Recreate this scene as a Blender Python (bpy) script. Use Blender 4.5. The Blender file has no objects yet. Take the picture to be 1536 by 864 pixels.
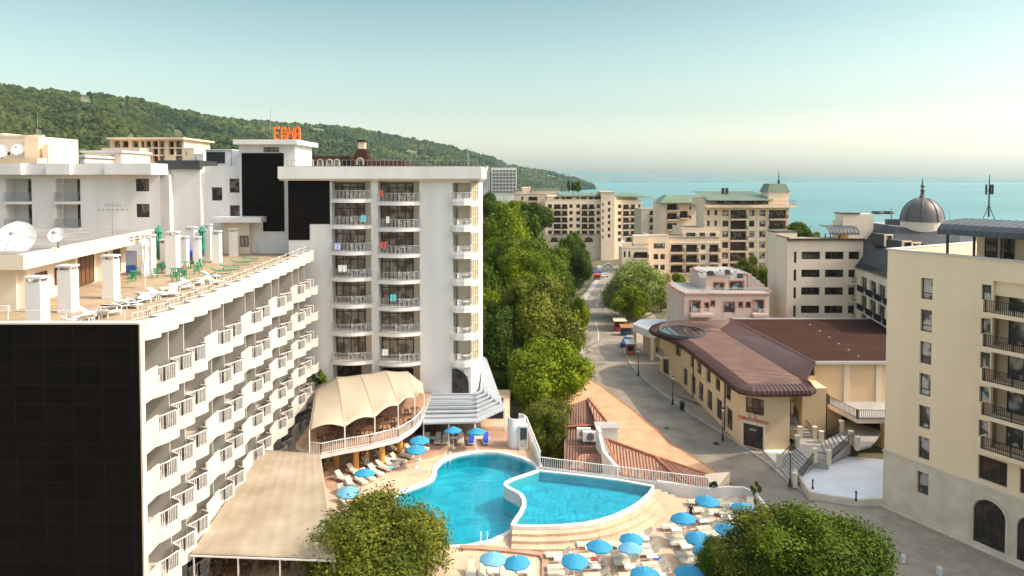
import bpy, math, random
import numpy as np
from mathutils import Vector, Matrix
R=math.radians
rnd=random.Random(7)
sc=bpy.context.scene
COL=sc.collection
FPX=1024.0; PIT=R(1.8); CY=301.0; CH=28.0
def ray(px,py):
    xc=(px-768)/FPX; yc=-(py-CY)/FPX
    return Vector((xc, math.cos(PIT)+yc*math.sin(PIT), -math.sin(PIT)+yc*math.cos(PIT)))
def PZ(px,py,z):
    d=ray(px,py); t=(z-CH)/d.z; return Vector((d.x*t,d.y*t,z))
def PD(px,py,D):
    d=ray(px,py); t=D/d.y; return Vector((d.x*t,D,CH+d.z*t))
W={}
def tag(o,label=None,cat=None,group=None,kind=None):
    if label:o['label']=label
    if cat:o['category']=cat
    if group:o['group']=group
    if kind:o['kind']=kind
    return o
def empty(name,loc,label,cat,group=None,rz=0):
    o=bpy.data.objects.new(name,None); COL.objects.link(o); o.location=loc; o.rotation_euler=(0,0,rz)
    o.empty_display_size=.3
    W[o]=Vector(loc); return tag(o,label,cat,group)
def copy_tree(o,parent=None):
    c=o.copy(); COL.objects.link(c)
    if parent: c.parent=parent
    W[c]=W.get(o,Vector((0,0,0))).copy()
    for ch in list(o.children): copy_tree(ch,c)
    return c
def place(proto,loc,rz,label,first,scale=None,group=None):
    o=proto if first else copy_tree(proto)
    o.location=loc; o.rotation_euler=(0,0,rz)
    if scale is not None: o.scale=(scale,)*3 if not hasattr(scale,'__len__') else scale
    o['label']=label
    if group:o['group']=group
    return o
class MB:
    def __init__(s): s.v=[]; s.f=[]; s.m=[]; s.mi=0
    def add(s,vs,fs):
        b=len(s.v); s.v+= [tuple(v) for v in vs]; s.f+=[tuple(b+i for i in f) for f in fs]; s.m+=[s.mi]*len(fs)
    def hexa(s,p):
        s.add(p,[(0,3,2,1),(4,5,6,7),(0,1,5,4),(1,2,6,5),(2,3,7,6),(3,0,4,7)])
    def box(s,x0,x1,y0,y1,z0,z1):
        if x0>x1:x0,x1=x1,x0
        if y0>y1:y0,y1=y1,y0
        s.hexa([(x0,y0,z0),(x1,y0,z0),(x1,y1,z0),(x0,y1,z0),(x0,y0,z1),(x1,y0,z1),(x1,y1,z1),(x0,y1,z1)])
    def bar(s,a,b,w=.05,h=None):
        a=Vector(a);b=Vector(b);h=h or w;d=(b-a)
        if d.length<1e-6:return
        d.normalize()
        up=Vector((0,0,1)) if abs(d.z)<.95 else Vector((0,1,0))
        x=d.cross(up).normalized()*(w/2); y=x.cross(d).normalized()*(h/2)
        s.hexa([a-x-y,a+x-y,a+x+y,a-x+y,b-x-y,b+x-y,b+x+y,b-x+y])
    def tube(s,a,b,r0,r1=None,n=8,caps=True):
        a=Vector(a);b=Vector(b);r1=r0 if r1 is None else r1;d=(b-a).normalized()
        up=Vector((0,0,1)) if abs(d.z)<.95 else Vector((0,1,0))
        x=d.cross(up).normalized(); y=x.cross(d).normalized()
        vs=[];
        for c,r in((a,r0),(b,r1)):
            for i in range(n):
                t=2*math.pi*i/n; vs.append(c+x*(r*math.cos(t))+y*(r*math.sin(t)))
        fs=[(i,(i+1)%n,n+(i+1)%n,n+i) for i in range(n)]
        if caps: fs+=[tuple(range(n))[::-1],tuple(range(n,2*n))]
        s.add(vs,fs)
    def path(s,pts,r,n=6):
        for a,b in zip(pts,pts[1:]): s.tube(a,b,r,r,n)
    def lathe(s,prof,c=(0,0),n=16,a0=0,a1=2*math.pi,cap=False):
        full=abs(a1-a0-2*math.pi)<1e-6; m=n if full else n+1
        vs=[]
        for r,z in prof:
            for i in range(m):
                t=a0+(a1-a0)*i/n; vs.append((c[0]+r*math.cos(t),c[1]+r*math.sin(t),z))
        fs=[]
        for j in range(len(prof)-1):
            for i in range(n):
                k=(i+1)%m; fs.append((j*m+i,j*m+k,(j+1)*m+k,(j+1)*m+i))
        if cap and full: fs.append(tuple(range(m))[::-1]); fs.append(tuple((len(prof)-1)*m+i for i in range(m)))
        s.add(vs,fs)
    def prism(s,poly,z0,z1,bottom=True):
        p=[(q[0],q[1]) for q in poly]
        ar=sum(p[i][0]*p[(i+1)%len(p)][1]-p[(i+1)%len(p)][0]*p[i][1] for i in range(len(p)))
        if ar<0:p=p[::-1]
        n=len(p); zz0=z0 if hasattr(z0,'__len__') else [z0]*n; zz1=z1 if hasattr(z1,'__len__') else [z1]*n
        vs=[(p[i][0],p[i][1],zz0[i]) for i in range(n)]+[(p[i][0],p[i][1],zz1[i]) for i in range(n)]
        fs=[tuple(range(n,2*n))]+[(i,(i+1)%n,n+(i+1)%n,n+i) for i in range(n)]
        if bottom: fs.append(tuple(range(n))[::-1])
        s.add(vs,fs)
    def sheet(s,poly,z):
        p=[(q[0],q[1]) for q in poly]
        ar=sum(p[i][0]*p[(i+1)%len(p)][1]-p[(i+1)%len(p)][0]*p[i][1] for i in range(len(p)))
        if ar<0:p=p[::-1]
        s.add([(x,y,z) for x,y in p],[tuple(range(len(p)))])
    def ribbon(s,pts,z0,z1,t=.1):
        """vertical wall of thickness t along a plan path; z0,z1 floats"""
        P=[Vector((p[0],p[1])) for p in pts]; N=[]
        for i in range(len(P)):
            a=P[max(i-1,0)];b=P[min(i+1,len(P)-1)];d=(b-a).normalized();N.append(Vector((-d.y,d.x))*t/2)
        for i in range(len(P)-1):
            a,b,na,nb=P[i],P[i+1],N[i],N[i+1]
            q=[a-na,b-nb,b+nb,a+na]
            s.hexa([(v.x,v.y,z0) for v in q]+[(v.x,v.y,z1) for v in q])
    def grid(s,fn,nu,nv):
        vs=[fn(i/nu,j/nv) for j in range(nv+1) for i in range(nu+1)]
        fs=[(j*(nu+1)+i,j*(nu+1)+i+1,(j+1)*(nu+1)+i+1,(j+1)*(nu+1)+i) for j in range(nv) for i in range(nu)]
        s.add(vs,fs)
    def mesh(s,name,mats,off=(0,0,0),smooth=False):
        me=bpy.data.meshes.new(name); off=Vector(off)
        me.from_pydata([tuple(Vector(v)-off) for v in s.v],[],s.f)
        if not isinstance(mats,(list,tuple)): mats=[mats]
        for m in mats: me.materials.append(m)
        if len(mats)>1: me.polygons.foreach_set('material_index',s.m)
        if smooth: me.polygons.foreach_set('use_smooth',[True]*len(s.f))
        me.validate(); me.update(); return me
    def obj(s,name,mats,parent=None,smooth=False,base=None):
        if not s.v: return None
        if parent is not None: off=W[parent]
        elif base is not None: off=Vector(base)
        else: off=Vector((0,0,0))
        o=bpy.data.objects.new(name,s.mesh(name,mats,off,smooth)); COL.objects.link(o)
        if parent is not None:o.parent=parent; W[o]=W[parent].copy()
        else: o.location=off; W[o]=off.copy()
        return o
def inst(name,me,parent,loc,rz=0):
    o=bpy.data.objects.new(name,me); COL.objects.link(o); o.parent=parent
    o.location=Vector(loc)-W[parent]; o.rotation_euler=(0,0,rz); W[o]=Vector(loc); return o
class F:
    """facade frame: u along, z up, w outward"""
    def __init__(s,p0,p1):
        s.p=Vector((p0[0],p0[1])); d=Vector((p1[0],p1[1]))-s.p; s.L=d.length; s.d=d.normalized(); s.n=Vector((s.d.y,-s.d.x)); s.a=math.atan2(s.d.y,s.d.x)
    def pt(s,u,z,w=0):
        q=s.p+s.d*u+s.n*w; return Vector((q.x,q.y,z))
    def box(s,mb,u0,u1,z0,z1,w0,w1):
        if u0>u1:u0,u1=u1,u0
        if w0>w1:w0,w1=w1,w0
        mb.hexa([s.pt(u0,z0,w1),s.pt(u1,z0,w1),s.pt(u1,z0,w0),s.pt(u0,z0,w0),s.pt(u0,z1,w1),s.pt(u1,z1,w1),s.pt(u1,z1,w0),s.pt(u0,z1,w0)])
    def uz(s,px,py,w=0):
        d=ray(px,py); q=s.p+s.n*w
        # (t*d.xy - q).n = 0
        t=(q.x*s.n.x+q.y*s.n.y)/(d.x*s.n.x+d.y*s.n.y)
        h=Vector((d.x*t,d.y*t))-q
        return h.dot(s.d), CH+d.z*t
def wall(mb,fr,U0,U1,Z0,Z1,ops,dep=.3):
    us=sorted({U0,U1,*[o[0] for o in ops],*[o[1] for o in ops]}); zs=sorted({Z0,Z1,*[o[2] for o in ops],*[o[3] for o in ops]})
    us=[u for u in us if U0<=u<=U1]; zs=[z for z in zs if Z0<=z<=Z1]
    for i in range(len(us)-1):
        for j in range(len(zs)-1):
            uc=(us[i]+us[i+1])/2; zc=(zs[j]+zs[j+1])/2
            if any(o[0]<uc<o[1] and o[2]<zc<o[3] for o in ops): continue
            mb.add([fr.pt(us[i],zs[j]),fr.pt(us[i+1],zs[j]),fr.pt(us[i+1],zs[j+1]),fr.pt(us[i],zs[j+1])],[(0,1,2,3)])
    for a,b,c,d in ops:
        P=lambda u,z,w: fr.pt(u,z,w)
        mb.add([P(a,c,0),P(a,c,-dep),P(a,d,-dep),P(a,d,0)],[(0,1,2,3)])
        mb.add([P(b,c,0),P(b,d,0),P(b,d,-dep),P(b,c,-dep)],[(0,1,2,3)])
        mb.add([P(a,c,0),P(b,c,0),P(b,c,-dep),P(a,c,-dep)],[(0,1,2,3)])
        mb.add([P(a,d,0),P(a,d,-dep),P(b,d,-dep),P(b,d,0)],[(0,1,2,3)])
_wc={}
def window(parent,fr,o,dep=.3,nm=1,nh=0,fm=None,pm=None,fw=.07,name='window',trim=None):
    a,b,c,d=o; w=round(b-a,2); h=round(d-c,2); fm=fm or M['brown_frame']; pm=pm or M['glass']
    key=(w,h,nm,nh,fm.name,pm.name,fw)
    if key not in _wc:
        m=MB()
        m.box(0,w,-.06,0,0,fw); m.box(0,w,-.06,0,h-fw,h); m.box(0,fw,-.06,0,fw,h-fw); m.box(w-fw,w,-.06,0,fw,h-fw)
        for i in range(1,nm): x=w*i/nm; m.box(x-fw/2,x+fw/2,-.057,0,fw,h-fw)
        if nh: z=h*(1-nh); m.box(fw,w-fw,-.054,0,z-fw/2,z+fw/2)
        p=MB(); p.add([(fw*.7,-.02,fw*.7),(w-fw*.7,-.02,fw*.7),(w-fw*.7,-.02,h-fw*.7),(fw*.7,-.02,h-fw*.7)],[(0,1,2,3)])
        _wc[key]=(m.mesh(name,fm),p.mesh('pane',pm))
    me,pe=_wc[key]; L=fr.pt(a,c,-dep+.005)
    wo=inst(name,me,parent,L,fr.a); po=inst('pane',pe,wo,L,0)
    return wo
# ---------- materials
M={}
def nt(name):
    m=bpy.data.materials.new(name); m.use_nodes=True; n=m.node_tree; b=n.nodes['Principled BSDF']; return m,n,b
def mat(name,c,rough=.7,var=.12,sc_=1.5,bump=.0,bs=8,metal=0,spec=.4,c2=None,detail=6,streak=False):
    m,n,b=nt(name); N=n.nodes; L=n.links
    b.inputs['Roughness'].default_value=rough; b.inputs['Metallic'].default_value=metal
    b.inputs['Specular IOR Level'].default_value=spec
    tc=N.new('ShaderNodeTexCoord'); no=N.new('ShaderNodeTexNoise'); no.inputs['Scale'].default_value=sc_; no.inputs['Detail'].default_value=detail
    src=tc.outputs['Object']
    if streak:
        mp=N.new('ShaderNodeMapping'); mp.inputs['Scale'].default_value=(1,1,.12); L.new(src,mp.inputs[0]); src=mp.outputs[0]
    L.new(src,no.inputs['Vector'])
    r=N.new('ShaderNodeValToRGB'); r.color_ramp.elements[0].position=.3; r.color_ramp.elements[1].position=.7
    c2=c2 or tuple(x*(1-var*1.6) for x in c)
    r.color_ramp.elements[0].color=(*c2,1); r.color_ramp.elements[1].color=(*[min(1,x*(1+var*.4)) for x in c],1)
    L.new(no.outputs[0],r.inputs[0]); L.new(r.outputs[0],b.inputs['Base Color'])
    if bump:
        n2=N.new('ShaderNodeTexNoise'); n2.inputs['Scale'].default_value=bs; n2.inputs['Detail'].default_value=5; L.new(tc.outputs['Object'],n2.inputs['Vector'])
        bu=N.new('ShaderNodeBump'); bu.inputs['Strength'].default_value=bump; bu.inputs['Distance'].default_value=.05
        L.new(n2.outputs[0],bu.inputs['Height']); L.new(bu.outputs[0],b.inputs['Normal'])
    M[name]=m; return m
def matbrick(name,c1,c2,cm,w,h,mort=.02,rough=.8,rot=0,offset=.5,vec='xy',bump=.3,sq=1,msm=.1):
    m,n,b=nt(name);N=n.nodes;L=n.links
    tc=N.new('ShaderNodeTexCoord'); mp=N.new('ShaderNodeMapping'); L.new(tc.outputs['Object'],mp.inputs[0])
    if vec=='xz': mp.inputs['Rotation'].default_value=(R(90),0,0)
    else: mp.inputs['Rotation'].default_value=(0,0,rot)
    br=N.new('ShaderNodeTexBrick'); L.new(mp.outputs[0],br.inputs['Vector'])
    br.inputs['Color1'].default_value=(*c1,1);br.inputs['Color2'].default_value=(*c2,1);br.inputs['Mortar'].default_value=(*cm,1)
    br.inputs['Scale'].default_value=1;br.inputs['Brick Width'].default_value=w;br.inputs['Row Height'].default_value=h;br.inputs['Mortar Size'].default_value=mort
    br.inputs['Mortar Smooth'].default_value=msm; br.offset=offset
    no=N.new('ShaderNodeTexNoise'); no.inputs['Scale'].default_value=.6; no.inputs['Detail'].default_value=7; L.new(tc.outputs['Object'],no.inputs['Vector'])
    mx=N.new('ShaderNodeMixRGB'); mx.blend_type='MULTIPLY'; mx.inputs[0].default_value=.55
    rr=N.new('ShaderNodeValToRGB'); rr.color_ramp.elements[0].position=.3;rr.color_ramp.elements[0].color=(.55,.53,.5,1); rr.color_ramp.elements[1].position=.65
    L.new(no.outputs[0],rr.inputs[0]); L.new(br.outputs[0],mx.inputs[1]); L.new(rr.outputs[0],mx.inputs[2]); L.new(mx.outputs[0],b.inputs['Base Color'])
    b.inputs['Roughness'].default_value=rough
    if bump:
        bu=N.new('ShaderNodeBump'); bu.inputs['Strength'].default_value=bump;bu.inputs['Distance'].default_value=.02;bu.invert=True
        L.new(br.outputs['Fac'],bu.inputs['Height']);L.new(bu.outputs[0],b.inputs['Normal'])
    b.inputs['Specular IOR Level'].default_value=.5 if name!='black_cladding' else .08
    M[name]=m;return m
WH=(.70,.69,.67)
mat('white_wing',(.56,.535,.48),.7,.1,.45,.05,streak=True);mat('white',WH,.65,.09,.45,.05,streak=True); mat('partition',(.48,.46,.42),.8,.08,.6);mat('white_dull',(.58,.57,.55),.7,.08,.6,.05,streak=True)
mat('white_plastic',(.75,.75,.73),.35,.04); mat('white_metal',(.75,.74,.71),.4,.03);mat('rail_grey',(.45,.44,.42),.45,.05)
mat('cream',(.84,.67,.47),.75,.05,.35,.05,streak=True); mat('cream_light',(.74,.64,.50),.75,.05,.4,.05,streak=True)
mat('commercial_cream',(.72,.54,.34),.75,.06,.35,.05,streak=True)
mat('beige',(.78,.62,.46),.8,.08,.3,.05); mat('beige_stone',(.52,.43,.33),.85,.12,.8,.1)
mat('stone',(.66,.59,.48),.8,.12,.7,.12,6,c2=(.54,.47,.37))
mat('pink',(.68,.53,.46),.75,.07,.5); mat('pink_trim',(.62,.23,.15),.6,.05)
mat('brown_frame',(.055,.03,.022),.45,.1); mat('black_tile',(.018,.013,.012),.16,.2,.5,0,spec=.5)
mat('brown_roof',(.05,.024,.018),.95,.15,.3,.2,3,spec=.08); mat('copper_roof',(.085,.042,.036),.45,.12,.5,0,spec=.4)
mat('copper_light',(.20,.13,.105),.6,.12,.4,spec=.15); mat('slate_metal',(.07,.08,.09),.4,.12,.6)
mat('dark_slate',(.05,.055,.06),.55,.15,.6); mat('green_roof',(.13,.2,.13),.5,.2,.2,c2=(.10,.13,.09))
mat('grey_slab',(.36,.35,.33),.8,.12,.6,.1); mat('dark_metal',(.02,.02,.022),.45,.1); mat('steel',(.35,.35,.35),.35,.1,metal=.7)
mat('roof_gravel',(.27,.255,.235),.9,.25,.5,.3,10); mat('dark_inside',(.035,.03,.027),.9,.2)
mat('tent_cream',(.46,.395,.295),.7,.04,.4); mat('awning_cream',(.36,.31,.235),.7,.14,.35,.1,3,c2=(.25,.205,.135))
mat('slat_grey',(.34,.38,.41),.5,.08,.5); mat('umbrella_blue',(.025,.27,.46),.7,.1,1.2,c2=(.02,.22,.40)); mat('umbrella_pale',(.14,.38,.56),.7,.12,1.2)
mat('green_plastic',(.02,.26,.13),.35,.08); mat('kiosk_blue',(.05,.08,.16),.5,.1);mat('blue_plastic',(.02,.1,.5),.35,.08); mat('fabric_green',(.03,.27,.17),.75,.15,2)
mat('fabric_beige',(.62,.55,.43),.75,.1,2); mat('fabric_blue',(.03,.09,.5),.75,.1,2); mat('kiosk_orange',(.38,.15,.07),.6,.1);mat('orange_paint',(.85,.19,.035),.45,.05)
mat('orange_column',(.62,.3,.08),.7,.12); mat('wood',(.16,.08,.04),.6,.2,3); mat('red_paint',(.35,.05,.04),.5,.1); mat('terracotta',(.42,.16,.09),.8,.15)
mat('bark',(.12,.085,.06),.9,.3,3,.4,10); mat('curtain',(.35,.3,.2),.8,.25,1.5); mat('asphalt',(.27,.235,.185),.85,.22,.35,.15,20,c2=(.16,.145,.12))
mat('paint_white',(.6,.6,.57),.7,.2,2); mat('kerb',(.4,.38,.35),.8,.15,1.2); mat('soil',(.13,.11,.06),.95,.3,.4,.3,5,c2=(.06,.08,.03))
mat('skin',(.55,.33,.23),.6,.05); mat('cloth_dark',(.03,.03,.045),.8,.1); mat('cloth_red',(.45,.05,.04),.8,.1); mat('cloth_white',(.7,.7,.68),.8,.05)
mat('purple_cloth',(.12,.03,.2),.8,.15,4); mat('aqua_cloth',(.15,.55,.6),.8,.15,4); mat('sign_red',(.5,.06,.03),.5,.05); mat('white_pave',(.72,.74,.76),.75,.08,.4,.05)
mat('pool_paint',(.06,.52,.64),.4,.08,.5); mat('car_blue',(.05,.12,.3),.25,.05); mat('car_silver',(.4,.43,.45),.25,.05); mat('tyre',(.02,.02,.02),.8,.1)
matbrick('deck_tile',(.60,.44,.30),(.65,.48,.33),(.50,.36,.25),.3,.3,.012,offset=0)
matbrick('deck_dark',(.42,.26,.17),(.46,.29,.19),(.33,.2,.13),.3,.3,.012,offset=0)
matbrick('orange_pave',(.56,.34,.19),(.61,.38,.22),(.45,.27,.155),.4,.2,.012)
matbrick('street_pave',(.34,.28,.20),(.38,.32,.23),(.26,.21,.16),.4,.4,.015,rot=.4)
matbrick('plaza_pave',(.36,.30,.23),(.42,.36,.28),(.27,.22,.17),.5,.25,.02,rot=1.05)
matbrick('roof_tile_pave',(.36,.275,.175),(.40,.305,.195),(.28,.21,.14),.4,.4,.02,offset=0)
matbrick('black_cladding',(.007,.005,.005),(.009,.006,.006),(.03,.023,.021),1.7,1.15,.012,rough=.35,offset=0,vec='xz',bump=.1)
matbrick('grey_pave',(.36,.35,.33),(.40,.39,.37),(.28,.27,.25),.5,.5,.02,offset=0)
def m_glass():
    for nm,lo,hi,cv in(('glass_curtain',(.13,.10,.078),(.36,.31,.25),.5),('glass',(.02,.022,.024),(.2,.17,.13),.5),('glass_light',(.05,.06,.065),(.55,.53,.5),.6),('glass_dark',(.014,.012,.012),(.05,.04,.035),.5),('glass_red',(.03,.02,.02),(.12,.05,.04),.5)):
        m,n,b=nt(nm);N=n.nodes;L=n.links
        oi=N.new('ShaderNodeObjectInfo');tc=N.new('ShaderNodeTexCoord');wv=N.new('ShaderNodeTexWave');wv.bands_direction='X';wv.inputs['Scale'].default_value=2.5;wv.inputs['Distortion'].default_value=1.5
        ad=N.new('ShaderNodeVectorMath');ad.operation='ADD';L.new(tc.outputs['Object'],ad.inputs[0]);L.new(oi.outputs['Random'],ad.inputs[1]);L.new(ad.outputs[0],wv.inputs['Vector'])
        no=N.new('ShaderNodeTexNoise');no.inputs['Scale'].default_value=.9;no.inputs['Detail'].default_value=1
        sc2=N.new('ShaderNodeVectorMath');sc2.operation='SCALE';sc2.inputs['Scale'].default_value=57.;
        cb=N.new('ShaderNodeCombineXYZ');L.new(oi.outputs['Random'],cb.inputs[0]);L.new(cb.outputs[0],sc2.inputs[0])
        a2=N.new('ShaderNodeVectorMath');a2.operation='ADD';L.new(tc.outputs['Object'],a2.inputs[0]);L.new(sc2.outputs[0],a2.inputs[1]);L.new(a2.outputs[0],no.inputs['Vector'])
        rp=N.new('ShaderNodeValToRGB');rp.color_ramp.elements[0].position=.46;rp.color_ramp.elements[1].position=.56;L.new(no.outputs[0],rp.inputs[0])
        cr=N.new('ShaderNodeMixRGB');cr.inputs[1].default_value=(*[x*.6 for x in hi],1);cr.inputs[2].default_value=(*hi,1);L.new(wv.outputs[0],cr.inputs[0])
        mx=N.new('ShaderNodeMixRGB');mx.inputs[1].default_value=(*lo,1);L.new(rp.outputs[0],mx.inputs[0]);L.new(cr.outputs[0],mx.inputs[2]);L.new(mx.outputs[0],b.inputs['Base Color'])
        b.inputs['Roughness'].default_value=.08;b.inputs['Specular IOR Level'].default_value=.7;M[nm]=m
m_glass()
def leafmat(name,c,c2,tr=.35):
    m,n,b=nt(name);N=n.nodes;L=n.links
    tc=N.new('ShaderNodeTexCoord');no=N.new('ShaderNodeTexNoise');no.inputs['Scale'].default_value=.9;no.inputs['Detail'].default_value=3;L.new(tc.outputs['Object'],no.inputs['Vector'])
    r=N.new('ShaderNodeValToRGB');r.color_ramp.elements[0].position=.35;r.color_ramp.elements[1].position=.65;r.color_ramp.elements[0].color=(*c2,1);r.color_ramp.elements[1].color=(*c,1);L.new(no.outputs[0],r.inputs[0])
    g=N.new('ShaderNodeNewGeometry');hv=N.new('ShaderNodeHueSaturation');mr=N.new('ShaderNodeMapRange');mr.inputs[3].default_value=.78;mr.inputs[4].default_value=1.22;L.new(g.outputs['Random Per Island'],mr.inputs[0]);L.new(mr.outputs[0],hv.inputs['Value']);L.new(r.outputs[0],hv.inputs['Color'])
    L.new(hv.outputs[0],b.inputs['Base Color']);b.inputs['Roughness'].default_value=.6;b.inputs['Specular IOR Level'].default_value=.1
    t=N.new('ShaderNodeBsdfTranslucent');L.new(hv.outputs[0],t.inputs[0]);ms=N.new('ShaderNodeMixShader');ms.inputs[0].default_value=tr*.6
    L.new(b.outputs[0],ms.inputs[1]);L.new(t.outputs[0],ms.inputs[2]);L.new(ms.outputs[0],N['Material Output'].inputs[0]);M[name]=m
leafmat('leaf_bright',(.20,.265,.010),(.08,.125,.007));leafmat('leaf_mid',(.125,.185,.013),(.048,.085,.009));leafmat('leaf_dark',(.07,.115,.014),(.030,.058,.009));leafmat('leaf_olive',(.17,.19,.022),(.065,.088,.012));leafmat('leaf_willow',(.28,.33,.09),(.19,.24,.055))
from mathutils.geometry import tessellate_polygon
def struct(o): o['kind']='structure'; return o
def lerp(a,b,t): return a+(b-a)*t
def sm(a,b,x):
    t=min(1,max(0,(x-a)/(b-a))); return t*t*(3-2*t)
def gz(x,y):
    z=-3.6-5.4*sm(112,300,y)
    if x>0: z+= -5*sm(30,90,x-0.1*y)*sm(115,240,y)
    edge=370+ (0 if x>.055*y+10 else 6000)
    k=sm(-30,60,x-.05*y)
    z-= 22*sm(330,440,y)*k
    z-= 18*sm(130,230,x)
    return z
# ground
def ground():
    xs=list(np.linspace(-1500,-140,18))+list(np.linspace(-130,260,60))+[320,500,900,1500]
    ys=[-60,-20]+list(np.linspace(0,460,80))+list(np.linspace(480,3900,26))
    m=MB(); vs=[(x,y,gz(x,y)) for y in ys for x in xs]; n=len(xs)
    m.add(vs,[(j*n+i,j*n+i+1,(j+1)*n+i+1,(j+1)*n+i) for j in range(len(ys)-1) for i in range(n-1)])
    return struct(m.obj('ground',M['soil'],smooth=True))
ground()
# sea
def m_sea():
    m,n,b=nt('sea');N=n.nodes;L=n.links
    b.inputs['Base Color'].default_value=(.035,.21,.23,1);b.inputs['Roughness'].default_value=.32;b.inputs['IOR'].default_value=1.33
    tc=N.new('ShaderNodeTexCoord')
    no=N.new('ShaderNodeTexNoise');no.inputs['Scale'].default_value=.0016;no.inputs['Detail'].default_value=3
    mp=N.new('ShaderNodeMapping');mp.inputs['Scale'].default_value=(.35,2.2,1);L.new(tc.outputs['Object'],mp.inputs[0]);L.new(mp.outputs[0],no.inputs['Vector'])
    r=N.new('ShaderNodeValToRGB');r.color_ramp.elements[0].color=(.03,.135,.15,1);r.color_ramp.elements[1].color=(.06,.22,.225,1);r.color_ramp.elements[0].position=.35;r.color_ramp.elements[1].position=.65
    L.new(no.outputs[0],r.inputs[0]);L.new(r.outputs[0],b.inputs['Base Color'])
    w=N.new('ShaderNodeTexNoise');w.inputs['Scale'].default_value=.25;w.inputs['Detail'].default_value=6;L.new(tc.outputs['Object'],w.inputs['Vector'])
    bu=N.new('ShaderNodeBump');bu.inputs['Strength'].default_value=.6;bu.inputs['Distance'].default_value=.5;L.new(w.outputs[0],bu.inputs['Height']);L.new(bu.outputs[0],b.inputs['Normal']);M['sea']=m
m_sea()
m=MB();m.add([(-8000,-200,-18),(9500,-200,-18),(9500,9450,-18),(-8000,9450,-18)],[(0,1,2,3)]);struct(m.obj('sea',M['sea']))
# far coast
mat('far_land',(.10,.16,.15),.95,.3,.004,c2=(.08,.13,.12))
m=MB()
fp=[(-2000,240),(400,250),(780,254),(860,255),(900,257),(950,259.5),(1000,260.5),(1050,261),(1100,262.5),(1200,263),(1300,264.5),(1400,265.5),(1536,267.5),(1800,269),(2300,271)]
pr=[]
for (a,b_),(c,d_) in zip(fp,fp[1:]):
    k=max(1,int((c-a)/25))
    for i in range(k): pr.append((lerp(a,c,i/k),lerp(b_,d_,i/k)+rnd.uniform(-.25,.25)))
vs=[];n=len(pr)
for j,(t,D) in enumerate(((0,8700),(.5,8850),(.85,9050),(1,9250),(0,9440))):
    for px,py in pr:
        top=PD(px,py,9250); D2=D+60*math.sin(px*.05+j)
        vs.append(((px-768)/1024*D2,D2,lerp(-19,top.z,t)))
m.add(vs,[(j*n+i,j*n+i+1,(j+1)*n+i+1,(j+1)*n+i) for j in range(4) for i in range(n-1)])
struct(m.obj('far_coast',M['far_land'],smooth=True))
# hills with forest
mat('hill_soil',(.14,.14,.07),.95,.4,.012,c2=(.03,.045,.018))
rl=[(-500,118),(-200,124),(0,130),(60,137),(130,142),(200,150),(270,168),(340,180),(400,185),(460,189),(520,193),(580,203),(620,211),(680,222),(720,233),(745,241),(760,249),(790,255),(820,259),(862,270),(880,276),(897,282)]
def ridge(px):
    for (a,b_),(c,d_) in zip(rl,rl[1:]):
        if px<=c: return lerp(b_,d_,(px-a)/(c-a))
    return rl[-1][1]
def rD(px): return 1150+2750*(max(0,px)/897)**1.35
def hill(px,t):
    Dr=rD(px); D=Dr*(.30+.70*t) if px<700 else Dr*(lerp(.30,.8,sm(700,897,px))+ (1-lerp(.30,.8,sm(700,897,px)))*t)
    top=PD(px,ridge(px),Dr).z
    s=t**.85*(1-.22*math.sin(t*math.pi))+.07*math.sin(t*9+px*.013)*math.sin(t*math.pi)+.06*math.sin(px*.035+t*4)*math.sin(t*math.pi)
    z=lerp(-19 if px>700 else -9,top,s)
    return Vector(((px-768)/1024*D,D,z))
m=MB();NU,NV=90,24
pxs=[lerp(-500,897,i/NU) for i in range(NU+1)]
vs=[hill(px,j/NV) for j in range(NV+1) for px in pxs]+[Vector((hill(px,1).x*1.15,hill(px,1).y*1.15,-19)) for px in pxs]
n=NU+1;m.add(vs,[(j*n+i,j*n+i+1,(j+1)*n+i+1,(j+1)*n+i) for j in range(NV+1) for i in range(NU)])
struct(m.obj('hills',M['hill_soil'],smooth=True))
def forest():
    r=np.random.default_rng(3)
    phi=(1+5**.5)/2
    iv=np.array([(-1,phi,0),(1,phi,0),(-1,-phi,0),(1,-phi,0),(0,-1,phi),(0,1,phi),(0,-1,-phi),(0,1,-phi),(phi,0,-1),(phi,0,1),(-phi,0,-1),(-phi,0,1)]);iv/=np.linalg.norm(iv[0])
    ifc=[(0,11,5),(0,5,1),(0,1,7),(0,7,10),(0,10,11),(1,5,9),(5,11,4),(11,10,2),(10,7,6),(7,1,8),(3,9,4),(3,4,2),(3,2,6),(3,6,8),(3,8,9),(4,9,5),(2,4,11),(6,2,10),(8,6,7),(9,8,1)]
    V=[];Fc=[];k=0
    for _ in range(32000):
        px=r.uniform(-60,890);t=r.random()**1.0
        if 680<px and r.random()<.25: continue
        p=hill(px,t); D=p.y
        # bare clearings
        if math.sin(px*.045+2)*math.sin(t*7+px*.01)>.86: continue
        s=(2.2+D*.0019)*r.uniform(.5,1.6)
        sc3=np.array([s*r.uniform(.8,1.3),s*r.uniform(.8,1.3),s*r.uniform(.7,1.2)])
        v=iv*sc3*(1+r.uniform(-.25,.25,(12,1)))+np.array([p.x,p.y,p.z+s*.35])
        V.append(v);Fc.append(np.array(ifc)+k);k+=12
    V=np.concatenate(V);Fc=np.concatenate(Fc)
    me=bpy.data.meshes.new('forest');me.from_pydata(V.tolist(),[],Fc.tolist())
    me.materials.append(M['forest']);o=bpy.data.objects.new('hillside_forest',me);COL.objects.link(o)
    tag(o,'dense green forest of rounded trees covering the long hillside behind the hotels','forest',kind='stuff')
leafmat('forest',(.062,.076,.024),(.018,.030,.014),0)
M['forest'].node_tree.nodes['Principled BSDF'].inputs['Specular IOR Level'].default_value=0
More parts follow.
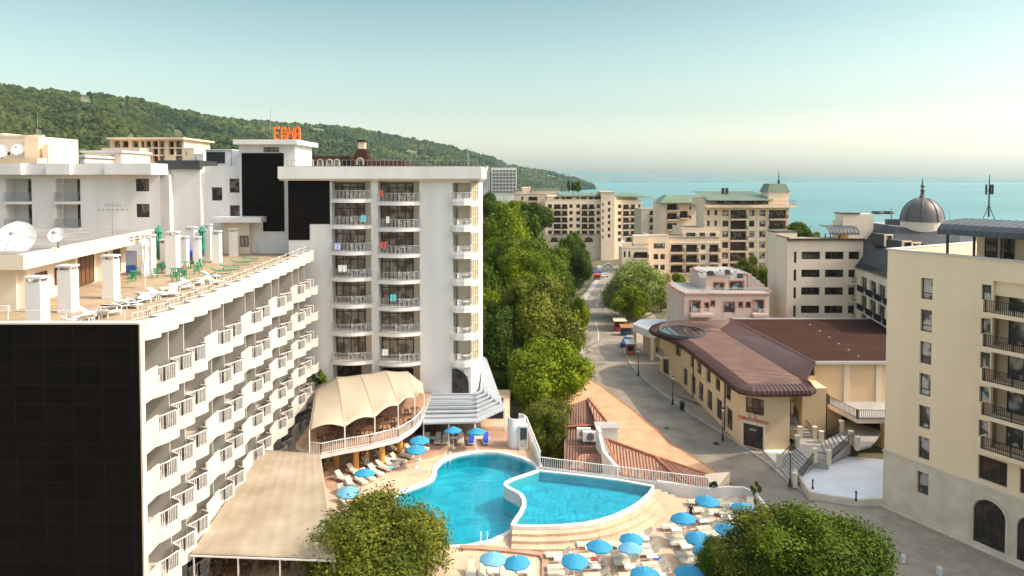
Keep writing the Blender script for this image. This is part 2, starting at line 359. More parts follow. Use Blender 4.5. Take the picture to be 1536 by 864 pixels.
M['forest'].node_tree.nodes['Principled BSDF'].inputs['Roughness'].default_value=1
for nn in M['forest'].node_tree.nodes:
    if nn.type=='TEX_NOISE': nn.inputs['Scale'].default_value=.005; nn.inputs['Detail'].default_value=7
    if nn.type=='MAP_RANGE': nn.inputs[3].default_value=.5; nn.inputs[4].default_value=1.5
forest()
# ---------- street
RZ=-3.5
def rz(y): return gz(0,y)+.06
kerbR=[(1600,1010),(1400,850),(1300,790),(1213,745),(1180,722),(1150,694),(1090,655),(1040,624),(1000,597),(965,570),(945,548),(936,530),(934,512)]
KR=[PZ(a,b,RZ) for a,b in kerbR]
KR=[(v.x,v.y) for v in KR]+[(23.5,138),(24,152),(27.5,185),(30.5,205),(34,222),(40,250),(46,290)]
KL=[(8,28),(16,48),(21.5,58),(22,66),(21.5,70),(19.5,78),(17,86),(14,94),(12.6,104),(13,120),(13.5,138),(16,160),(20,185),(24,205),(28,225),(33,250),(38,290)]
def strip(A,B,zf,name,mt,n=70,thick=0):
    def res(P):
        L=[0]
        for a,b in zip(P,P[1:]): L.append(L[-1]+math.dist(a,b))
        out=[]
        for i in range(n+1):
            s=L[-1]*i/n;j=max(0,min(len(P)-2,next((k-1 for k in range(1,len(L)) if L[k]>=s),len(P)-2)))
            t=(s-L[j])/(L[j+1]-L[j]);out.append((lerp(P[j][0],P[j+1][0],t),lerp(P[j][1],P[j+1][1],t)))
        return out
    a=res(A);b=res(B);m=MB();vs=[]
    for p,q in zip(a,b): vs+= [(p[0],p[1],zf(p[1])),(q[0],q[1],zf(q[1]))]
    m.add(vs,[(2*i,2*i+1,2*i+3,2*i+2) for i in range(n)])
    if thick:
        for P in (a,b):
            w=MB()
            for p,q in zip(P,P[1:]): m.add([(p[0],p[1],zf(p[1])),(q[0],q[1],zf(q[1])),(q[0],q[1],zf(q[1])-thick),(p[0],p[1],zf(p[1])-thick)],[(0,1,2,3)])
    return struct(m.obj(name,mt)),a,b
KLx=[(-10,28),(-5,48),(0,58),(2,66),(4,70),(6,78),(8,86),(10,94),(10.6,104),(11,120),(11.5,138),(14,160),(18,185),(22,205),(26,225),(31,250),(36,290)]
strip(KLx,KR,lambda y:rz(y),'street',M['asphalt'])
def off(P,d):
    o=[]
    for i in range(len(P)):
        a=P[max(i-1,0)];b=P[min(i+1,len(P)-1)];dx,dy=b[0]-a[0],b[1]-a[1];l=math.hypot(dx,dy);o.append((P[i][0]+dy/l*d,P[i][1]-dx/l*d))
    return o
strip(KR,off(KR,.28),lambda y:rz(y)+.13,'kerb',M['kerb'],thick=.14)
PV=[(75,30),(60,50),(45,60),(40,66),(38,72),(36,79),(32,82),(31,90),(30,96),(30,102),(30,110),(30,118),(31,126),(32,138),(33,152),(36,185),(39,205),(42,222),(48,250),(54,290)]
strip(off(KR,.28),PV,lambda y:rz(y)+.126,'pavement',M['street_pave'])
strip([(p[0]-1.6,p[1]) for p in KL[9:]],KL[9:],lambda y:rz(y)+.12,'pavement',M['grey_pave'],thick=.14)
# road markings: dashed centre line far up the street and a stop line
m=MB()
for i in range(26):
    y0=112+i*7
    def mid(y):
        def ix(P):
            for a,b in zip(P,P[1:]):
                if a[1]<=y<=b[1]: return lerp(a[0],b[0],(y-a[1])/(b[1]-a[1]))
            return P[-1][0]
        return lerp(ix(KL),ix(KR),.42)
    if i in (3,4,5,9,12,15):
        a,b=mid(y0),mid(y0+7);y1=y0+7
        m.add([(a-.09,y0,rz(y0)+.006),(a+.09,y0,rz(y0)+.006),(b+.09,y1,rz(y1)+.006),(b-.09,y1,rz(y1)+.006)],[(0,1,2,3)])
struct(m.obj('road_marking',M['paint_white']))
# orange paved forecourt (low step above the street)
op=[PZ(a,b,-3.1) for a,b in [(886,570),(900,578),(925,597),(950,615),(968,632),(985,645),(1005,664),(1040,686),(1070,705),(1095,724),(1060,740),(985,728),(900,690),(840,640),(850,560)]]
m=MB();m.prism(op,-3.6,-3.1);struct(m.obj('paved_forecourt',M['orange_pave']))
m=MB();m.ribbon([(p.x,p.y) for p in op[:10]],-3.5,-3.06,.22);struct(m.obj('forecourt_kerb',M['terracotta']))
# lower right plaza paving
m=MB();pl=[PZ(a,b,-3.5) for a,b in [(1178,768),(1230,752),(1290,762),(1340,772),(1420,812),(1536,868),(1700,950),(1500,1200),(1200,1100),(1130,864)]]
m.sheet(pl,rz(50)+.14);struct(m.obj('plaza',M['plaza_pave']))
# ---------- pool deck with pool openings
def pz(L,z): return [PZ(a,b,z) for a,b in L]
big=pz([(560,775),(573.6,752.7),(602,737),(625,729),(638.7,724),(648,718.5),(651.5,710),(652.5,702),(656,697),(662,692),(670,687.6),(686,682),(706,678.8),(726,677.8),(745.5,678.5),(766,682),(784.6,687.6),(798,694),(808,702),(812,706)],0)
div=pz([(808,706),(770,719),(760,723.5),(758,728),(764,733),(774,737.5),(782,743),(786.5,751),(786,760),(780,771),(773,781),(768.7,788.7)],.9)
biglow=pz([(767,797),(759,802),(737.5,812.5),(700,820.5),(660,821),(620,812),(585,800),(565,789)],0)
divb=[Vector((p.x,p.y,0)) for p in div]
BIG=big[:-1]+divb[1:]+biglow
small=pz([(808,706),(860,711.5),(925,719.5),(980,729.5),(974,741),(959,754),(945,763),(925,772.5),(900,780.5),(875,785.6),(840,788.6),(805,789.6),(768.7,788.7)],.9)
SMALL=[small[0]]+small[1:]+[p for p in div[::-1]][1:-1]
wallb=pz([(981,731),(1062,745),(1106,745),(1131,754),(1147,767),(1168,795),(1190,830),(1215,880),(1230,930)],0)
DECK=[Vector((-26,34,0)),Vector((-27,90,0)),Vector((-4,90,0)),Vector((-.2,90,0)),PZ(762,640,0),PZ(793,650,0),PZ(814,700,0),PZ(925,722,0)]+wallb+[Vector((16,34,0))]
def face_holes(outer,holes,z,mb):
    loops=[[Vector((p[0],p[1],0)) for p in outer]]+[[Vector((p[0],p[1],0)) for p in h] for h in holes]
    flat=[p for l in loops for p in l]; tris=tessellate_polygon(loops)
    fs=[]
    for t in tris:
        a,b,c=[flat[i] for i in t]
        if (b-a).cross(c-a).z<0: t=(t[0],t[2],t[1])
        fs.append(tuple(t))
    mb.add([(p.x,p.y,z) for p in flat],fs)
HOLE=[(p.x,p.y) for p in big[:-1]]+[(p.x,p.y) for p in small[1:]]+[(p.x,p.y) for p in biglow]
m=MB();face_holes(DECK,[HOLE],0,m)
m2=[(p.x,p.y) for p in DECK]
for i in range(len(m2)):
    a,b=m2[i],m2[(i+1)%len(m2)]; m.add([(a[0],a[1],0),(b[0],b[1],0),(b[0],b[1],-3.7),(a[0],a[1],-3.7)],[(0,1,2,3)])
struct(m.obj('pool_deck',M['deck_tile']))
def m_water():
    m=bpy.data.materials.new('pool_water');m.use_nodes=True;n=m.node_tree;N=n.nodes;L=n.links;N.remove(N['Principled BSDF'])
    t=N.new('ShaderNodeBsdfTransparent');t.inputs[0].default_value=(.24,.84,.95,1);g=N.new('ShaderNodeBsdfGlossy');g.inputs['Roughness'].default_value=.06
    fr=N.new('ShaderNodeFresnel');fr.inputs[0].default_value=1.33;mx=N.new('ShaderNodeMixShader');L.new(fr.outputs[0],mx.inputs[0]);L.new(t.outputs[0],mx.inputs[1]);L.new(g.outputs[0],mx.inputs[2])
    tc=N.new('ShaderNodeTexCoord');no=N.new('ShaderNodeTexNoise');no.inputs['Scale'].default_value=2.2;no.inputs['Detail'].default_value=4;L.new(tc.outputs['Object'],no.inputs['Vector'])
    bu=N.new('ShaderNodeBump');bu.inputs['Strength'].default_value=.5;bu.inputs['Distance'].default_value=.08;L.new(no.outputs[0],bu.inputs['Height'])
    for q in (g,fr): L.new(bu.outputs[0],q.inputs['Normal'])
    L.new(mx.outputs[0],N['Material Output'].inputs[0]);M['pool_water']=m
    m,n,b=nt('pool_floor');N=n.nodes;L=n.links
    tc=N.new('ShaderNodeTexCoord');mp=N.new('ShaderNodeMapping');mp.inputs['Scale'].default_value=(.35,.9,1);L.new(tc.outputs['Object'],mp.inputs[0])
    no=N.new('ShaderNodeTexNoise');no.inputs['Scale'].default_value=.8;no.inputs['Detail'].default_value=6;no.inputs['Distortion'].default_value=1.2;L.new(mp.outputs[0],no.inputs['Vector'])
    r=N.new('ShaderNodeValToRGB');r.color_ramp.elements[0].position=.35;r.color_ramp.elements[1].position=.68;r.color_ramp.elements[0].color=(.09,.47,.52,1);r.color_ramp.elements[1].color=(.22,.69,.72,1);L.new(no.outputs[0],r.inputs[0])
    L.new(r.outputs[0],b.inputs['Base Color']);b.inputs['Roughness'].default_value=.8;M['pool_floor']=m
m_water()
def basin(name,poly,zr,zf,zw,label):
    t=empty(name,(sum(p[0] for p in poly)/len(poly),sum(p[1] for p in poly)/len(poly),zf),label,'swimming pool')
    b=MB();n=len(poly);b.sheet(poly,zf)
    for i in range(n):
        a,c=poly[i],poly[(i+1)%n]; b.add([(a[0],a[1],zf),(c[0],c[1],zf),(c[0],c[1],zr),(a[0],a[1],zr)],[(0,1,2,3)])
    b.obj('basin',M['pool_floor'],t)
    w=MB();w.sheet(poly,zw);w.obj('water',M['pool_water'],t)
    return t
bp=basin('swimming_pool',BIG,.0,-1.5,-.14,'large kidney-shaped turquoise swimming pool sunk in the tiled deck')
sp=basin('swimming_pool',SMALL,.9,.0,.84,'smaller raised turquoise pool with steps in front and a railing behind')
m=MB();m.ribbon([(p.x,p.y) for p in biglow+big[:-1]],-.35,.09,.42);m.obj('pool_rim',M['white'],bp)
dd=[(p.x,p.y) for p in div]
m=MB();m.ribbon(dd,-1.4,.98,.34);m.obj('dividing_wall',M['white'],sp)
m=MB();m.ribbon([(p.x,p.y) for p in small],.68,.96,.3);m.obj('pool_rim',M['white'],sp)
# ladder rails
for c,k in ((PZ(672,690,0),-1),(PZ(726,817.5,0),1)):
    for d in (-.25,.25):
        m=MB();m.path([c+Vector((d,-.1*k,0)),c+Vector((d,-.1*k,.8)),c+Vector((d,.35*k,.85)),c+Vector((d,.45*k,-.5))],.03);m.obj('handrail',M['white_metal'],bp)
SGN=1 if off([(p.x,p.y) for p in small[3:]],1)[5][1]<small[8].y else -1
# curved steps in front of the raised pool
ex=[(p.x,p.y) for p in small[3:]]
st=empty('pool_steps',(ex[4][0],ex[4][1],0),'three curved sandstone steps wrapping the front of the raised pool','steps')
for k,(o_,z) in enumerate(((2.1,.22),(1.4,.45),(.75,.66))):
    P=off(ex,o_*SGN); P[0]=(ex[0][0]+o_*.9,ex[0][1]-.1); 
    m=MB()
    for a,b,c,d in zip(ex,ex[1:],P,P[1:]): m.prism([a,b,d,c],.0 if k==0 else .0,z,False)
    m.obj('step',M['deck_tile'],st)
# south terrace steps near bottom edge (raised sunken lounge edge)
m=MB();e=pz([(690,823),(720,823.5),(780,829),(812,834),(818,842),(818,880)],0)
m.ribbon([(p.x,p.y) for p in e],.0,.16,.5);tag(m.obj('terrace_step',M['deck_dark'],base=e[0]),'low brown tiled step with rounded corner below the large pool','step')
# patio dark tiles near slatted roof
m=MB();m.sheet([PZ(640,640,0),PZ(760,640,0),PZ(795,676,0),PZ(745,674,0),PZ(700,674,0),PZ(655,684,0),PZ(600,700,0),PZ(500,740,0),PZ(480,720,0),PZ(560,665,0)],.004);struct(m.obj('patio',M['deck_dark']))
def railing(mb,pts,z0,h=1.0,sp=.13,r=.018,top=.03,post=None):
    """balustrade following plan path pts"""
    for a,b in zip(pts,pts[1:]):
        A=Vector((a[0],a[1],0));B=Vector((b[0],b[1],0));L=(B-A).length;n=max(1,int(L/sp))
        for i in range(n+1):
            q=A.lerp(B,i/n); mb.box(q.x-r,q.x+r,q.y-r,q.y+r,z0,z0+h)
        for zz in (z0+.08,z0+h): mb.bar((A.x,A.y,zz),(B.x,B.y,zz),top*2,top*1.6)
# ================= left wing
A=Vector((-22.5,39.5)); B=Vector((-24.5,79.2)); LF=F((A.x,A.y),(B.x,B.y)); LL=LF.L
# F normal for travel +y is (+x): d=(−.05,1) n=(dy,-dx)=(1,.05) OK
lw=empty('hotel_wing',(A.x-8,58,0),'long white hotel wing with wavy balconies and a sun terrace on its roof','hotel')
RT=18.9
m=MB();m.prism([LF.pt(0,0,-.9-.6),LF.pt(LL,0,-1.5),(-60,79.2),(-60,39.5)],-3.6,RT-.35);m.obj('wall',M['white_wing'],lw)
m=MB();m.prism([LF.pt(0,0,.2),LF.pt(LL+8,0,.2),(-60,88),(-60,39.5)],RT-.35,RT);m.obj('roof_terrace',M['roof_tile_pave'],lw)
m=MB();m.box(-62,-21.6,39.2,39.62,-3.6,19.62);m.obj('end_wall',M['black_cladding'],lw)
m=MB();m.box(-62,-21.57,39.15,39.7,19.622,19.72);m.box(-21.598,-21.5,39.25,39.66,-3.6,19.62);m.obj('wall_coping',M['cream_light'],lw)
floors=[14.95-3.03*k for k in range(6)]
# bay list: (u0,u1,type)
bays=[(0,1.7,'p'),(1.7,4.3,'r'),(4.3,6.6,'r'),(6.6,8.9,'r')]
u=8.9
while u<LL-5.5:
    bays+=[(u,u+2.5,'p'),(u+2.5,u+5.0,'r'),(u+5.0,u+7.5,'r')]; u+=7.5
bays.append((u,LL,'r'))
def baypath(b):
    u0,u1,t=b;w=u1-u0
    if t=='p': return [(u0,.95),(u1,.95)],None
    rail=[(u0,.62),(u0+.3*w,1.05),(u0+.62*w,1.35)]
    shell=[(u0+.62*w,1.35),(u0+.74*w,1.38),(u0+.86*w,1.2),(u0+.94*w,.85),(u1,.62)]
    return rail,shell
panes=MB()
for zi,z in enumerate(floors):
    for bi,b in enumerate(bays):
        rail,shell=baypath(b); path=rail+(shell[1:] if shell else [])
        pts=[LF.pt(u_,0,w_) for u_,w_ in path]
        first=pts[0]
        bo=None
        m=MB();m.prism([LF.pt(b[0],0,-1.5)]+[(p.x,p.y) for p in pts]+[LF.pt(b[1],0,-1.5)],z-.02,z+.2)
        bo=m.obj('balcony',M['white_wing'],lw)
        m=MB()
        if shell is None: m.ribbon([(p.x,p.y) for p in pts],z-.12,z+1.72,.1)
        else:
            m.ribbon([LF.pt(u_,0,w_).xy for u_,w_ in shell],z-.35,z+1.42,.09)
            m.ribbon([LF.pt(u_,0,w_).xy for u_,w_ in rail],z-.35,z+.38,.09)
        m.obj('parapet',M['white_wing'],bo)
        if shell is not None:
            m=MB();railing(m,[LF.pt(u_,0,w_-.02) for u_,w_ in rail],z+.38,1.08,.13,.017,.03);m.obj('railing',M['white_metal'],bo)
    # partitions between rooms
    for bi,b in enumerate(bays):
        if b[2]=='p' or b[0]<2: continue
        m=MB();LF.box(m,b[0]-.05,b[0]+.05,z+.2,z+(3.5 if zi==0 else 3.0),-1.5,.5);m.obj('partition',M['partition'],lw)
    for b in bays:
        if b[1]-b[0]<1.6: continue
        window(lw,LF,(b[0]+.25,b[1]-.3,z+.25,z+2.55),dep=1.47,nm=3 if b[2]=='r' else 2,pm=M['glass'],name='balcony_door')
# roof parapet wavy
pth=[]
for b in bays:
    r_,s_=baypath((b[0],b[1],'r'))
    for q in r_+(s_[1:] if s_ else []): pth.append((q[0],q[1]))
m=MB();m.ribbon([LF.pt(u_,0,w_).xy for u_,w_ in pth],RT-.38,RT+.85,.14)
for b in bays: 
    pass
m.prism([LF.pt(0,0,-.5)]+[LF.pt(u_,0,w_) for u_,w_ in pth]+[LF.pt(LL,0,-.5)],RT-.3,RT+.02)
m.obj('roof_parapet',M['white_wing'],lw)
m=MB();railing(m,[LF.pt(u_,0,w_*.6) for u_,w_ in pth[::2]],RT+.85,.45,.35,.012,.018)
m.bar((-60,39.6,20.35),(A.x,39.6,20.35),.04)
for i in range(12): m.bar((-60+i*3.4,39.6,19.8),(-60+i*3.4,39.6,20.35),.03)
m.obj('railing',M['white_metal'],lw)
# far end section turned toward the camera
E=MB()
for z in floors[:5]:
    c=LF.pt(LL-.6,0,.6); E.lathe([(.2,z-.2),(1.35,z-.2),(1.35,z+.75),(1.25,z+.75),(1.25,z)],(c.x,c.y),14,R(-120),R(40))
E.obj('corner_balcony',M['white_wing'],lw)
# pavilion on roof
def DR(px,py,z=RT): return PZ(px,py,z)
pv=empty('roof_pavilion',DR(100,470),'cream rooftop bar pavilion with flat roof and brown shutters','pavilion')
q0=DR(-60,610);q1=DR(207,428); 
f0=PD(0,430,46);
# front corner under px 35 ; right facade runs to px 205
c0=Vector((-34.5,47.3)); c1=Vector((-38.2,67.5)); PF=F(c0,c1)
m=MB();m.prism([c0,c1,(-60,67.5),(-60,47.3)],RT,RT+3.0)
m.obj('wall',M['cream_light'],pv)
m=MB();pp=[Vector((c0.x+1.4,c0.y-1.2)),Vector((c1.x+1.9,c1.y+1.5)),Vector((-60,69)),Vector((-60,46.1))]
m.prism(pp,RT+2.95,RT+4.0);m.obj('roof_fascia',M['cream_light'],pv)
m=MB();m.prism([Vector((p.x+(-.4 if i<2 else 0),p.y)) for i,p in enumerate(pp)],RT+4.0,RT+4.02);m.obj('roof',M['roof_gravel'],pv)
for a,b,c,d,t in ((2.5,4.2,.9,2.2,'s'),(5.5,7.5,.9,2.2,'s'),(9.2,12.6,.1,2.6,'d'),(14,15.5,.3,2.4,'s'),(17,18.6,.2,2.4,'s')):
    window(pv,PF,(a,b,RT+c,RT+d),dep=-.04,nm=4 if t=='d' else 2,pm=M['wood'],name='shutter_door' if t=='d' else 'shutter')
m=MB()
for u_ in (.3,7.9,13.4): PF.box(m,u_,u_+.5,RT,RT+3,0,.5)
m.box(-60,-34.6,46.6,46.8,RT,RT+.4)
m.obj('pillar',M['cream_light'],pv)
# logo-like vent outline on fascia
m=MB()
FF=F(pp[0],pp[1])
for u_ in (17.2,18.6):
    for s in ((0,.9,.62,.70),(0,.9,.3,.38),(0,.1,.3,.7),(.5,.58,.38,.62)): FF.box(m,u_+s[0],u_+s[1],RT+3+s[2],RT+3+s[3],.0,.03)
m.obj('fascia_emblem',M['brown_frame'],pv)
# chimneys
CHL=[(57,487,414,27,'grey'),(103,468,397,24,''),(167,447,382,21,''),(224,412,352,17,''),(247,404,359,11,''),(260,410,347,18,''),(277,398,354,12,''),(288,390,340,15,''),(296,396,355,11,''),(313,390,336,11,''),(326,394,346,13,''),(351,384,343,12,''),(381,377,337,8,'')]
wd=['nearest wide white chimney stack at the black end wall','second white chimney stack before the bar wall','white chimney stack beside the brown shutter doors','white chimney stack next to the white folded parasol','slim white chimney stack behind the green table set','broad white chimney stack in the middle of the group','short slim white chimney stack right of the broad one','tall white chimney stack at the back of the middle group','white chimney stack left of the blue paddling pool','slim white chimney stack behind the second green parasol','white chimney stack right of the second green parasol','white chimney stack in front of the roof kiosk door','smallest and farthest white chimney stack near the black wall']
for i,(px,yb,yt,w,k) in enumerate(CHL):
    b=DR(px,yb,RT); s=b.y/1024; hw=w*s/2*.86; top=PD(px,yt,b.y).z
    t=empty('chimney',b,wd[i],'chimney','white chimney stacks on the roof terrace')
    m=MB();m.box(b.x-hw,b.x+hw,b.y-hw*.9,b.y+hw*.9,RT,top-.35);m.box(b.x-hw-.03,b.x+hw+.03,b.y-hw*.9-.03,b.y+hw*.9+.03,RT,RT+.15)
    m.obj('shaft',M['white'],t)
    m=MB();m.box(b.x-hw-.05,b.x+hw+.05,b.y-hw*.9-.05,b.y+hw*.9+.05,top-.14,top)
    for sx in (-1,1):
        for sy in (-1,1): m.box(b.x+sx*hw*.8-.05,b.x+sx*hw*.8+.05,b.y+sy*hw*.7-.05,b.y+sy*hw*.7+.05,top-.36,top-.13)
    m.obj('cap',M['white_dull'],t)
# ================= ERMA block
D0=80.0
def X(px,D=D0): return PD(px,269,D).x
def Z(py,D=D0): return PD(768,py,D).z
er=empty('hotel_tower',(X(600),D0+6,0),'tall white hotel tower with curved balconies behind the pool','hotel')
ZT=Z(268)
xl,xA0,xA1,xB0,xB1,xC0,xC1=X(427),X(497),X(556),X(567),X(629),X(679),X(705)
FR=F((xl,D0),(X(716),D0)); 
def U(px): return X(px)-xl
slabA=[302,341,380,419,459,500,543]; slabB=[306,345,384,423,463,501,545]; 
ops=[(U(497),U(556),Z(587),ZT-.25),(U(567),U(629),Z(600),ZT-.25),(U(679),U(706),Z(545),ZT-.5)]
m=MB();wall(m,FR,U(432),U(706),-.5,ZT,ops,dep=1.6)
wall(m,F((X(706),D0),(X(716),D0+1.3)),0,(Vector((X(706),D0))-Vector((X(716),D0+1.3))).length,-.5,ZT,[])
wall(m,F((X(716),D0+1.3),(X(716)+.05,D0+13)),0,11.7,-.5,ZT,[])
m.box(X(432),X(497)-.01,D0+.02,D0+12,-.5,ZT)
m.obj('wall',M['white'],er)
m=MB();m.box(X(432),X(714),D0+1.62,D0+13,-.4,ZT-.01);m.obj('core_wall',M['cream_light'],er)
# cap bands
m=MB();m.box(xl-.5,X(716)+.55,D0-.9,D0+14,ZT,Z(250));m.obj('roof_cornice',M['white'],er)
m=MB();m.box(xl-.45,X(716)+.35,D0-.55,D0+13.6,ZT-.22,ZT-.002);m.obj('cornice_soffit',M['cream_light'],er)
m=MB();railing(m,[(xl,D0+1),(X(716),D0+1)],Z(250),.8,.5,.02,.03);m.obj('roof_railing',M['steel'],er)
m=MB();m.box(xl,X(716),D0-.3,D0+13,Z(250)+.001,Z(250)+.02);m.obj('roof',M['roof_gravel'],er)
def curve(u0,u1,bul,n=10): return [(u0+(u1-u0)*i/n, bul*math.sin(math.pi*(.12+.88*i/n*.93)) ) for i in range(n+1)]
BALC=[]
def erma_col(u0,u1,uw,slabs,pxn):
    prev=ZT-.25
    for k,py in enumerate(slabs):
        z=Z(py)+.28; 
        P=curve(u0-.05,u1+.12,1.05); pts=[FR.pt(a,0,b) for a,b in P]
        m=MB();m.prism([FR.pt(u0-.05,0,-1.58)]+pts+[FR.pt(u1,0,-1.58)],z-.42,z);bo=m.obj('balcony',M['white'],er)
        m=MB();railing(m,pts,z,1.0,.105,.017,.026);m.obj('railing',M['rail_grey'],bo)
        window(er,FR,(uw[0],uw[1],z+.02,prev-.28 if k else ZT-.5),dep=1.55,nm=4,nh=.28,pm=M['glass_curtain'],name='balcony_window',fw=.11)
        prev=z-.15; BALC.append((u0,u1,z))
    return
erma_col(U(497),U(556),(.06+U(497),U(543)),slabA,0)
erma_col(U(567),U(629),(.06+U(567),U(617)),slabB,1)
slabC=[306,345,385,425,465,506,546]
prev=ZT-.5
for k,py in enumerate(slabC):
    z=Z(py)+.3
    P=[(U(676),.1),(U(679),.7),(U(685),1.0),(U(697),1.05),(U(705),.8),(U(708),.1)];pts=[FR.pt(a,0,b) for a,b in P]
    m=MB();m.prism([FR.pt(U(679),0,-1.58)]+pts+[FR.pt(U(706),0,-1.58)],z-.45,z);bo=m.obj('balcony',M['white'],er)
    m=MB();m.ribbon([p.xy for p in pts],z,z+.35,.06);railing(m,pts,z+.35,.7,.12,.016,.02);m.obj('railing',M['white_metal'],bo)
    window(er,FR,(U(680.5),U(686),z+.02,z+2.2),dep=1.55,nm=1,fm=M['white_dull'],pm=M['curtain'],name='balcony_door')
    BALC.append((U(679),U(706),z))
# glazed side strip (golden grid windows facing right-front)
SG=F((X(706),D0),(X(716),D0+1.3))
for k,py in enumerate(slabC[:7]):
    z=Z(py)+.3
    window(er,SG,(.12,SG.L-.05,z+.1,z+2.5),dep=-.06,nm=3,nh=.5,fm=M['cream_light'],pm=M['curtain'],name='stair_window',fw=.06)
# black cladding panels on front
m=MB()
for a,b,c,d in ((432,494.5,267.5,336),(432,464,336,360)): m.box(X(a),X(b),D0-.06,D0+.05,Z(d),Z(c)-.0)
m.obj('black_panel',M['black_cladding'],er)
# ground floor openings
window(er,FR,(U(499),U(536),Z(586),Z(551)),dep=1.5,nm=3,pm=M['glass_dark'],name='entrance_door')
window(er,FR,(U(569),U(616),Z(585),Z(557)),dep=1.5,nm=3,pm=M['glass_dark'],name='lounge_window')
# arched window on right
def archwin(parent,fr,u0,u1,z0,z1,w,mt,name='arched_window',nb=2,half=False,trim=None,trimw=.2):
    """full arch if half False else quarter arch rising to left"""
    pts=[(u0,z0),(u1,z0)]
    wd_=u1-u0
    if half:
        pts+=[(u0+wd_*math.cos(t),z1-wd_+wd_*math.sin(t)) for t in [i*math.pi/20 for i in range(11)]]
    else:
        r=wd_/2; pts+=[(u0+r+r*math.cos(t),z1-r+r*math.sin(t)) for t in [i*math.pi/14 for i in range(15)]]
    m=MB();n=len(pts);m.add([fr.pt(a,b,w) for a,b in pts]+[fr.pt(a,b,w-.2) for a,b in pts],[tuple(range(n))]+[(i,n+i,n+(i+1)%n,(i+1)%n) for i in range(n)])
    o=m.obj(name,mt,parent)
    m=MB()
    for i in range(n):
        a,b=pts[i],pts[(i+1)%n]
        m.bar(fr.pt(a[0],a[1],w+.02),fr.pt(b[0],b[1],w+.02),.09,.07)
    for i in range(1,nb+1):
        uu=u0+wd_*i/(nb+1); m.bar(fr.pt(uu,z0,w+.015),fr.pt(uu,z1-wd_*.12,w+.015),.06,.05)
    m.bar(fr.pt(u0,z1-wd_/2,w+.015),fr.pt(u1,z1-wd_/2,w+.015),.06,.05)
    m.obj('frame',M['brown_frame'],o)
    if trim:
        m=MB();r=wd_/2+trimw;P=[(u0-trimw,z0)]+[(u0+wd_/2+r*math.cos(math.pi-t),z1-wd_/2+r*math.sin(math.pi-t)) for t in [i*math.pi/14 for i in range(15)]]+[(u1+trimw,z0)]
        for a,b in zip(P,P[1:]): m.bar(fr.pt(a[0],a[1],w+.06),fr.pt(b[0],b[1],w+.06),.22,.16)
        m.obj('arch_trim',trim,o)
    return o
archwin(er,FR,U(678),U(702),Z(592),Z(553),.03,M['glass_dark'],half=True)
# roof mast left piece & stair head tower behind
tw=empty('lift_tower',(X(403,84),86,0),'square stair tower clad in black panels under a white flat cap','tower')
xt=lambda p: X(p,84.0); zt=lambda p: Z(p,84.0)
m=MB();m.box(xt(359),xt(443),84.02,91,10,zt(217));m.obj('wall',M['white'],tw)
m=MB();m.box(xt(355),xt(450),83,92,zt(217),zt(210));m.obj('roof_cap',M['white'],tw)
m=MB();m.box(xt(363),xt(426),83.93,84.1,zt(324),zt(229.5));m.box(xt(394),xt(426),83.93,84.1,zt(347),zt(324)-.002);m.obj('black_panel',M['black_cladding'],tw)
TFt=F((xt(359),84.02),(xt(443),84.02))
window(tw,TFt,(xt(396)-xt(359),xt(419)-xt(359),zt(228),zt(221)),dep=.0,nm=3,name='window')
# wing connecting rear-left
rw=empty('rear_wing',(-47,84,0),'white rear hotel wing with recessed balconies left of the stair tower','hotel')
D1=81.0
X1=lambda p:X(p,D1);Z1=lambda p:Z(p,D1)
xs0=X1(-60)
RF=F((xs0,D1),(X1(240),D1))
u1=lambda p:X1(p)-xs0
op=[]
rows=[(268,302.5),(306,342),(345,381)]
for a,b in ((8,47),(83,120)):
    for (t,bt) in rows: op.append((u1(a),u1(b),Z1(bt)-.0,Z1(t)))
wn=[]
for t,bt in ((268,287),(306,326),(345,365)): wn.append((u1(203.5),u1(223.5),Z1(bt),Z1(t)))
m=MB();wall(m,RF,0,RF.L,8,Z1(262),op+wn,dep=1.5)
m.obj('wall',M['white'],rw)
m=MB();m.box(xs0,X1(244),D1+1.52,D1+12,8,Z1(262));m.obj('core_wall',M['white_dull'],rw)
for o_ in op:
    m=MB();RF.box(m,o_[0],o_[1],o_[2]-.3,o_[2]+.02,-1.48,.35);bo=m.obj('balcony',M['white'],rw)
    m=MB();railing(m,[RF.pt(o_[0],0,.3),RF.pt(o_[1],0,.3)],o_[2]+.02,1.05,.14,.014,.02);m.obj('railing',M['steel'],bo)
    window(rw,RF,(o_[0]+1.7,o_[1]-.05,o_[2]+.03,o_[3]-.1),dep=1.47,nm=2,pm=M['glass'],name='balcony_door')
for o_ in wn: window(rw,RF,o_,dep=.15,nm=3)
m=MB()
for a,b,w in ((-60,8,1.0),(8,46,1.6),(46,83,1.0),(83,118,1.6),(118,172,1.2),(172,240,2.0)): m.box(X1(a),X1(b),D1-w,D1+13,Z1(262),Z1(246)+(.0 if w<1.5 else .04))
m.obj('roof_parapet',M['white'],rw)
m=MB();m.box(xs0,X1(240),D1,D1+13,Z1(246)+.05,Z1(246)+.07);m.obj('roof',M['roof_gravel'],rw)
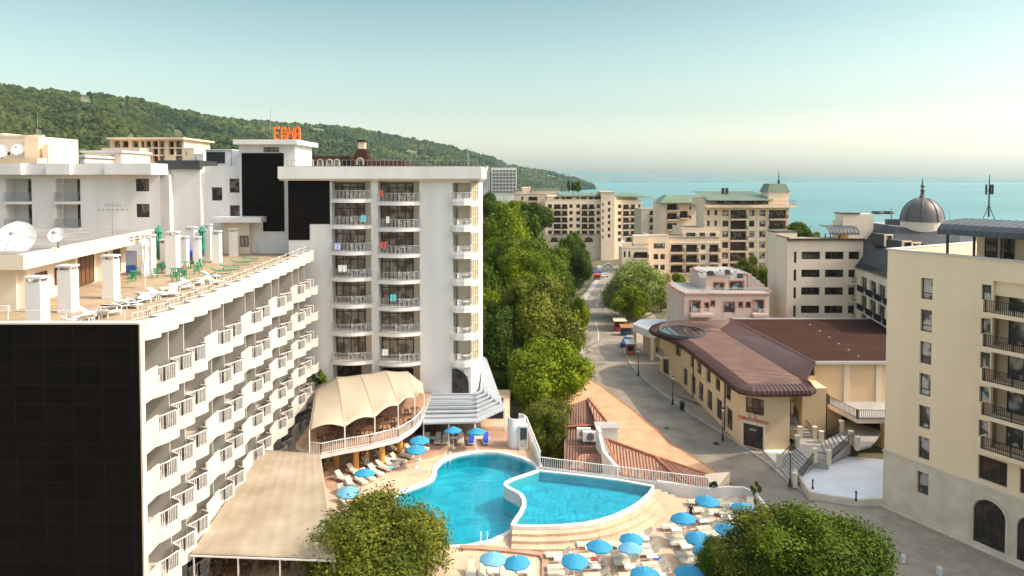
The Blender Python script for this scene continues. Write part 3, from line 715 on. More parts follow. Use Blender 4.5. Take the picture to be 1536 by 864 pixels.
# middle link px 240-362
D2=84.6;X2=lambda p:X(p,D2);Z2=lambda p:Z(p,D2)
LK=F((X2(238),D2),(X2(362),D2));u2=lambda p:X2(p)-X2(238)
wn=[(u2(317),u2(333),Z2(301),Z2(281)),(u2(344),u2(362)-.02,Z2(289),Z2(268)),(u2(344),u2(362)-.02,Z2(327),Z2(308))]
m=MB();wall(m,LK,0,LK.L,8,Z2(249),wn,dep=.3);m.box(X2(238),X2(362),D2+.3,D2+9,8,Z2(249)-.01);LK.box(m,u2(246),u2(307),8,Z2(249),0,1.2);m.obj('wall',M['white'],rw)
for o_ in wn: window(rw,LK,o_,dep=.28,nm=2 if o_[1]-o_[0]<2 else 3,pm=M['glass'])
m=MB();LK.box(m,u2(244),u2(309),Z2(254),Z2(241),.9,1.7);LK.box(m,u2(244),u2(309),Z2(249)+.01,Z2(241)-.02,-4,.9);m.obj('dark_parapet',M['dark_slate'],rw)
# rooftop plant
pb=empty('rooftop_plant_room',PD(335,250,88),'white rooftop plant boxes with a dark louvre beside the stair tower','plant room')
m=MB();m.box(X(309,88),X(347,88),88,91,Z(252,88),Z(225,88));m.box(X(348,88),X(361,88),88,91,Z(250,88),Z(226,88));m.box(X(307,88),X(349,88),87.8,91.2,Z(225,88),Z(224,88));m.obj('housing',M['white'],pb)
m=MB();m.box(X(311,88),X(338,88),87.9,88.05,Z(245,88),Z(228,88));m.obj('louvre',M['dark_metal'],pb)
# kiosk at roof far end
kb=empty('roof_kiosk',DR(372,374),'small white roof exit kiosk with overhanging flat cap','kiosk')
Dk=83.2
m=MB();m.box(X(335,Dk),X(373,Dk),Dk,Dk+1.3,RT,Z(333,Dk));m.obj('wall',M['cream_light'],kb)
m=MB();m.box(X(323,Dk),X(396,Dk),Dk-1.2,Dk+1.35,Z(333,Dk),Z(325,Dk));m.obj('cap',M['white'],kb)
KF=F((X(335,Dk),Dk),(X(373,Dk),Dk));window(kb,KF,(.9,1.8,RT+.05,RT+2.2),dep=-.03,nm=1,pm=M['glass_dark'],name='door')
window(kb,KF,(2.0,3.0,RT+.9,RT+2.2),dep=-.03,nm=2,pm=M['curtain'])
m=MB();m.box(X(392,84.6),X(470,84.6),83.6,84.0,RT,RT+1.0);tag(m.obj('roof_wall',M['white'],base=(X(430),83.8,RT)),'low white parapet wall at the far end of the roof terrace','wall')
# ERMA sign
sg=empty('roof_sign',PD(431,211,85),'large orange rooftop letters reading ERMA','sign')
zb=Z(209.5,85);zt_=Z(191,85);H=zt_-zb
def letter(name,strokes,px0,px1):
    m=MB();x0,x1=X(px0,85),X(px1,85);w=x1-x0
    for a,b in zip(strokes[::2],strokes[1::2]): m.bar((x0+a[0]*w,85,zb+a[1]*H),(x0+b[0]*w,85,zb+b[1]*H),.2,.3)
    m.obj('letter',M['orange_paint'],sg)
letter('E',[(.15,0),(.1,1),(.1,.95),(1,1),(.1,.55),(.8,.55),(.1,.06),(.9,.06)],412,420)
letter('R',[(.1,-.1),(.1,1),(.1,.95),(.75,.95),(.75,.95),(.9,.75),(.9,.75),(.75,.5),(.75,.5),(.1,.5),(.4,.5),(1,0)],423,431)
letter('M',[(0,-.05),(.12,1),(.12,1),(.5,.3),(.5,.3),(.88,1),(.88,1),(1,-.05)],432,441)
letter('A',[(.12,-.05),(.12,.8),(.12,.8),(.4,1),(.4,1),(.85,.95),(.85,.95),(.9,-.05),(.12,.45),(.9,.45)],443,451)
m=MB()
for p in (414,422,430,438,446): m.bar((X(p,85),85.3,zt(210)),(X(p,85),85.3,zt_),.08)
m.bar((X(411,85),85.3,zb+.2),(X(452,85),85.3,zb+.2),.08);m.bar((X(411,85),85.3,zt_-.4),(X(452,85),85.3,zt_-.4),.08);m.obj('frame',M['dark_metal'],sg)
def mast(px,y0,y1,D,label,r=.04,cross=()):
    m=MB();a=PD(px,y0,D);b=PD(px,y1,D);m.tube(a,b,r,r*.5,6)
    for f_,w in cross: 
        c=a.lerp(b,f_);m.bar(c-Vector((w,0,0)),c+Vector((w,0,0)),r*1.2)
        for k in range(-3,4): m.bar(c+Vector((w*k/3,0,-.15)),c+Vector((w*k/3,0,.15)),r)
    tag(m.obj('antenna_mast',M['steel'],base=a),label,'antenna')
mast(405.5,210,160,85,'thin tall aerial mast beside the orange rooftop letters')
mast(702,250,222,82,'thick short aerial on the right end of the white tower',.09)
mast(169,352,300,62,'rooftop television aerial with a wide crossbar above the bar',.03,((.72,1.3),(.85,.7)))
mast(94,352,262,60,'plain slender pole standing behind the satellite dishes',.03)
mast(56.5,245,168,130,'thin far mast in front of the forested hill',.06)
# satellite dishes
def dish(px,py,D,rpx,label,az=-.2):
    c=PD(px,py,D);r=rpx*D/1024
    t=empty('satellite_dish',(c.x,c.y,RT+4.0 if D<70 else c.z-r),label,'satellite dish','satellite dishes on the roofs',)
    m=MB();m.lathe([(0.01,0)]+[(r*k/8,.28*r*(k/8)**2) for k in range(1,9)],n=24)
    mt=Matrix.Translation(c)@Matrix.Rotation(az,4,'Z')@Matrix.Rotation(R(62),4,'X')
    m.v=[tuple(mt@Vector(v)) for v in m.v];m.obj('reflector',M['white_plastic'],t,True)
    m=MB()
    f_=mt@Vector((0,0,r*.9))
    for a in (0,2.1,4.2): m.bar(mt@Vector((r*.9*math.cos(a),r*.9*math.sin(a),.2*r)),f_,.04)
    m.tube(f_-Vector((0,.12,0)),f_+Vector((0,.12,0)),.1);m.obj('feed_horn',M['steel'],t)
    m=MB();m.tube((c.x,c.y+.1,W[t].z),(c.x,c.y+.15,c.z),.09);m.obj('post',M['steel'],t)
dish(27,360,49,27,'very large satellite dish at the left corner of the bar roof',.25)
dish(86,353.5,50,12,'medium round satellite dish right of the very large dish',.1)
dish(26,340,57,9,'small satellite dish peeking above the very large dish')
dish(28,225,95,9,'small white satellite dish before the beige penthouse',.2)
dish(2,228,95,11,'white satellite dish at the left edge before the beige penthouse',.2)
# ================= upper terrace with tent
TZ=2.6
arc=[PZ(a,b,TZ) for a,b in [(465,683),(481,686),(516,678.5),(555,672),(597,661.6),(618,648.5),(630,637),(635,627.7)]]
te=empty('raised_terrace',(arc[3].x,arc[3].y+3,0),'curved raised restaurant terrace on orange columns beside the pool','terrace')
m=MB();m.prism([p.xy for p in arc]+[Vector((-9.6,79.9)),Vector((-21.5,79.9)),Vector((-20.5,64))],TZ-.15,TZ+.25);m.obj('floor_slab',M['white_dull'],te)
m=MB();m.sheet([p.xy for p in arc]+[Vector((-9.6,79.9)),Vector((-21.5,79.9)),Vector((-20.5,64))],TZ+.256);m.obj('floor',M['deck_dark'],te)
m=MB();railing(m,[(p.x,p.y+.1) for p in arc],TZ+.25,1.0,.17,.02,.035);m.obj('railing',M['white_metal'],te)
for px,py in ((505,700),(573,700),(600,685),(534,705)):
    b=PZ(px,py,0);m=MB();m.tube((b.x,b.y,0),(b.x,b.y,TZ-.15),.3,.3,14);m.obj('column',M['orange_column'],te)
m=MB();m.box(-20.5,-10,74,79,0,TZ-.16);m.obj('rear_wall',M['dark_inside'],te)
# tent
tt=empty('tent_canopy',(arc[2].x,arc[2].y+4,TZ+.25),'large cream fabric tent canopy covering the raised terrace','canopy')
front=[(464,645),(517,640),(562,626),(597,608),(622,597),(636,592)]
crest=[(475,605),(500,575),(520,573),(545,572),(570,568),(600,567),(620,571),(633,580)]
fz=[PZ(a,b,5.3) for a,b in front]; 
cr_=[PD(a,b,78.6) for a,b in [(474,588),(505,575),(540,575),(577,569),(612,567),(634,578)]]
m=MB()
NS=len(fz)-1
def tent(u,v):
    s=u*NS;i=min(int(s),NS-1);t=s-i
    a=fz[i].lerp(fz[i+1],t);c=cr_[i].lerp(cr_[i+1],t)
    p=a.lerp(c,v); p.z+=1.15*math.sin(v*math.pi*.62)*(1 if 1 else 0)*math.sin(math.pi*(.10+.8*u))
    # scallops : fabric rises between poles at the front edge, ribs pulled up
    rib=abs(math.sin(math.pi*s*1.0)); p.z-= .10*rib; p.z+=.5*rib*(1-v)**4
    return p
m.grid(tent,NS*10,14);cv=m.obj('fabric',M['tent_cream'],tt,True)
so=cv.modifiers.new('t','SOLIDIFY');so.thickness=.05
m=MB()
for i in range(0,NS+1):
    p=fz[i]; b=Vector((p.x,p.y,TZ+.25)); m.tube(b,p,.055,.055,8)
m.obj('pole',M['white_metal'],tt)
m=MB()
for i in range(NS+1):
    pts=[tent(i/NS*.9999,k/14)+Vector((0,0,.03)) for k in range(15)]; m.path(pts,.018,5)
m.obj('seam',M['tent_cream'],tt)
# beige flat awning
aw=empty('awning',(-18,52,0),'large flat stained beige awning over the lower terrace','awning')
qa=[PZ(391,674,3.4),PZ(480,680,3.4),PZ(503,838,3.1),PZ(285,830,3.1)]
m=MB()
def awn(u,v):
    p=qa[3].lerp(qa[2],u).lerp(qa[0].lerp(qa[1],u),v); p.z+= -.02*abs(math.sin(u*math.pi*9)); return p
m.grid(awn,72,20);cv=m.obj('fabric',M['awning_cream'],aw,True);so=cv.modifiers.new('t','SOLIDIFY');so.thickness=.04
m=MB()
for v in (0,.25,.5,.75,1): m.bar(awn(0,v)-Vector((0,0,.15)),awn(1,v)-Vector((0,0,.15)),.1)
for u in (0,.33,.66,1): m.bar(awn(u,0)-Vector((0,0,.22)),awn(u,1)-Vector((0,0,.22)),.08)
m.obj('frame',M['white_metal'],aw)
for u in (.02,.33,.62,.99):
    for v in (0.01,.5,.99):
        p=awn(u,v);m=MB();m.tube((p.x,p.y,0),(p.x,p.y,p.z-.2),.06);m.obj('pole',M['white_metal'],aw)
# slatted roof
sl=empty('slatted_pergola',(-6,74,0),'pale blue-grey slatted flat roof wrapping the tower corner by the pool','pergola')
SZ=2.6
sp_=[PZ(634,634,SZ),PZ(714,632,SZ),PZ(758,612,SZ),PZ(742,575,SZ),PZ(728,548,SZ),Vector((X(716)+.05,95,SZ)),Vector((X(716)+.05,79.9,SZ)),Vector((X(637),79.9,SZ))]
m=MB();m.prism([p.xy for p in sp_],SZ-.2,SZ-.02);m.obj('roof',M['slat_grey'],sl)
m=MB()
c=Vector((X(712),79.8))
for k in range(1,7):
    t=k/7
    a=Vector((sp_[0].x,lerp(79.8,sp_[0].y,t)));b=c.lerp(sp_[1].xy,t);d=Vector((lerp(X(716),sp_[2].x,t),lerp(80.5,sp_[2].y,t)));e=Vector((lerp(X(716),sp_[4].x,t),95))
    for p,q in ((a,b),(b,d),(d,e)): m.bar((p.x,p.y,SZ+.02+.07*(7-k)),(q.x,q.y,SZ+.02+.07*(7-k)),.34,.16)
m.obj('slat',M['slat_grey'],sl)
for px,py in ((635,632),(673,633),(712,632),(757,612)):
    p=PZ(px,py,SZ);m=MB();m.tube((p.x,p.y+.15,0),(p.x,p.y+.15,SZ-.2),.07);m.obj('post',M['white_metal'],sl)
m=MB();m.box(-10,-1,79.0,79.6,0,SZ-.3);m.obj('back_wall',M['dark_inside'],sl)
# spiral stair drum
b=PZ(775,668,0);dr=empty('stair_drum',b,'round white open-topped stair enclosure at the pool corner','enclosure')
m=MB();m.lathe([(.95,0),(.95,3.1),(.83,3.1),(.83,.1)],(b.x,b.y),24,R(-200),R(75));m.obj('wall',M['white'],dr,True)
m=MB();m.box(b.x+.25,b.x+1.15,b.y-1.2,b.y-.4,0,2.5);m.obj('cabinet',M['white'],dr)
m=MB();m.box(b.x+.35,b.x+1.05,b.y-1.23,b.y-1.2,.3,2.3);m.obj('glass_panel',M['glass_light'],dr)
# white sloping parapet & rails
def lowwall(name,pts,z0,z1,t,mt,label,cat='wall'):
    m=MB();m.ribbon(pts,z0,z1,t);return tag(m.obj(name,mt,base=(pts[0][0],pts[0][1],z0)),label,cat)
a=PZ(789,646,0);b=PZ(810,702,0)
m=MB();m.ribbon([a.xy,b.xy],0,.7,.18);tag(m.obj('boundary_wall',M['white'],base=a),'short white wall running diagonally from the stair drum to the raised pool','wall')
rl_=empty('balustrade',a+Vector((.3,0,0)),'white metal balustrade along the pool corner beside the bushy tree','balustrade');m=MB();railing(m,[(a.x+.05,a.y),(b.x+.05,b.y)],.7,.9,.2,.025,.04);m.obj('railing',M['white_metal'],rl_)
a=PZ(811,704,.9);b=PZ(925,718.6,.9);c=PZ(1064,736,.9)
d=PZ(980,727,.9)
rl_=empty('balustrade',Vector((a.x,a.y,0)),'long white metal balustrade behind the raised pool in front of the tiled roofs','balustrade')
m=MB();railing(m,[(a.x,a.y+.25),(b.x,b.y+.25),(c.x,c.y+.25)],.95,1.0,.2,.025,.04);m.obj('railing',M['white_metal'],rl_)
m=MB();m.ribbon([(a.x,a.y+.25),(b.x,b.y+.25),(c.x,c.y+.25)],0,.95,.2);m.obj('plinth',M['white'],rl_)
wl=pz([(985,727.5),(1062,740),(1090,737),(1115,738),(1133,746),(1146,762),(1168,795),(1192,835),(1225,890)],.4)
lowwall('boundary_wall',[p.xy for p in wl],-.02,.85,.22,M['white'],'curved low white wall around the far end of the sun-lounger deck')
# ================= restaurant with tiled roofs
def m_tiles(name,c1,c2,ang):
    m,n,b=nt(name);N=n.nodes;L=n.links
    tc=N.new('ShaderNodeTexCoord');mp=N.new('ShaderNodeMapping');mp.inputs['Rotation'].default_value=(0,0,ang);L.new(tc.outputs['Object'],mp.inputs[0])
    w=N.new('ShaderNodeTexWave');w.bands_direction='X';w.inputs['Scale'].default_value=1.05;L.new(mp.outputs[0],w.inputs['Vector'])
    w2=N.new('ShaderNodeTexWave');w2.bands_direction='Y';w2.wave_profile='SAW';w2.inputs['Scale'].default_value=.9;L.new(mp.outputs[0],w2.inputs['Vector'])
    no=N.new('ShaderNodeTexNoise');no.inputs['Scale'].default_value=5;L.new(tc.outputs['Object'],no.inputs['Vector'])
    r=N.new('ShaderNodeValToRGB');r.color_ramp.elements[0].color=(*c2,1);r.color_ramp.elements[1].color=(*c1,1);r.color_ramp.elements[0].position=.35;r.color_ramp.elements[1].position=.65;L.new(no.outputs[0],r.inputs[0]);L.new(r.outputs[0],b.inputs['Base Color'])
    ad=N.new('ShaderNodeMath');ad.operation='ADD';L.new(w.outputs[1],ad.inputs[0]);L.new(w2.outputs[1],ad.inputs[1])
    bu=N.new('ShaderNodeBump');bu.inputs['Strength'].default_value=1;bu.inputs['Distance'].default_value=.12;L.new(ad.outputs[0],bu.inputs['Height']);L.new(bu.outputs[0],b.inputs['Normal']);b.inputs['Roughness'].default_value=.75;M[name]=m
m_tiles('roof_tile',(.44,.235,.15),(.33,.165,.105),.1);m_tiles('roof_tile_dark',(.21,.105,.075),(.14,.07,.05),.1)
rb=empty('tiled_restaurant',(9,68,-3.5),'low restaurant with terracotta tiled roofs between the raised pool and the street','building')
Pp=lambda px,py,z:PZ(px,py,z)
r0,r1,r2,r3=Pp(909,659,.9),Pp(983,686,.8),Pp(1095,724,-2.3),Pp(1066,737.5,-.9)
e1=Pp(1028,726,-.2);e0=Pp(931,712,-.2);e00=Pp(897,668,.9)
def slab(name,P,mt,th=.15):
    m=MB();n=len(P);m.add(list(P)+[p-Vector((0,0,th)) for p in P],[tuple(range(n)),tuple(range(n,2*n))[::-1]]+[(i,n+i,n+(i+1)%n,(i+1)%n) for i in range(n)])
    return m.obj(name,mt,rb)
slab('roof',[e0,Pp(1025,727,-.3),r1,r0],M['roof_tile'])
slab('roof',[r1+Vector((0,0,.0)),Pp(1026,727.5,-.3),r3,r2],M['roof_tile'])
m=MB()
for a,b in ((r0,r1),(r1,r2),(r1,Pp(1026,727,-.25)),(r0,e0)): m.tube(a+Vector((0,0,.06)),b+Vector((0,0,.06)),.14,.14,8)
for t in (.3,.6): m.tube(r1.lerp(r2,t*.3)+Vector((0,0,.06)),Pp(1026,727,-.25).lerp(r3,t)+Vector((0,0,.06)),.09,.09,8)
m.obj('ridge_tiles',M['terracotta'],rb)
slab('roof',[Pp(853,702,-.7),Pp(924,706,-.7),Pp(914,680,.1),Pp(871,681,.1)],M['roof_tile'])
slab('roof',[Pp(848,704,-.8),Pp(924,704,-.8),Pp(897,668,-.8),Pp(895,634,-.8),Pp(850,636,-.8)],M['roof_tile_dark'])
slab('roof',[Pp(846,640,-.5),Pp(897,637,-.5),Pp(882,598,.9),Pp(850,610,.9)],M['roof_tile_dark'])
slab('roof',[Pp(880,598,1.0),Pp(886,596,.9),Pp(918,640,.2),Pp(897,640,.1)],M['roof_tile'])
m=MB()
m.tube(Pp(882,597,1.05),Pp(917,640,.25),.13,.13,8);m.tube(Pp(846,640,-.42),Pp(897,637,-.42),.1,.1,8);m.obj('ridge_tiles',M['terracotta'],rb)
m=MB();wp=[Pp(897,660,1.2),Pp(903,690,.6),Pp(927,716,.4)]
m.ribbon([Pp(900,668,0).xy,Pp(906,694,0).xy,Pp(926,719,0).xy],-3.4,1.15,.3);m.ribbon([Pp(896,660,0).xy,Pp(900,668,0).xy],-3.4,1.5,.35);m.obj('party_wall',M['white'],rb)
bx=Pp(913,655,0);m=MB();m.box(bx.x-1.2,bx.x+1.0,bx.y,bx.y+1.6,-3.4,.9);m.obj('roof_shed',M['white_dull'],rb)
m=MB();m.box(bx.x-1.4,bx.x+1.2,bx.y-.2,bx.y+1.8,.9,1.0);m.obj('shed_roof',M['grey_slab'],rb)
m=MB();m.prism([e0.xy,Pp(1026,727,-.3).xy,r3.xy,r2.xy,r1.xy,r0.xy,Pp(880,600,0).xy,Pp(846,640,0).xy,Pp(849,704,0).xy],-3.6,-1.2);m.obj('wall',M['cream'],rb)
# AC units
for k,(px,py,w) in enumerate(((876,655,.75),(887,660,.9))):
    b=Pp(px,py+6,-.62);t=empty('air_conditioner',b,['smaller air conditioning unit at the left on the dark tiled roof','larger air conditioning unit with grey fan grille beside the white party wall'][k],'air conditioner','air conditioners on the tiled roof')
    m=MB();m.box(b.x-w,b.x+w,b.y,b.y+.5,b.z+.25,b.z+1.3)
    m.obj('casing',M['white_plastic'],t)
    m=MB();m.tube((b.x-.1,b.y-.02,b.z+.77),(b.x-.1,b.y+.02,b.z+.77),.42,.42,16);m.obj('fan_grille',M['steel'],t)
    m=MB()
    for s in (-w*.8,w*.8): m.box(b.x+s-.04,b.x+s+.04,b.y,b.y+.5,b.z-.1,b.z+.25)
    m.obj('leg',M['steel'],t)
# ================= commercial building
GZ=-3.38
cb=empty('curved_shop_building',(32,90,GZ),'cream two-storey shop building with rounded dark brown metal roof and a lettered sign','building')
w0=PZ(1110.5,667,GZ);w1=PZ(1069,626.6,GZ);w2=PZ(1033,590.5,GZ);w3=PZ(1021.7,576.7,GZ);w4=PZ(992.5,557,GZ)
ET=3.3
def wallseg(a,b,ops,z1=ET+.3,dep=.25):
    fr=F(a,b);m=MB();wall(m,fr,0,fr.L,GZ-.3,z1,ops,dep);m.obj('wall',M['commercial_cream'],cb);return fr
# left (street) facade, drawn far -> near so the outward normal faces the street
SF=F((w4.x-.2,w4.y),(w3.x,w3.y)); SF2=F((w3.x,w3.y),(w0.x,w0.y))
up=[];lo=[]
def uo(fr,pxa,pya,pxb,pyb):
    a=fr.uz(pxa,pya);b=fr.uz(pxb,pyb);return (min(a[0],b[0]),max(a[0],b[0]),min(a[1],b[1]),max(a[1],b[1]))
z5=lambda x,y:(930+x/3.6,460+y/3.6)
def col5(fr,x0,x1,yt,yb):
    a=z5(x0,yt);b=z5(x1,yb);ua=fr.uz(*a);ub=fr.uz(*b);h=1.9
    return min(ua[0],ub[0]),max(ua[0],ub[0]),ua[1],ub[1]
lower=[(338,365),(383,408),(423,450),(470,498),(520,552),(574,610)];upper=[(378,398),(416,438),(464,490),(513,543),(570,600)]
ops=[]
for a,b in lower:
    ua=SF2.uz(*z5(a,500))[0];ub=SF2.uz(*z5(b,500))[0];uc_=(ua+ub)/2;ops.append((uc_-1.0,uc_+1.0,GZ+.5,GZ+3.1))
for a,b in upper:
    ua=SF2.uz(*z5(a,400))[0];ub=SF2.uz(*z5(b,400))[0];uc_=(ua+ub)/2;ops.append((uc_-.9,uc_+.9,GZ+4.0,GZ+5.7))
ops=[o for o in ops if o[0]>.1 and o[1]<SF2.L-.1]
wallseg((w3.x,w3.y),(w0.x,w0.y),ops)
for o_ in ops: window(cb,SF2,o_,dep=.25,nm=2,nh=.3 if o_[3]<1 else 0,pm=M['glass'])
# bowed far end
arc_=[(w4.x-.2,w4.y),(w4.x+.1,w4.y+.9),(w4.x+1.0,w4.y+1.7),(w4.x+2.5,w4.y+2.3),(w4.x+8,w4.y+2.5)]
SFo=F((w4.x-.2,w4.y),(w3.x,w3.y))
a=SFo.uz(*z5(318,290));b=SFo.uz(*z5(355,290));ops=[(max(.2,a[0]),min(SFo.L-.1,b[0]),GZ+4.1,GZ+5.7),(.8,3.0,GZ+.1,GZ+2.9)]
ops[0]=(min(ops[0][0],SFo.L-2.0),SFo.L-.25,ops[0][2],ops[0][3])
wallseg((w4.x-.2,w4.y),(w3.x,w3.y),ops)
for o_ in ops: window(cb,SFo,o_,dep=.25,nm=3,pm=M['glass_dark'])
m=MB();m.ribbon(arc_,GZ-.3,ET+.3,.3);m.obj('wall',M['commercial_cream'],cb)
m=MB();m.prism([SFo.pt(.5,0,0),SFo.pt(.3,0,1.0),SFo.pt(1.6,0,1.35),SFo.pt(3.2,0,1.1),SFo.pt(3.4,0,0)],GZ+2.9,GZ+3.3);bo=m.obj('balcony',M['cream_light'],cb)
m=MB();railing(m,[SFo.pt(.3,0,.95).xy,SFo.pt(1.6,0,1.3).xy,SFo.pt(3.2,0,1.05).xy],GZ+3.3,1,.2,.02,.03);m.obj('railing',M['dark_metal'],bo)
# rounded front corner
n0=Vector((w0.x,w0.y));fA=PZ(1146,676,GZ);fB=PZ(1186,678,GZ)
bowl=[n0,Vector((lerp(n0.x,fA.x,.35),lerp(n0.y,fA.y,.62))),Vector((fA.x,fA.y)),Vector((fB.x,fA.y))]
c1_=F(bowl[0],bowl[1]);c2_=F(bowl[1],bowl[2]);c3_=F(bowl[2],bowl[3])
CF=F(bowl[0],bowl[2])
ops=[(.35,CF.L-.1,GZ,GZ+2.75),(.6,CF.L-.05,GZ+4.0,GZ+5.9)]
wallseg(bowl[0],bowl[2],ops);wallseg(bowl[2],bowl[3],[])
wallseg((fB.x,fA.y),(fB.x,fA.y+6),[])
window(cb,CF,ops[0],dep=.25,nm=3,pm=M['glass_dark'],name='entrance_door',fw=.12);window(cb,CF,ops[1],dep=.25,nm=3,pm=M['glass'],fw=.1)
m=MB()
for a,b,c,d in ((.1,.33,GZ,GZ+3.15),(CF.L-.1,CF.L+.12,GZ,GZ+3.15),(.33,CF.L-.1,GZ+2.75,GZ+3.12)): CF.box(m,a,b,c,d,0,.08)
m.obj('door_surround',M['stone'],cb)
# round emblem + lettering
m=MB();cc=CF.pt(CF.L*.5,GZ+3.72,.06)
for i in range(16):
    a=2*math.pi*i/16;b=2*math.pi*(i+1)/16;m.bar(CF.pt(CF.L*.5+.36*math.cos(a),GZ+3.78+.3*math.sin(a),.06),CF.pt(CF.L*.5+.36*math.cos(b),GZ+3.78+.3*math.sin(b),.06),.09)
for i in range(8):
    a=2*math.pi*i/8;m.bar(CF.pt(CF.L*.5+.36*math.cos(a),GZ+3.78+.3*math.sin(a),.06),CF.pt(CF.L*.5+.5*math.cos(a),GZ+3.78+.42*math.sin(a),.06),.07)
m.obj('round_emblem',M['steel'],cb)
def text(name,s,size,loc,rz,mt,parent,rx=90,ex=.03,align='CENTER'):
    cu=bpy.data.curves.new(name,'FONT');cu.body=s;cu.size=size;cu.extrude=ex;cu.align_x=align;cu.space_character=1.05
    o=bpy.data.objects.new(name,cu);COL.objects.link(o);o.rotation_euler=(R(rx),0,rz);o.location=Vector(loc)-W[parent]
    o.parent=parent;bpy.context.view_layer.update()
    me=bpy.data.meshes.new_from_object(o.evaluated_get(bpy.context.evaluated_depsgraph_get()));me.materials.clear();me.materials.append(mt)
    o2=bpy.data.objects.new(name,me);COL.objects.link(o2);o2.parent=parent;o2.location=o.location;o2.rotation_euler=o.rotation_euler;bpy.data.objects.remove(o);return o2
text('sign_lettering','PUBLIC CENTER',.5,CF.pt(CF.L*.5+.15,GZ+3.16,.1),CF.a,M['sign_red'],cb)
text('door_lettering','CENTER',.22,CF.pt(CF.L*.5,GZ+2.0,-.12),CF.a,M['white_plastic'],cb)
m=MB()
for px in (1021.7,1086,): 
    q=PZ(px,590 if px<1030 else 640,GZ)
for uu in (6,SF2.L-5): SF2.box(m,uu-.06,uu+.06,GZ,ET,0.02,.14)
m.tube((fB.x-.3+4.6,fA.y+.1,GZ),(fB.x+4.3,fA.y+.1,ET),.07);m.obj('drain_pipe',M['dark_metal'],cb)
# roof: eave outline
eo=[(w4.x+11,w4.y+3.4),(w4.x+6,w4.y+3.6),(w4.x+2.5,w4.y+3.2),(w4.x+.3,w4.y+2.2),(w4.x-1.2,w4.y+.5),(w4.x-2.0,w4.y-1.5),(w4.x-2.1,w4.y-3.2)]+[tuple(PZ(a,b,ET).xy) for a,b in [(1000,510.5),(1021,520),(1040,534),(1062,552),(1085.6,571),(1100,584),(1112,591.5),(1128,594.7),(1150,595)]]+[tuple(PZ(1213,594,ET).xy),tuple(PZ(1218,591,ET).xy),(35.0,80.2),(35.0,85.4)]
def inset(P,d): return off(P,d)  # to the right of travel
RX=33.8
def roofring(dz,d):
    q=inset(eo,-d); return [(x,y,dz) for x,y in q]
rings=[roofring(ET,0),roofring(ET+.05,-.25),roofring(ET+.35,-.42),roofring(ET+.7,-.3),roofring(ET+.95,.25),roofring(ET+1.08,1.1)]
n=len(eo);m=MB();vs=[v for r_ in rings for v in r_]
m.add(vs,[(j*n+i,j*n+i+1,(j+1)*n+i+1,(j+1)*n+i) for j in range(5) for i in range(n-1)])
# ribs on edge
for i in range(len(eo)-1):
    L_=math.dist(eo[i],eo[i+1]);k=max(1,int(L_/.45))
    for q in range(k):
        t=q/k;pts=[Vector(rings[j][i]).lerp(Vector(rings[j][i+1]),t) for j in range(1,6)]
        for a,b in zip(pts,pts[1:]): m.bar(a,b,.08,.13)
m.obj('roof_edge',M['copper_roof'],cb)
m=MB();m.add([(x,y,ET) for x,y in eo]+[(35.0,w4.y+3.4,ET)],[tuple(range(n+1))]);m.obj('soffit',M['brown_frame'],cb)
# main low slope
bl0=PZ(1081,496,ET+1.3);bl1=PZ(1197,567,ET+1.3)
top=rings[5];m=MB()
inner=[Vector(v) for v in top];ridge_pts=[]
for v in inner:
    t=min(1,max(0,(bl0.y-v.y)/(bl0.y-bl1.y)));ridge_pts.append(bl0.lerp(bl1,t))
m.add([tuple(v) for v in inner]+[tuple(v) for v in ridge_pts],[(i,i+1,n+i+1,n+i) for i in range(n-1)])
for i in range(n-1):
    L_=math.dist(inner[i],inner[i+1]);k=max(1,int(L_/.5))
    for q in range(k):
        t=q/k;m.bar(inner[i].lerp(inner[i+1],t),ridge_pts[i].lerp(ridge_pts[i+1],t),.07,.1)
m.obj('roof',M['copper_light'],cb)
t0=PZ(1101,480.5,5.5);t1=PZ(1222,543,5.5)
bb0=bl0+Vector((-.1,.6,-.1));bb1=bl1+Vector((.1,-.2,-.1))
m=MB();m.add([bb0,bb1+Vector((.3,-.6,-.6)),t1+Vector((0,-.3,0)),t0],[(0,1,2,3)])
for k in range(56):
    t=k/56;m.bar((bb0).lerp(bb1+Vector((.3,-.6,-.6)),t),t0.lerp(t1+Vector((0,-.3,0)),t),.09,.2)
m.bar(t0,t1+Vector((0,-.3,0)),.25,.14)
m.obj('ribbed_roof_band',M['copper_roof'],cb)
# skylight
sk=PZ(1024,497,ET+1.35);m=MB();m.lathe([(0.01,.12),(1.0,.1),(1.0,-.1)],n=28);m.v=[(sk.x+v[0]*3.3,sk.y+v[1]*3.7,ET+1.28+v[2]) for v in m.v];o=m.obj('skylight',M['glass_dark'],cb)
m=MB();P=[(sk.x+3.4*math.cos(a),sk.y+3.8*math.sin(a)) for a in [i*math.pi/14 for i in range(29)]];m.ribbon(P,ET+1.0,ET+1.5,.22);m.obj('skylight_rim',M['slate_metal'],cb)
m=MB()
for i in range(-2,3): m.bar((sk.x+i,sk.y-3.2,ET+1.42),(sk.x+i,sk.y+3.2,ET+1.42),.06)
m.obj('skylight_frame',M['dark_metal'],cb)
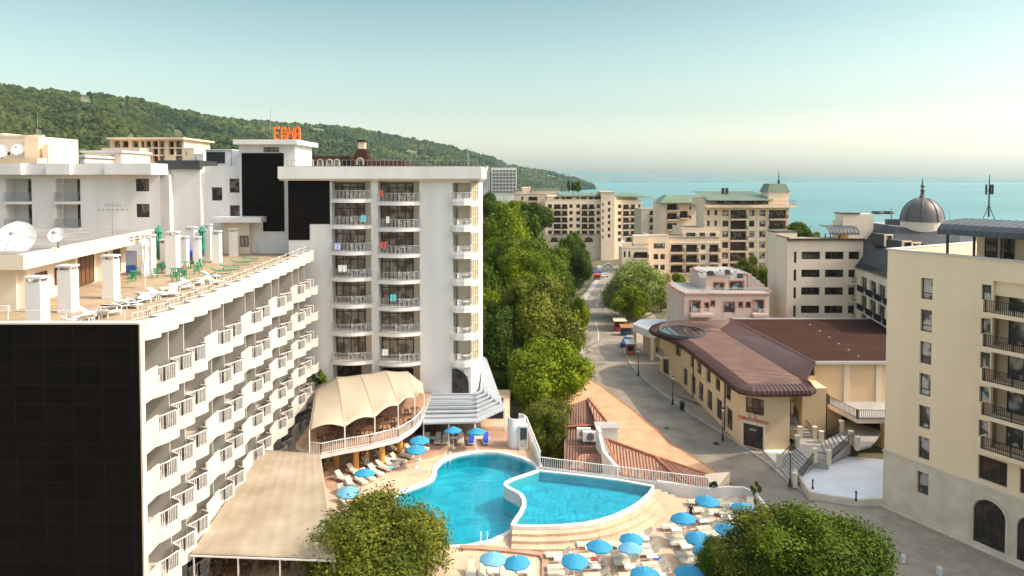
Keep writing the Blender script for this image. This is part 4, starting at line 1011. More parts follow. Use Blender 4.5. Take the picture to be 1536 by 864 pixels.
# main block
x0,x1,y0,y1=t1.x,60,t1.y,t0.y
m=MB();m.box(x0,x1,y0,y1+.5,GZ-3,5.38);m.obj('wall',M['commercial_cream'],cb)
m=MB();m.prism([(t0.x,t0.y+.6),(t1.x,t1.y-.3),(x1,t1.y-.3),(x1,t0.y+.6)],5.4,5.56);m.obj('flat_roof',M['brown_roof'],cb)
m=MB();m.ribbon([(t1.x-.05,t1.y-.3),(x1,t1.y-.3)],5.3,5.68,.14);m.ribbon([(t0.x,t0.y+.6),(x1,t0.y+.6)],5.4,5.72,.2);m.obj('roof_trim',M['white_dull'],cb)
for k in range(7):
    q=PZ(1215+k*14.5,487+k*9.5,5.6);m=MB();m.box(q.x-.1,q.x+.1,q.y-.15,q.y+.15,5.56,5.66);m.obj('roof_vent',M['grey_slab'],cb)
for a in (1270,1318):
    q=PD(a,560,y0);m=MB();m.box(q.x-.35,q.x+.35,y0-.12,y0+.01,GZ,5.2);m.obj('pilaster',M['cream_light'],cb)
# recess link between rounded part and main wall
m=MB();m.box(35.3,x0+.0,y0-.2,y1,GZ,ET+.5);m.box(fB.x+2.3,x0+.0,fA.y+2,y0+.5,GZ,ET);m.box(fB.x+1.0,fB.x+3.9,y0-1.0,y0+2,GZ,ET);m.obj('recess_wall',M['commercial_cream'],cb)
# terrace/balcony with glass wall below
tz=.6
tp=[PZ(1237,596,tz),PZ(1243,606,tz),PZ(1286,628,tz),PZ(1330,628,tz)]
tb=[p.xy for p in tp]+[Vector((52,tp[3].y)),Vector((52,y0-.01)),Vector((tp[0].x,y0-.01))]
m=MB();m.prism(tb,tz-.55,tz);bt=m.obj('balcony_terrace',M['cream_light'],cb)
m=MB();m.sheet(tb,tz+.005);m.obj('floor',M['grey_slab'],bt)
m=MB();railing(m,[p.xy for p in tp[:4]],tz,1.0,.22,.02,.035)
for p in tp[:4]: m.box(p.x-.1,p.x+.1,p.y-.1,p.y+.1,tz,tz+1.1)
m.obj('railing',M['slate_metal'],bt)
gl0=PZ(1256,668,GZ+2.2);
G0=Vector((tp[0].x+1.2,y0-.1));G1=Vector((43.5,79.2));GF=F(G0,G1)
window(cb,GF,(.2,GF.L-.3,-1.45,tz-.6),dep=-.05,nm=6,pm=M['glass_dark'],name='glass_front',fw=.1)
m=MB();m.prism([G0,G1,Vector((52,G1.y)),Vector((52,y0-.02)),],GZ-.2,tz-.56);m.obj('lower_wall',M['commercial_cream'],cb)
# external stairs with landings
es=empty('outdoor_staircase',PZ(1215,700,GZ),'grey outdoor staircase with square stone posts and black railings beside the shop entrance','staircase')
LZ=-1.5
def flight(a,b,c,d,n,za,zb,name='flight'):
    # a,b bottom edge; c,d top edge (c above a, d above b)
    m=MB();a,b,c,d=[Vector((p[0],p[1])) for p in (a,b,c,d)]
    for i in range(n):
        t0_,t1_=i/n,(i+1)/n; z=lerp(za,zb,(i+1)/n)
        q=[a.lerp(c,t0_),b.lerp(d,t0_),b.lerp(d,t1_),a.lerp(c,t1_)]
        m.prism(q,za-.6,z)
    m.obj(name,M['grey_slab'],es)
A0=PZ(1168,700,GZ);A1=PZ(1192,730,GZ);B0=PZ(1196,673,GZ+1.0);B1=PZ(1222,694,GZ+1.0)
flight(A0.xy,A1.xy,B0.xy,B1.xy,9,GZ,GZ+1.2)
C0=PZ(1202,650,GZ+1.2);C1=PZ(1228,668,GZ+1.2)
m=MB();lp=[B0.xy,B1.xy,PZ(1243,694,GZ+1.2).xy,PZ(1237,660,GZ+1.2).xy,PZ(1200,655,GZ+1.2).xy];m.prism(lp,GZ,GZ+1.2);m.obj('landing',M['grey_slab'],es)
D0_=PZ(1300,664,LZ);
flight(PZ(1240,690,GZ+1.2).xy,PZ(1232,664,GZ+1.2).xy,PZ(1276,664,LZ).xy,PZ(1262,648,LZ).xy,6,GZ+1.2,LZ)
m=MB();m.prism([PZ(1276,664,LZ).xy,PZ(1262,646,LZ).xy,G0,G1,PZ(1306,668,LZ).xy,PZ(1286,673,LZ).xy],LZ-.25,LZ);m.obj('landing',M['grey_slab'],es)
flight(PZ(1200,657,GZ+1.2).xy,PZ(1222,657,GZ+1.2).xy,(fB.x+.2,y0-1.4),(fB.x+1.9,y0-1.4),8,GZ+1.2,GZ+3.0)
def rail(P,m):
    for a,b in zip(P,P[1:]):
        L_=(b-a).length;k=max(2,int(L_/.16))
        m.bar(a+Vector((0,0,1)),b+Vector((0,0,1)),.06);m.bar(a+Vector((0,0,.15)),b+Vector((0,0,.15)),.04)
        for i in range(k+1):
            q=a.lerp(b,i/k);m.bar(q+Vector((0,0,.1)),q+Vector((0,0,1)),.028)
def v3(p,z): return Vector((p[0],p[1],z))
m=MB()
R1=[v3(A0,GZ+.1),v3(B0,GZ+1.2)];R2=[v3(A1,GZ+.1),v3(B1,GZ+1.2),v3(PZ(1243,694,GZ+1.2),GZ+1.2),v3(PZ(1276,664,LZ),LZ),v3(PZ(1286,673,LZ),LZ)]
R3=[v3(PZ(1200,657,GZ+1.2),GZ+1.2),v3((fB.x+.2,y0-1.4),GZ+3)];R4=[v3(PZ(1222,657,GZ+1.2),GZ+1.2),v3((fB.x+1.9,y0-1.4),GZ+3)];R5=[v3(PZ(1232,664,GZ+1.2),GZ+1.2),v3(PZ(1262,648,LZ),LZ)]
for r_ in (R1,R2,R3,R4,R5): rail(r_,m)
m.obj('railing',M['dark_metal'],es)
for p in R1+R2+R3[:1]+R4+R5:
    m=MB();m.box(p.x-.2,p.x+.2,p.y-.2,p.y+.2,p.z-.15,p.z+1.25);m.box(p.x-.25,p.x+.25,p.y-.25,p.y+.25,p.z+1.25,p.z+1.36);m.obj('post',M['cream_light'],es)
# white paved forecourt
wf=[PZ(1192,707,-3.0),PZ(1216,742,-3.0),PZ(1286,753,-3.0),PZ(1328,751,-3.0),PZ(1328,690,-3.0),PZ(1262,684,-3.0),PZ(1224,690,-3.0)]
m=MB();m.prism([p.xy for p in wf],-3.7,-2.95);struct(m.obj('paved_terrace',M['white_pave']))
m=MB();m.ribbon([wf[0].xy,wf[1].xy,wf[2].xy,wf[3].xy],-3.6,-2.72,.3);tag(m.obj('garden_wall',M['stone'],base=wf[1]),'low stone kerb wall edging the white paved terrace','wall')
for k,(px,py) in enumerate(((1219,734),(1284,752))):
    b=PZ(px,py-1,-2.72);t=empty('bollard',b,['dark bollard light at the left corner of the white terrace','dark bollard light at the front corner of the white terrace'][k],'bollard','bollard lights')
    m=MB();m.tube(b,b+Vector((0,0,.75)),.07);m.tube(b,b+Vector((0,0,.12)),.13);m.obj('post',M['dark_metal'],t);m=MB();m.tube(b+Vector((0,0,.75)),b+Vector((0,0,.95)),.1,.07);m.obj('lamp_head',M['dark_metal'],t)
m=MB();m.prism([PZ(1150,660,GZ).xy,PZ(1186,665,GZ).xy,PZ(1180,705,GZ).xy,PZ(1168,700,GZ).xy,PZ(1146,678,GZ).xy],GZ-.2,GZ+.12);struct(m.obj('entrance_step',M['white_pave']))
# ================= right tower
rt=empty('right_tower',(45,60,GZ),'tall cream hotel block with stone base and arched windows at the right edge','hotel')
p0=PZ(1325,760,-3.5);p1=PZ(1536,853,-3.5);d=(p1-p0).normalized()
T=F(p0.xy,(p0+d*32).xy)
TT=21.3
ops=[]
wins=[(1390,417.5,449),(1390,465,498),(1389,513,546),(1388,561,594),(1387,609,643),(1386,656,689),(1383,708,741)]
uc=T.uz(1390,433)[0]
for px,yt,yb in wins:
    a=T.uz(px,yt)[1];b=T.uz(px,yb)[1];ops.append((uc-.52,uc+.52,b,a))
w2_=[(427,460),(478,512),(529,563),(581,614),(632,662)]
uL=T.uz(1472,445)[0];uR=T.uz(1487,445)[0]
for yt,yb in w2_: ops.append((uL,uR,T.uz(1479,yb)[1],T.uz(1479,yt)[1]))
rec=[]
for k in range(5):
    for u0_ in (0,):
        zb=T.uz(1500,468.5+51.6*k)[1];rec.append((uR+.12,uR+9.2,zb,zb+2.55))
zb=T.uz(1490,735)[1];big1=(T.uz(1467,700)[0],T.uz(1511,700)[0],T.uz(1467,717)[1],T.uz(1467,681)[1]);big2=(big1[1]+.9,big1[1]+5,big1[2],big1[3])
m=MB();zs_=T.uz(1326,676)[1]
m1=MB();wall(m,T,0,32,zs_,TT,ops[:5]+ops[7:]+rec+[big1,big2]+[ops[5]],dep=.35)
m.obj('wall',M['cream'],rt)
so_=[o for o in ops[5:7] if o[2]<zs_]
zst=2.0
m=MB();wall(m,T,-.05,32,-4.2,zst-.1,[ops[6]],dep=.35);m.v=[tuple(Vector(v)+Vector((T.n.x*.06,T.n.y*.06,0))) for v in m.v];T.box(m,-.1,32,zst-.1,zst+.12,-.1,.14);T.box(m,-.1,32,-4,-2.9,.0,.2);T.box(m,-.1,32,-3.6,-3.3,.2,.35);m.obj('stone_base',M['stone'],rt)
for o_ in ops: window(rt,T,o_,dep=.3,nm=1,nh=.72,pm=M['glass_light'],fw=.09)
window(rt,T,big1,dep=.3,nm=3,pm=M['glass_dark'],fw=.1);window(rt,T,big2,dep=.3,nm=3,pm=M['glass_dark'],fw=.1)
# core (back) volume
q=[T.pt(0.002,0,-.36).xy,T.pt(32,0,-.36).xy,T.pt(32,0,-22).xy,T.pt(0.002,0,-22).xy]
m=MB();m.prism([T.pt(.0,0,-2.2).xy,T.pt(32,0,-2.2).xy,T.pt(32,0,-20).xy,T.pt(0,0,-20).xy],-4,TT-1.3);T.box(m,.0,32,TT-3.0,TT-1.3,-2.2,-.36);T.box(m,0,32,TT-1.3,TT,-.3,-.004);T.box(m,0.004,.3,TT-1.3,TT,-20,-.3);T.box(m,.3,7.5,TT-1.3,TT-.01,-20,-19.7)
for (a,b) in ((0,uc-.55),(uc+.55,uL-.05),): T.box(m,a,b,-4,TT-3.0,-2.2,-.36)
wall(m,F(T.pt(0,0,-20).xy,T.pt(0,0,0).xy),0,20,-4,TT,[]);m.obj('core_wall',M['cream'],rt)
m=MB();T.box(m,.31,31,TT-1.29,TT-1.27,-19.6,-.31);m.obj('roof',M['roof_gravel'],rt)
m=MB();T.box(m,-.12,32.1,TT,TT+.14,-.35,.12);T.box(m,-.12,.33,TT,TT+.14,-20,-.351);T.box(m,.33,7.5,TT,TT+.1,-20,-19.65);m.obj('parapet_coping',M['white_dull'],rt)
for k,r_ in enumerate(rec):
    u0_,u1_,z0_,z1_=r_
    m=MB();T.box(m,u0_,u1_,z0_-.02,z0_+.0,-1.6,.0);T.box(m,u0_-.35,u1_,z0_-.32,z0_+.02,0.002,1.15);T.box(m,u0_-.35,u0_-.15,z0_+.02,z0_+1.0,.002,1.15);bo=m.obj('balcony',M['cream'],rt)
    m=MB();railing(m,[T.pt(u0_-.15,0,1.08).xy,T.pt(u1_,0,1.08).xy],z0_+.02,1.0,.14,.016,.025)
    for i in range(5): q=T.pt(u0_+i*2.1,0,1.08);m.box(q.x-.04,q.x+.04,q.y-.04,q.y+.04,z0_,z0_+1.1)
    m.obj('railing',M['dark_metal'],bo)
    BACK=F(T.pt(0,0,-1.62).xy,T.pt(32,0,-1.62).xy)
    m=MB();BACK.box(m,u0_-.3,u1_+.2,z0_,z1_+.2,-.1,.0);m.obj('recess_wall',M['cream'],rt)
    for i in range(3): window(rt,BACK,(u0_+.5+i*2.6,u0_+1.75+i*2.6,z0_+.02,z0_+2.35),dep=-.03,nm=1,pm=M['glass_light'],name='balcony_door',fw=.1)
    m=MB();BACK.box(m,u0_+2.3,u0_+2.5,z0_+1.5,z0_+1.8,0,.12);m.obj('wall_lamp',M['dark_metal'],rt)
    # side dividers
    m=MB();T.box(m,uL+.9,uR+.1,z1_,z1_+.01,-1.6,0);
for i,pc in enumerate((1486,1540)):
    a=T.uz(1463,780)[0];b=T.uz(1508.5,780)[0];wA=b-a; off_=i*(wA+1.0)
    archwin(rt,T,a+off_,b+off_,T.uz(1486,826)[1],T.uz(1486,752)[1],.08,M['glass_dark'],trim=M['stone'],nb=3)
# penthouse
PH=F(T.pt(6.3,0,-3.0).xy,T.pt(32,0,-3.0).xy)
m=MB();PH.box(m,0,26,TT-1.3,TT+2.6,-12,0);m.obj('penthouse_wall',M['cream'],rt)
for a,b in ((.7,1.7),(2.2,3.0),(4.2,5.6),(7,8.4)): window(rt,PH,(a,b,TT-1.2,TT+1.7),dep=-.04,nm=1,pm=M['glass_dark'],name='penthouse_door')
m=MB()
uA=T.uz(1417,345,-1.0)[0]
prof=[(.1,TT+1.9),(-.0,TT+2.3),(-.5,TT+2.72),(-1.5,TT+2.95),(-4.5,TT+3.1)]
for i in range(40):
    ua=uA+i*.6
    for (wa,za),(wb,zb_) in zip(prof,prof[1:]):
        m.add([T.pt(ua,za,wa),T.pt(ua+.6,za,wa),T.pt(ua+.6,zb_,wb),T.pt(ua,zb_,wb)],[(0,1,2,3)]);m.bar(T.pt(ua,za,wa),T.pt(ua,zb_,wb),.06,.1)
m.bar(T.pt(uA,TT+1.9,.1),T.pt(uA+24,TT+1.9,.1),.1,.14)
m.add([T.pt(uA,z,w) for w,z in prof]+[T.pt(uA,TT+1.9,-4.5)],[(0,1,2,3,4,5)])
m.obj('canopy_roof',M['slate_metal'],rt)
for px in (1420,1460,1501): 
    u_=T.uz(px,370,0)[0];m=MB();T.box(m,u_-.08,u_+.08,TT+.14,TT+2.1,-.2,-.04);m.obj('canopy_post',M['dark_metal'],rt)
m=MB();T.box(m,9,32,TT+3.0,TT+3.7,-14,-6);T.box(m,13,32,TT+3.7,TT+4.2,-12,-7);m.obj('roof_block',M['cream'],rt)
class FB:
    """frontal building at depth D described by image coordinates"""
    def __init__(s,name,label,cat,px0,px1,D,yt,base,depth,wm,ang=0,group=None):
        s.D=D;s.s=D/1024;s.x0=PD(px0,300,D).x;s.x1=PD(px1,300,D).x
        s.t=empty(name,((s.x0+s.x1)/2,D+depth/2,base),label,cat,group)
        s.base=base;s.depth=depth;s.wm=wm;s.zt=PD(768,yt,D).z
        s.F=F((s.x0,D),(s.x1,D+math.tan(ang)*(s.x1-s.x0)));s.ops=[];s.bal=[]
    def u(s,px):
        return s.F.uz(px,300)[0]
    def z(s,py): return PD(768,py,s.D).z
    def win(s,a,b,t,bt,nm=1,pm=None,dep=.25,name='window',fw=.12,nh=0):
        o=(s.u(a),s.u(b),s.z(bt),s.z(t));s.ops.append((o,nm,pm,dep,name,fw,nh));return o
    def balc(s,a,b,t,bt,w=1.0,rm=None,nm=3,ledge=None,pm=None):
        o=s.win(a,b,t,bt,nm,pm or M['glass_dark'],.9,'balcony_door',.12)
        s.bal.append((o,w,rm or M['dark_metal'],ledge or s.wm))
    def build(s,side=True,cornice=None,top=None):
        m=MB();dm=max([.3]+[q[3] for q in s.ops])
        for dp in sorted({q[3] for q in s.ops}|{.25}): pass
        wall(m,s.F,0,s.F.L,s.base,s.zt,[q[0] for q in s.ops],dm)
        m.prism([s.F.pt(0,0,-dm-.05).xy,s.F.pt(s.F.L,0,-dm-.05).xy,s.F.pt(s.F.L,0,-s.depth).xy,s.F.pt(0,0,-s.depth).xy],s.base-2,s.zt-.01)
        s.F.box(m,0.0,.02,s.base,s.zt-.01,-dm-.04,0-.01);s.F.box(m,s.F.L-.02,s.F.L,s.base,s.zt-.01,-dm-.04,-.01)
        m.obj('wall',s.wm,s.t)
        m=MB();s.F.box(m,.35,s.F.L-.35,s.zt-.005,s.zt+.03,-s.depth+.3,-dm-.4);m.obj('roof',M['roof_gravel'],s.t)
        m=MB();s.F.box(m,-.02,s.F.L+.02,s.zt-.02,s.zt+.25,-.3,.06);s.F.box(m,-.02,.3,s.zt-.02,s.zt+.25,-s.depth,-.3);m.obj('roof_parapet',s.wm,s.t)
        for o,nm,pm,dep,name,fw,nh in s.ops: window(s.t,s.F,o,dep=dep if dep>.5 else dep,nm=nm,pm=pm or M['glass'],name=name,fw=fw,nh=nh)
        for o,w,rm,lm in s.bal:
            m=MB();s.F.box(m,o[0]-.15,o[1]+.15,o[2]-.32,o[2]+.0,.004,w);bo=m.obj('balcony',lm,s.t)
            m=MB();railing(m,[s.F.pt(o[0]-.1,0,.05).xy,s.F.pt(o[0]-.1,0,w-.05).xy,s.F.pt(o[1]+.1,0,w-.05).xy,s.F.pt(o[1]+.1,0,.05).xy],o[2],1.0,.3 if s.D>150 else .16,.03 if s.D>150 else .018,.04);m.obj('railing',rm,bo)
        if cornice:
            m=MB();s.F.box(m,-.4,s.F.L+.4,s.zt-.02,s.zt+.5,-s.depth-.3,.4);m.obj('cornice',cornice,s.t)
        return s.t
mat('dome_metal',(.10,.085,.08),.42,.15,.8,0,spec=.6)
# ---- mid cream block px1165-1300
b=FB('cream_apartment_block','plain cream block with four rows of dark strip windows behind the brown flat roof','building',1182,1296,118,359.5,-6,5.5,M['cream_light'])
for t in (377.5,404.5,431,458.5):
    b.win(1203.5,1231.5,t,t+11.5,3,M['glass_dark']);b.win(1239,1267,t,t+11.5,3,M['glass_dark']);b.win(1274.5,1290.5,t,t+11.5,2,M['glass_dark']);b.win(1192,1196,t,t+17,1,M['glass_dark'])
for t in (485,512): b.win(1203.5,1231.5,t,t+11.5,3)
bt_=b.build()
m=MB();x=lambda p:X(p,118)
m.box(b.x0+.0,b.x0+4,123.6,127,-6,Z(351,120));m.obj('side_wall',M['cream_light'],bt_)
m=MB();m.box(x(1181),x(1297),117.6,117.95,b.zt-.1,b.zt+.25);m.box(b.x0-.05,b.x0+.3,118,123.5,b.zt+.26,b.zt+.4);m.box(b.x0-.1,b.x0+4.1,123.5,127.1,Z(351,120),Z(349.5,120));m.obj('roof_trim',M['brown_frame'],bt_)
m=MB();m.box(x(1278),x(1325),121,124,b.zt-.2,Z(321,121));m.box(x(1272),x(1279),121.5,123.5,b.zt-.2,Z(331,122));m.obj('stair_head',M['cream_light'],bt_)
m=MB();m.box(x(1277),x(1304),120.8,124.2,Z(321,121),Z(319.5,121));m.obj('stair_head_cap',M['brown_frame'],bt_)
m=MB();xa,xb=X(1237,120),X(1281,120);N_=14
for i in range(N_):
    a=math.pi*i/N_/1.0
for i in range(8):
    a0=R(10+i*11);a1=R(10+(i+1)*11)
    ya=120-2.2*math.cos(a0)*1.0;yb=120-2.2*math.cos(a1);za=Z(352,120)+1.7*math.sin(a0)*.9;zb=Z(352,120)+1.7*math.sin(a1)*.9
    m.hexa([(xa,ya,za-.1),(xb,ya,za-.1),(xb,yb,zb-.1),(xa,yb,zb-.1),(xa,ya,za),(xb,ya,za),(xb,yb,zb),(xa,yb,zb)])
    for k in range(9): m.bar((lerp(xa,xb,k/8),ya,za),(lerp(xa,xb,k/8),yb,zb),.1)
m.hexa([(xa,120,Z(352,120)+1.4),(xb,120,Z(352,120)+1.4),(xb,122,Z(352,120)+1.5),(xa,122,Z(352,120)+1.5),(xa,120,Z(352,120)+1.5),(xb,120,Z(352,120)+1.5),(xb,122,Z(352,120)+1.6),(xa,122,Z(352,120)+1.6)])
m.obj('curved_canopy',M['slate_metal'],bt_)
for p in (1237.5,1245,1259): m=MB();m.box(X(p,118.5)-.06,X(p,118.5)+.06,118,118.15,b.zt,Z(350,118));m.obj('canopy_post',M['dark_metal'],bt_)
m=MB();m.box(X(1262,120.6),X(1274,120.6),120.6,122,b.zt-.2,Z(345,120.6));m.obj('rooftop_room',M['orange_column'],bt_)
m=MB();q=PD(1325,322,121)
for dx in (0,2): m.lathe([(.01,0),(.9,.02),(1.0,.25),(.9,.5)],(q.x+dx,q.y+2),16);
m.v=[(v[0],v[1],v[2]+Z(322,121)) if v[2]<5 else v for v in m.v];m.obj('roof_tank',M['slate_metal'],bt_)
# ---- mansard building with dome
md=empty('domed_mansard_hotel',(62,112,-8),'cream hotel with dark slate mansard roof and a large ribbed metal dome','hotel')
a=PD(1283,470,117);bq=PD(1345,470,98)
MF=F(a.xy,bq.xy)
ops=[];zr=Z(406,115)
uu=[MF.uz(p,440)[0] for p in (1291,1300,1304,1314,1317,1327.5,1331,1341)]
for k in range(6):
    z0=zr-3.25-3.1*k
    for i in range(0,8,2): ops.append((uu[i],uu[i+1],z0,z0+2.5))
m=MB();wall(m,MF,0,MF.L,-8,zr,ops,.4);m.prism([MF.pt(0,0,-.45).xy,MF.pt(MF.L,0,-.45).xy,(95,MF.pt(MF.L,0).y),(95,125),(MF.pt(0,0).x,125)],-8,zr-.01);m.obj('wall',M['cream_light'],md)
for o_ in ops:
    window(md,MF,o_,dep=.38,nm=2,pm=M['glass'],name='french_window',fw=.1)
    m=MB();MF.box(m,o_[0]-.15,o_[1]+.15,o_[2]-.15,o_[2],.003,.6);bo=m.obj('balcony',M['white_dull'],md);m=MB();railing(m,[MF.pt(o_[0]-.1,0,.55).xy,MF.pt(o_[1]+.1,0,.55).xy],o_[2],1.0,.16,.02,.03);m.obj('railing',M['dark_metal'],bo)
m=MB();
for k in range(6): MF.box(m,0,MF.L,zr-3.3-3.1*k,zr-3.1-3.1*k,.005,.14)
m.obj('floor_band',M['white_dull'],md)
# side slab balconies between cream block & mansard
m=MB()
for k in range(5):
    q0=PD(1273,423.5+26.7*k,117.7);q1=PD(1290,423.5+26.7*k,117.7);m.box(q0.x,q1.x+.6,116.5,117.9,q0.z-.3,q0.z);
bo=m.obj('balcony',M['cream_light'],md)
m=MB()
for k in range(5):
    q0=PD(1273,423.5+26.7*k,117.7);q1=PD(1290,423.5+26.7*k,117.7);railing(m,[(q0.x,116.6),(q1.x+.5,116.6)],q0.z,1,.16,.018,.03)
m.obj('railing',M['dark_metal'],bo)
# mansard roof : steep lower slope facing camera, running right
zb=Z(406,115);zt_=Z(337,118)
r0=Vector((a.x-.6,a.y+.5,zb));r1=Vector((bq.x-.3,bq.y,zb))
Lr=[PD(1291,408,112),PD(1330,420,101)]
top_=[PD(1327,336,119),PD(1418,349,112),PD(1560,356,108)]
m=MB()
bl=[PD(1297,405,114.5),PD(1330,412,104),PD(1440,398,99),PD(1580,398,97)]
tl=[PD(1327,337,119),PD(1345,340,116),PD(1440,350,111),PD(1580,360,108)]
m.add(bl+tl,[(0,1,5,4),(1,2,6,5),(2,3,7,6)])
m.add([PD(1297,405,114.5),PD(1327,337,119),Vector((PD(1327,337,119).x,126,PD(1327,337,119).z)),Vector((PD(1297,405,114.5).x,126,PD(1297,405,114.5).z))],[(0,1,2,3)])
m.obj('slate_roof',M['dark_slate'],md)
m=MB();m.add(tl+[Vector((tl[3].x,130,tl[3].z)),Vector((tl[0].x,130,tl[0].z+.2))],[(0,1,2,3,4,5)]);m.obj('flat_roof',M['grey_slab'],md)
# lower flared slate piece at left corner
m=MB();c=PD(1316,352,117)
fl=[PD(1295,385,115),PD(1312,392,111),PD(1331,398,106)];fu=[PD(1322,352,118),PD(1327,352,117),PD(1336,352,114)];fd=[p+Vector((-.5,-.5,-.9)) for p in fl]
m.add(fd+fl+fu,[(0,1,4,3),(1,2,5,4),(3,4,7,6),(4,5,8,7)]);m.obj('slate_hip',M['dark_slate'],md)
for px,py,D in ((1352,368,108),(1366,370,107),(1396,374,105),(1413,376,104),(1326,358,113)):
    q=PD(px,py,D);m=MB();m.box(q.x-.55,q.x+.65,q.y-1.2,q.y+3,q.z-1.2,q.z+.75);m.obj('dormer_cheeks',M['dark_slate'],md)
    m=MB();f0=q+Vector((0,-1.23,0))
    m.box(q.x-.65,q.x+.8,q.y-1.45,q.y-1.2,q.z+.62,q.z+.85);m.box(q.x-.65,q.x-.42,q.y-1.42,q.y-1.2,q.z-1.2,q.z+.62);m.box(q.x+.55,q.x+.75,q.y-1.42,q.y-1.2,q.z-1.2,q.z+.62);do=m.obj('dormer_frame',M['cream'],md)
    m=MB();m.box(q.x-.42,q.x+.55,q.y-1.25,q.y-1.21,q.z-1.2,q.z+.62);m.obj('pane',M['glass_light'],do)
# dome
dc=PD(1383,332,116);r=28.7*116/1024
m=MB();m.tube((dc.x,dc.y,dc.z-1.8),(dc.x,dc.y,dc.z+.05),r*1.0,r*1.0,24);m.obj('drum',M['cream_light'],md)
m=MB();H_=(332-276)*116/1024*1.0
prof=[(r*1.02,0)]+[(r*math.cos(t)**.92,r*1.22*math.sin(t)) for t in [R(4+i*7.6) for i in range(11)]]
prof=[(rr,zz+dc.z) for rr,zz in prof];m.lathe(prof,dc.xy,32);m.obj('dome',M['dome_metal'],md,True)
for k in range(8):
    m=MB();an=2*math.pi*k/8+.25;pp_=[Vector((dc.x+rr*1.01*math.cos(an),dc.y+rr*1.01*math.sin(an),zz)) for rr,zz in prof];m.path(pp_,.1,5)
    m.obj('dome_rib',M['slate_metal'],md)
m=MB();zt0=prof[-1][1];m.lathe([(a_,zt0+b_*.64) for a_,b_ in [(.75,-.4),(.62,.1),(.32,.9),(.26,1.9),(.45,2.1),(.2,2.4),(.16,2.9),(.4,3.25),(.16,3.6),(.09,4.6),(.02,5.6)]],dc.xy,12);m.obj('finial',M['dome_metal'],md,True)
m=MB()
for p in (1320,1376,1500): pass
q=PD(1354,332,119);m.box(q.x-2,q.x+4,120,121,q.z-1,q.z+.3);m.obj('roof_unit',M['slate_metal'],md)
mast(1337,330,311,119,'small aerial post left of the dark dome',.1);mast(1424,336,316,112,'thin aerial post right of the dark dome',.06)
# telecom mast right
q=PD(1483,325,90);mm=MB();z1_=PD(1483,262,90).z
mm.tube(q,(q.x,q.y,z1_),.11,.05,6)
for k in range(8): z_=lerp(q.z,z1_-1.8,k/8);mm.bar((q.x-.25,q.y,z_),(q.x+.25,q.y,z_+.4),.04)
for dx in (-.45,.4,.1): mm.box(q.x+dx-.09,q.x+dx+.09,q.y-.15,q.y,z1_-2.6,z1_-1.3);mm.bar((q.x,q.y,z1_-2),(q.x+dx,q.y-.1,z1_-2),.05)
for dx in (-1,1): mm.bar((q.x,q.y,q.z+1.6),(q.x+dx*.8,q.y,q.z-.4),.06)
tag(mm.obj('telecom_mast',M['dark_metal'],base=q),'dark telecom mast with panel antennas on the roof at the right edge','antenna')
# ---- pink building D~118
pk=empty('pink_villa',(42,122,-6),'small pink building with red window trim and a roof terrace','building')
PFd=116.0
xx=lambda p,D=PFd:X(p,D);zz=lambda p,D=PFd:Z(p,D)
def pinkbox(px0,px1,yt,D,dep,base=-7,mt='pink'):
    m=MB();m.box(X(px0,D),X(px1,D),D,D+dep,base,Z(yt,D));return m.obj('wall',M[mt],pk)
PL=F((X(1009,124),124),(X(1028,PFd),PFd));m=MB();wall(m,PL,0,PL.L,-7,zz(441),[]);m.obj('wall',M['pink'],pk)
PG=F((X(1028,PFd),PFd),(X(1156,PFd),PFd))
pu=lambda p:X(p,PFd)-X(1028,PFd)
pops=[(1036,1052,451,469,3),(1059,1065,454,467,1),(1068,1074,451,460,1),(1088,1104,453,469,2),(1110,1116,453,462,1),(1121,1128,453,462,1),(1132,1148,450,469,2),(1098,1104,478,485,1),(1130,1146,478,490,2)]
po=[(pu(a),pu(b_),zz(d_),zz(c_)) for a,b_,c_,d_,n_ in pops]
m=MB();wall(m,PG,0,PG.L,-7,zz(442),po,.3);m.box(X(1028,PFd),X(1156,PFd),PFd+.35,PFd+12,-7,zz(442)-.02);m.prism([(X(1009,124),124.1),(X(1028,PFd)+.1,PFd+.4),(X(1028,PFd)+.1,PFd+12),(X(1009,124),PFd+12)],-7,zz(442)-.02);m.obj('wall',M['pink'],pk)
for o_,q in zip(po,pops):
    wo=window(pk,PG,o_,dep=.28,nm=q[4],pm=M['glass_light'])
    m=MB();a_,b_,c_,d_=o_
    for s in ((a_-.15,a_,c_-.1,d_+.15),(b_,b_+.15,c_-.1,d_+.15),(a_,b_,d_,d_+.15)): PG.box(m,*s,0,.05)
    m.obj('window_trim',M['pink_trim'],pk)
m=MB();PG.box(m,-.1,PG.L+.1,zz(442)-.02,zz(441)+.1,-12,.2);PL.box(m,0,PL.L,zz(442)-.02,zz(441)+.1,-1,.2);m.obj('terrace_edge',M['pink_trim'],pk)
m=MB();PG.box(m,.1,PG.L-.1,zz(441)+.1,zz(441)+.14,-12,.1);m.obj('terrace_floor',M['grey_slab'],pk)
m=MB();railing(m,[PL.pt(0,0,0).xy,PG.pt(0,0,0).xy,PG.pt(PG.L,0,0).xy],zz(441)+.1,.9,.4,.02,.04);m.obj('terrace_railing',M['white_metal'],pk)
U1=119.5
UF=F((X(1061,U1),U1),(X(1122,U1),U1));m=MB();wo_=[(X(1072,U1)-X(1061,U1),X(1088,U1)-X(1061,U1),zz(442),Z(424,U1)),(X(1096,U1)-X(1061,U1),X(1117,U1)-X(1061,U1),zz(442),Z(422,U1))]
wall(m,UF,0,UF.L,zz(444),Z(412,U1),wo_,.5);m.box(X(1061,U1),X(1122,U1),U1+.55,U1+9,zz(444),Z(412,U1)-.02);
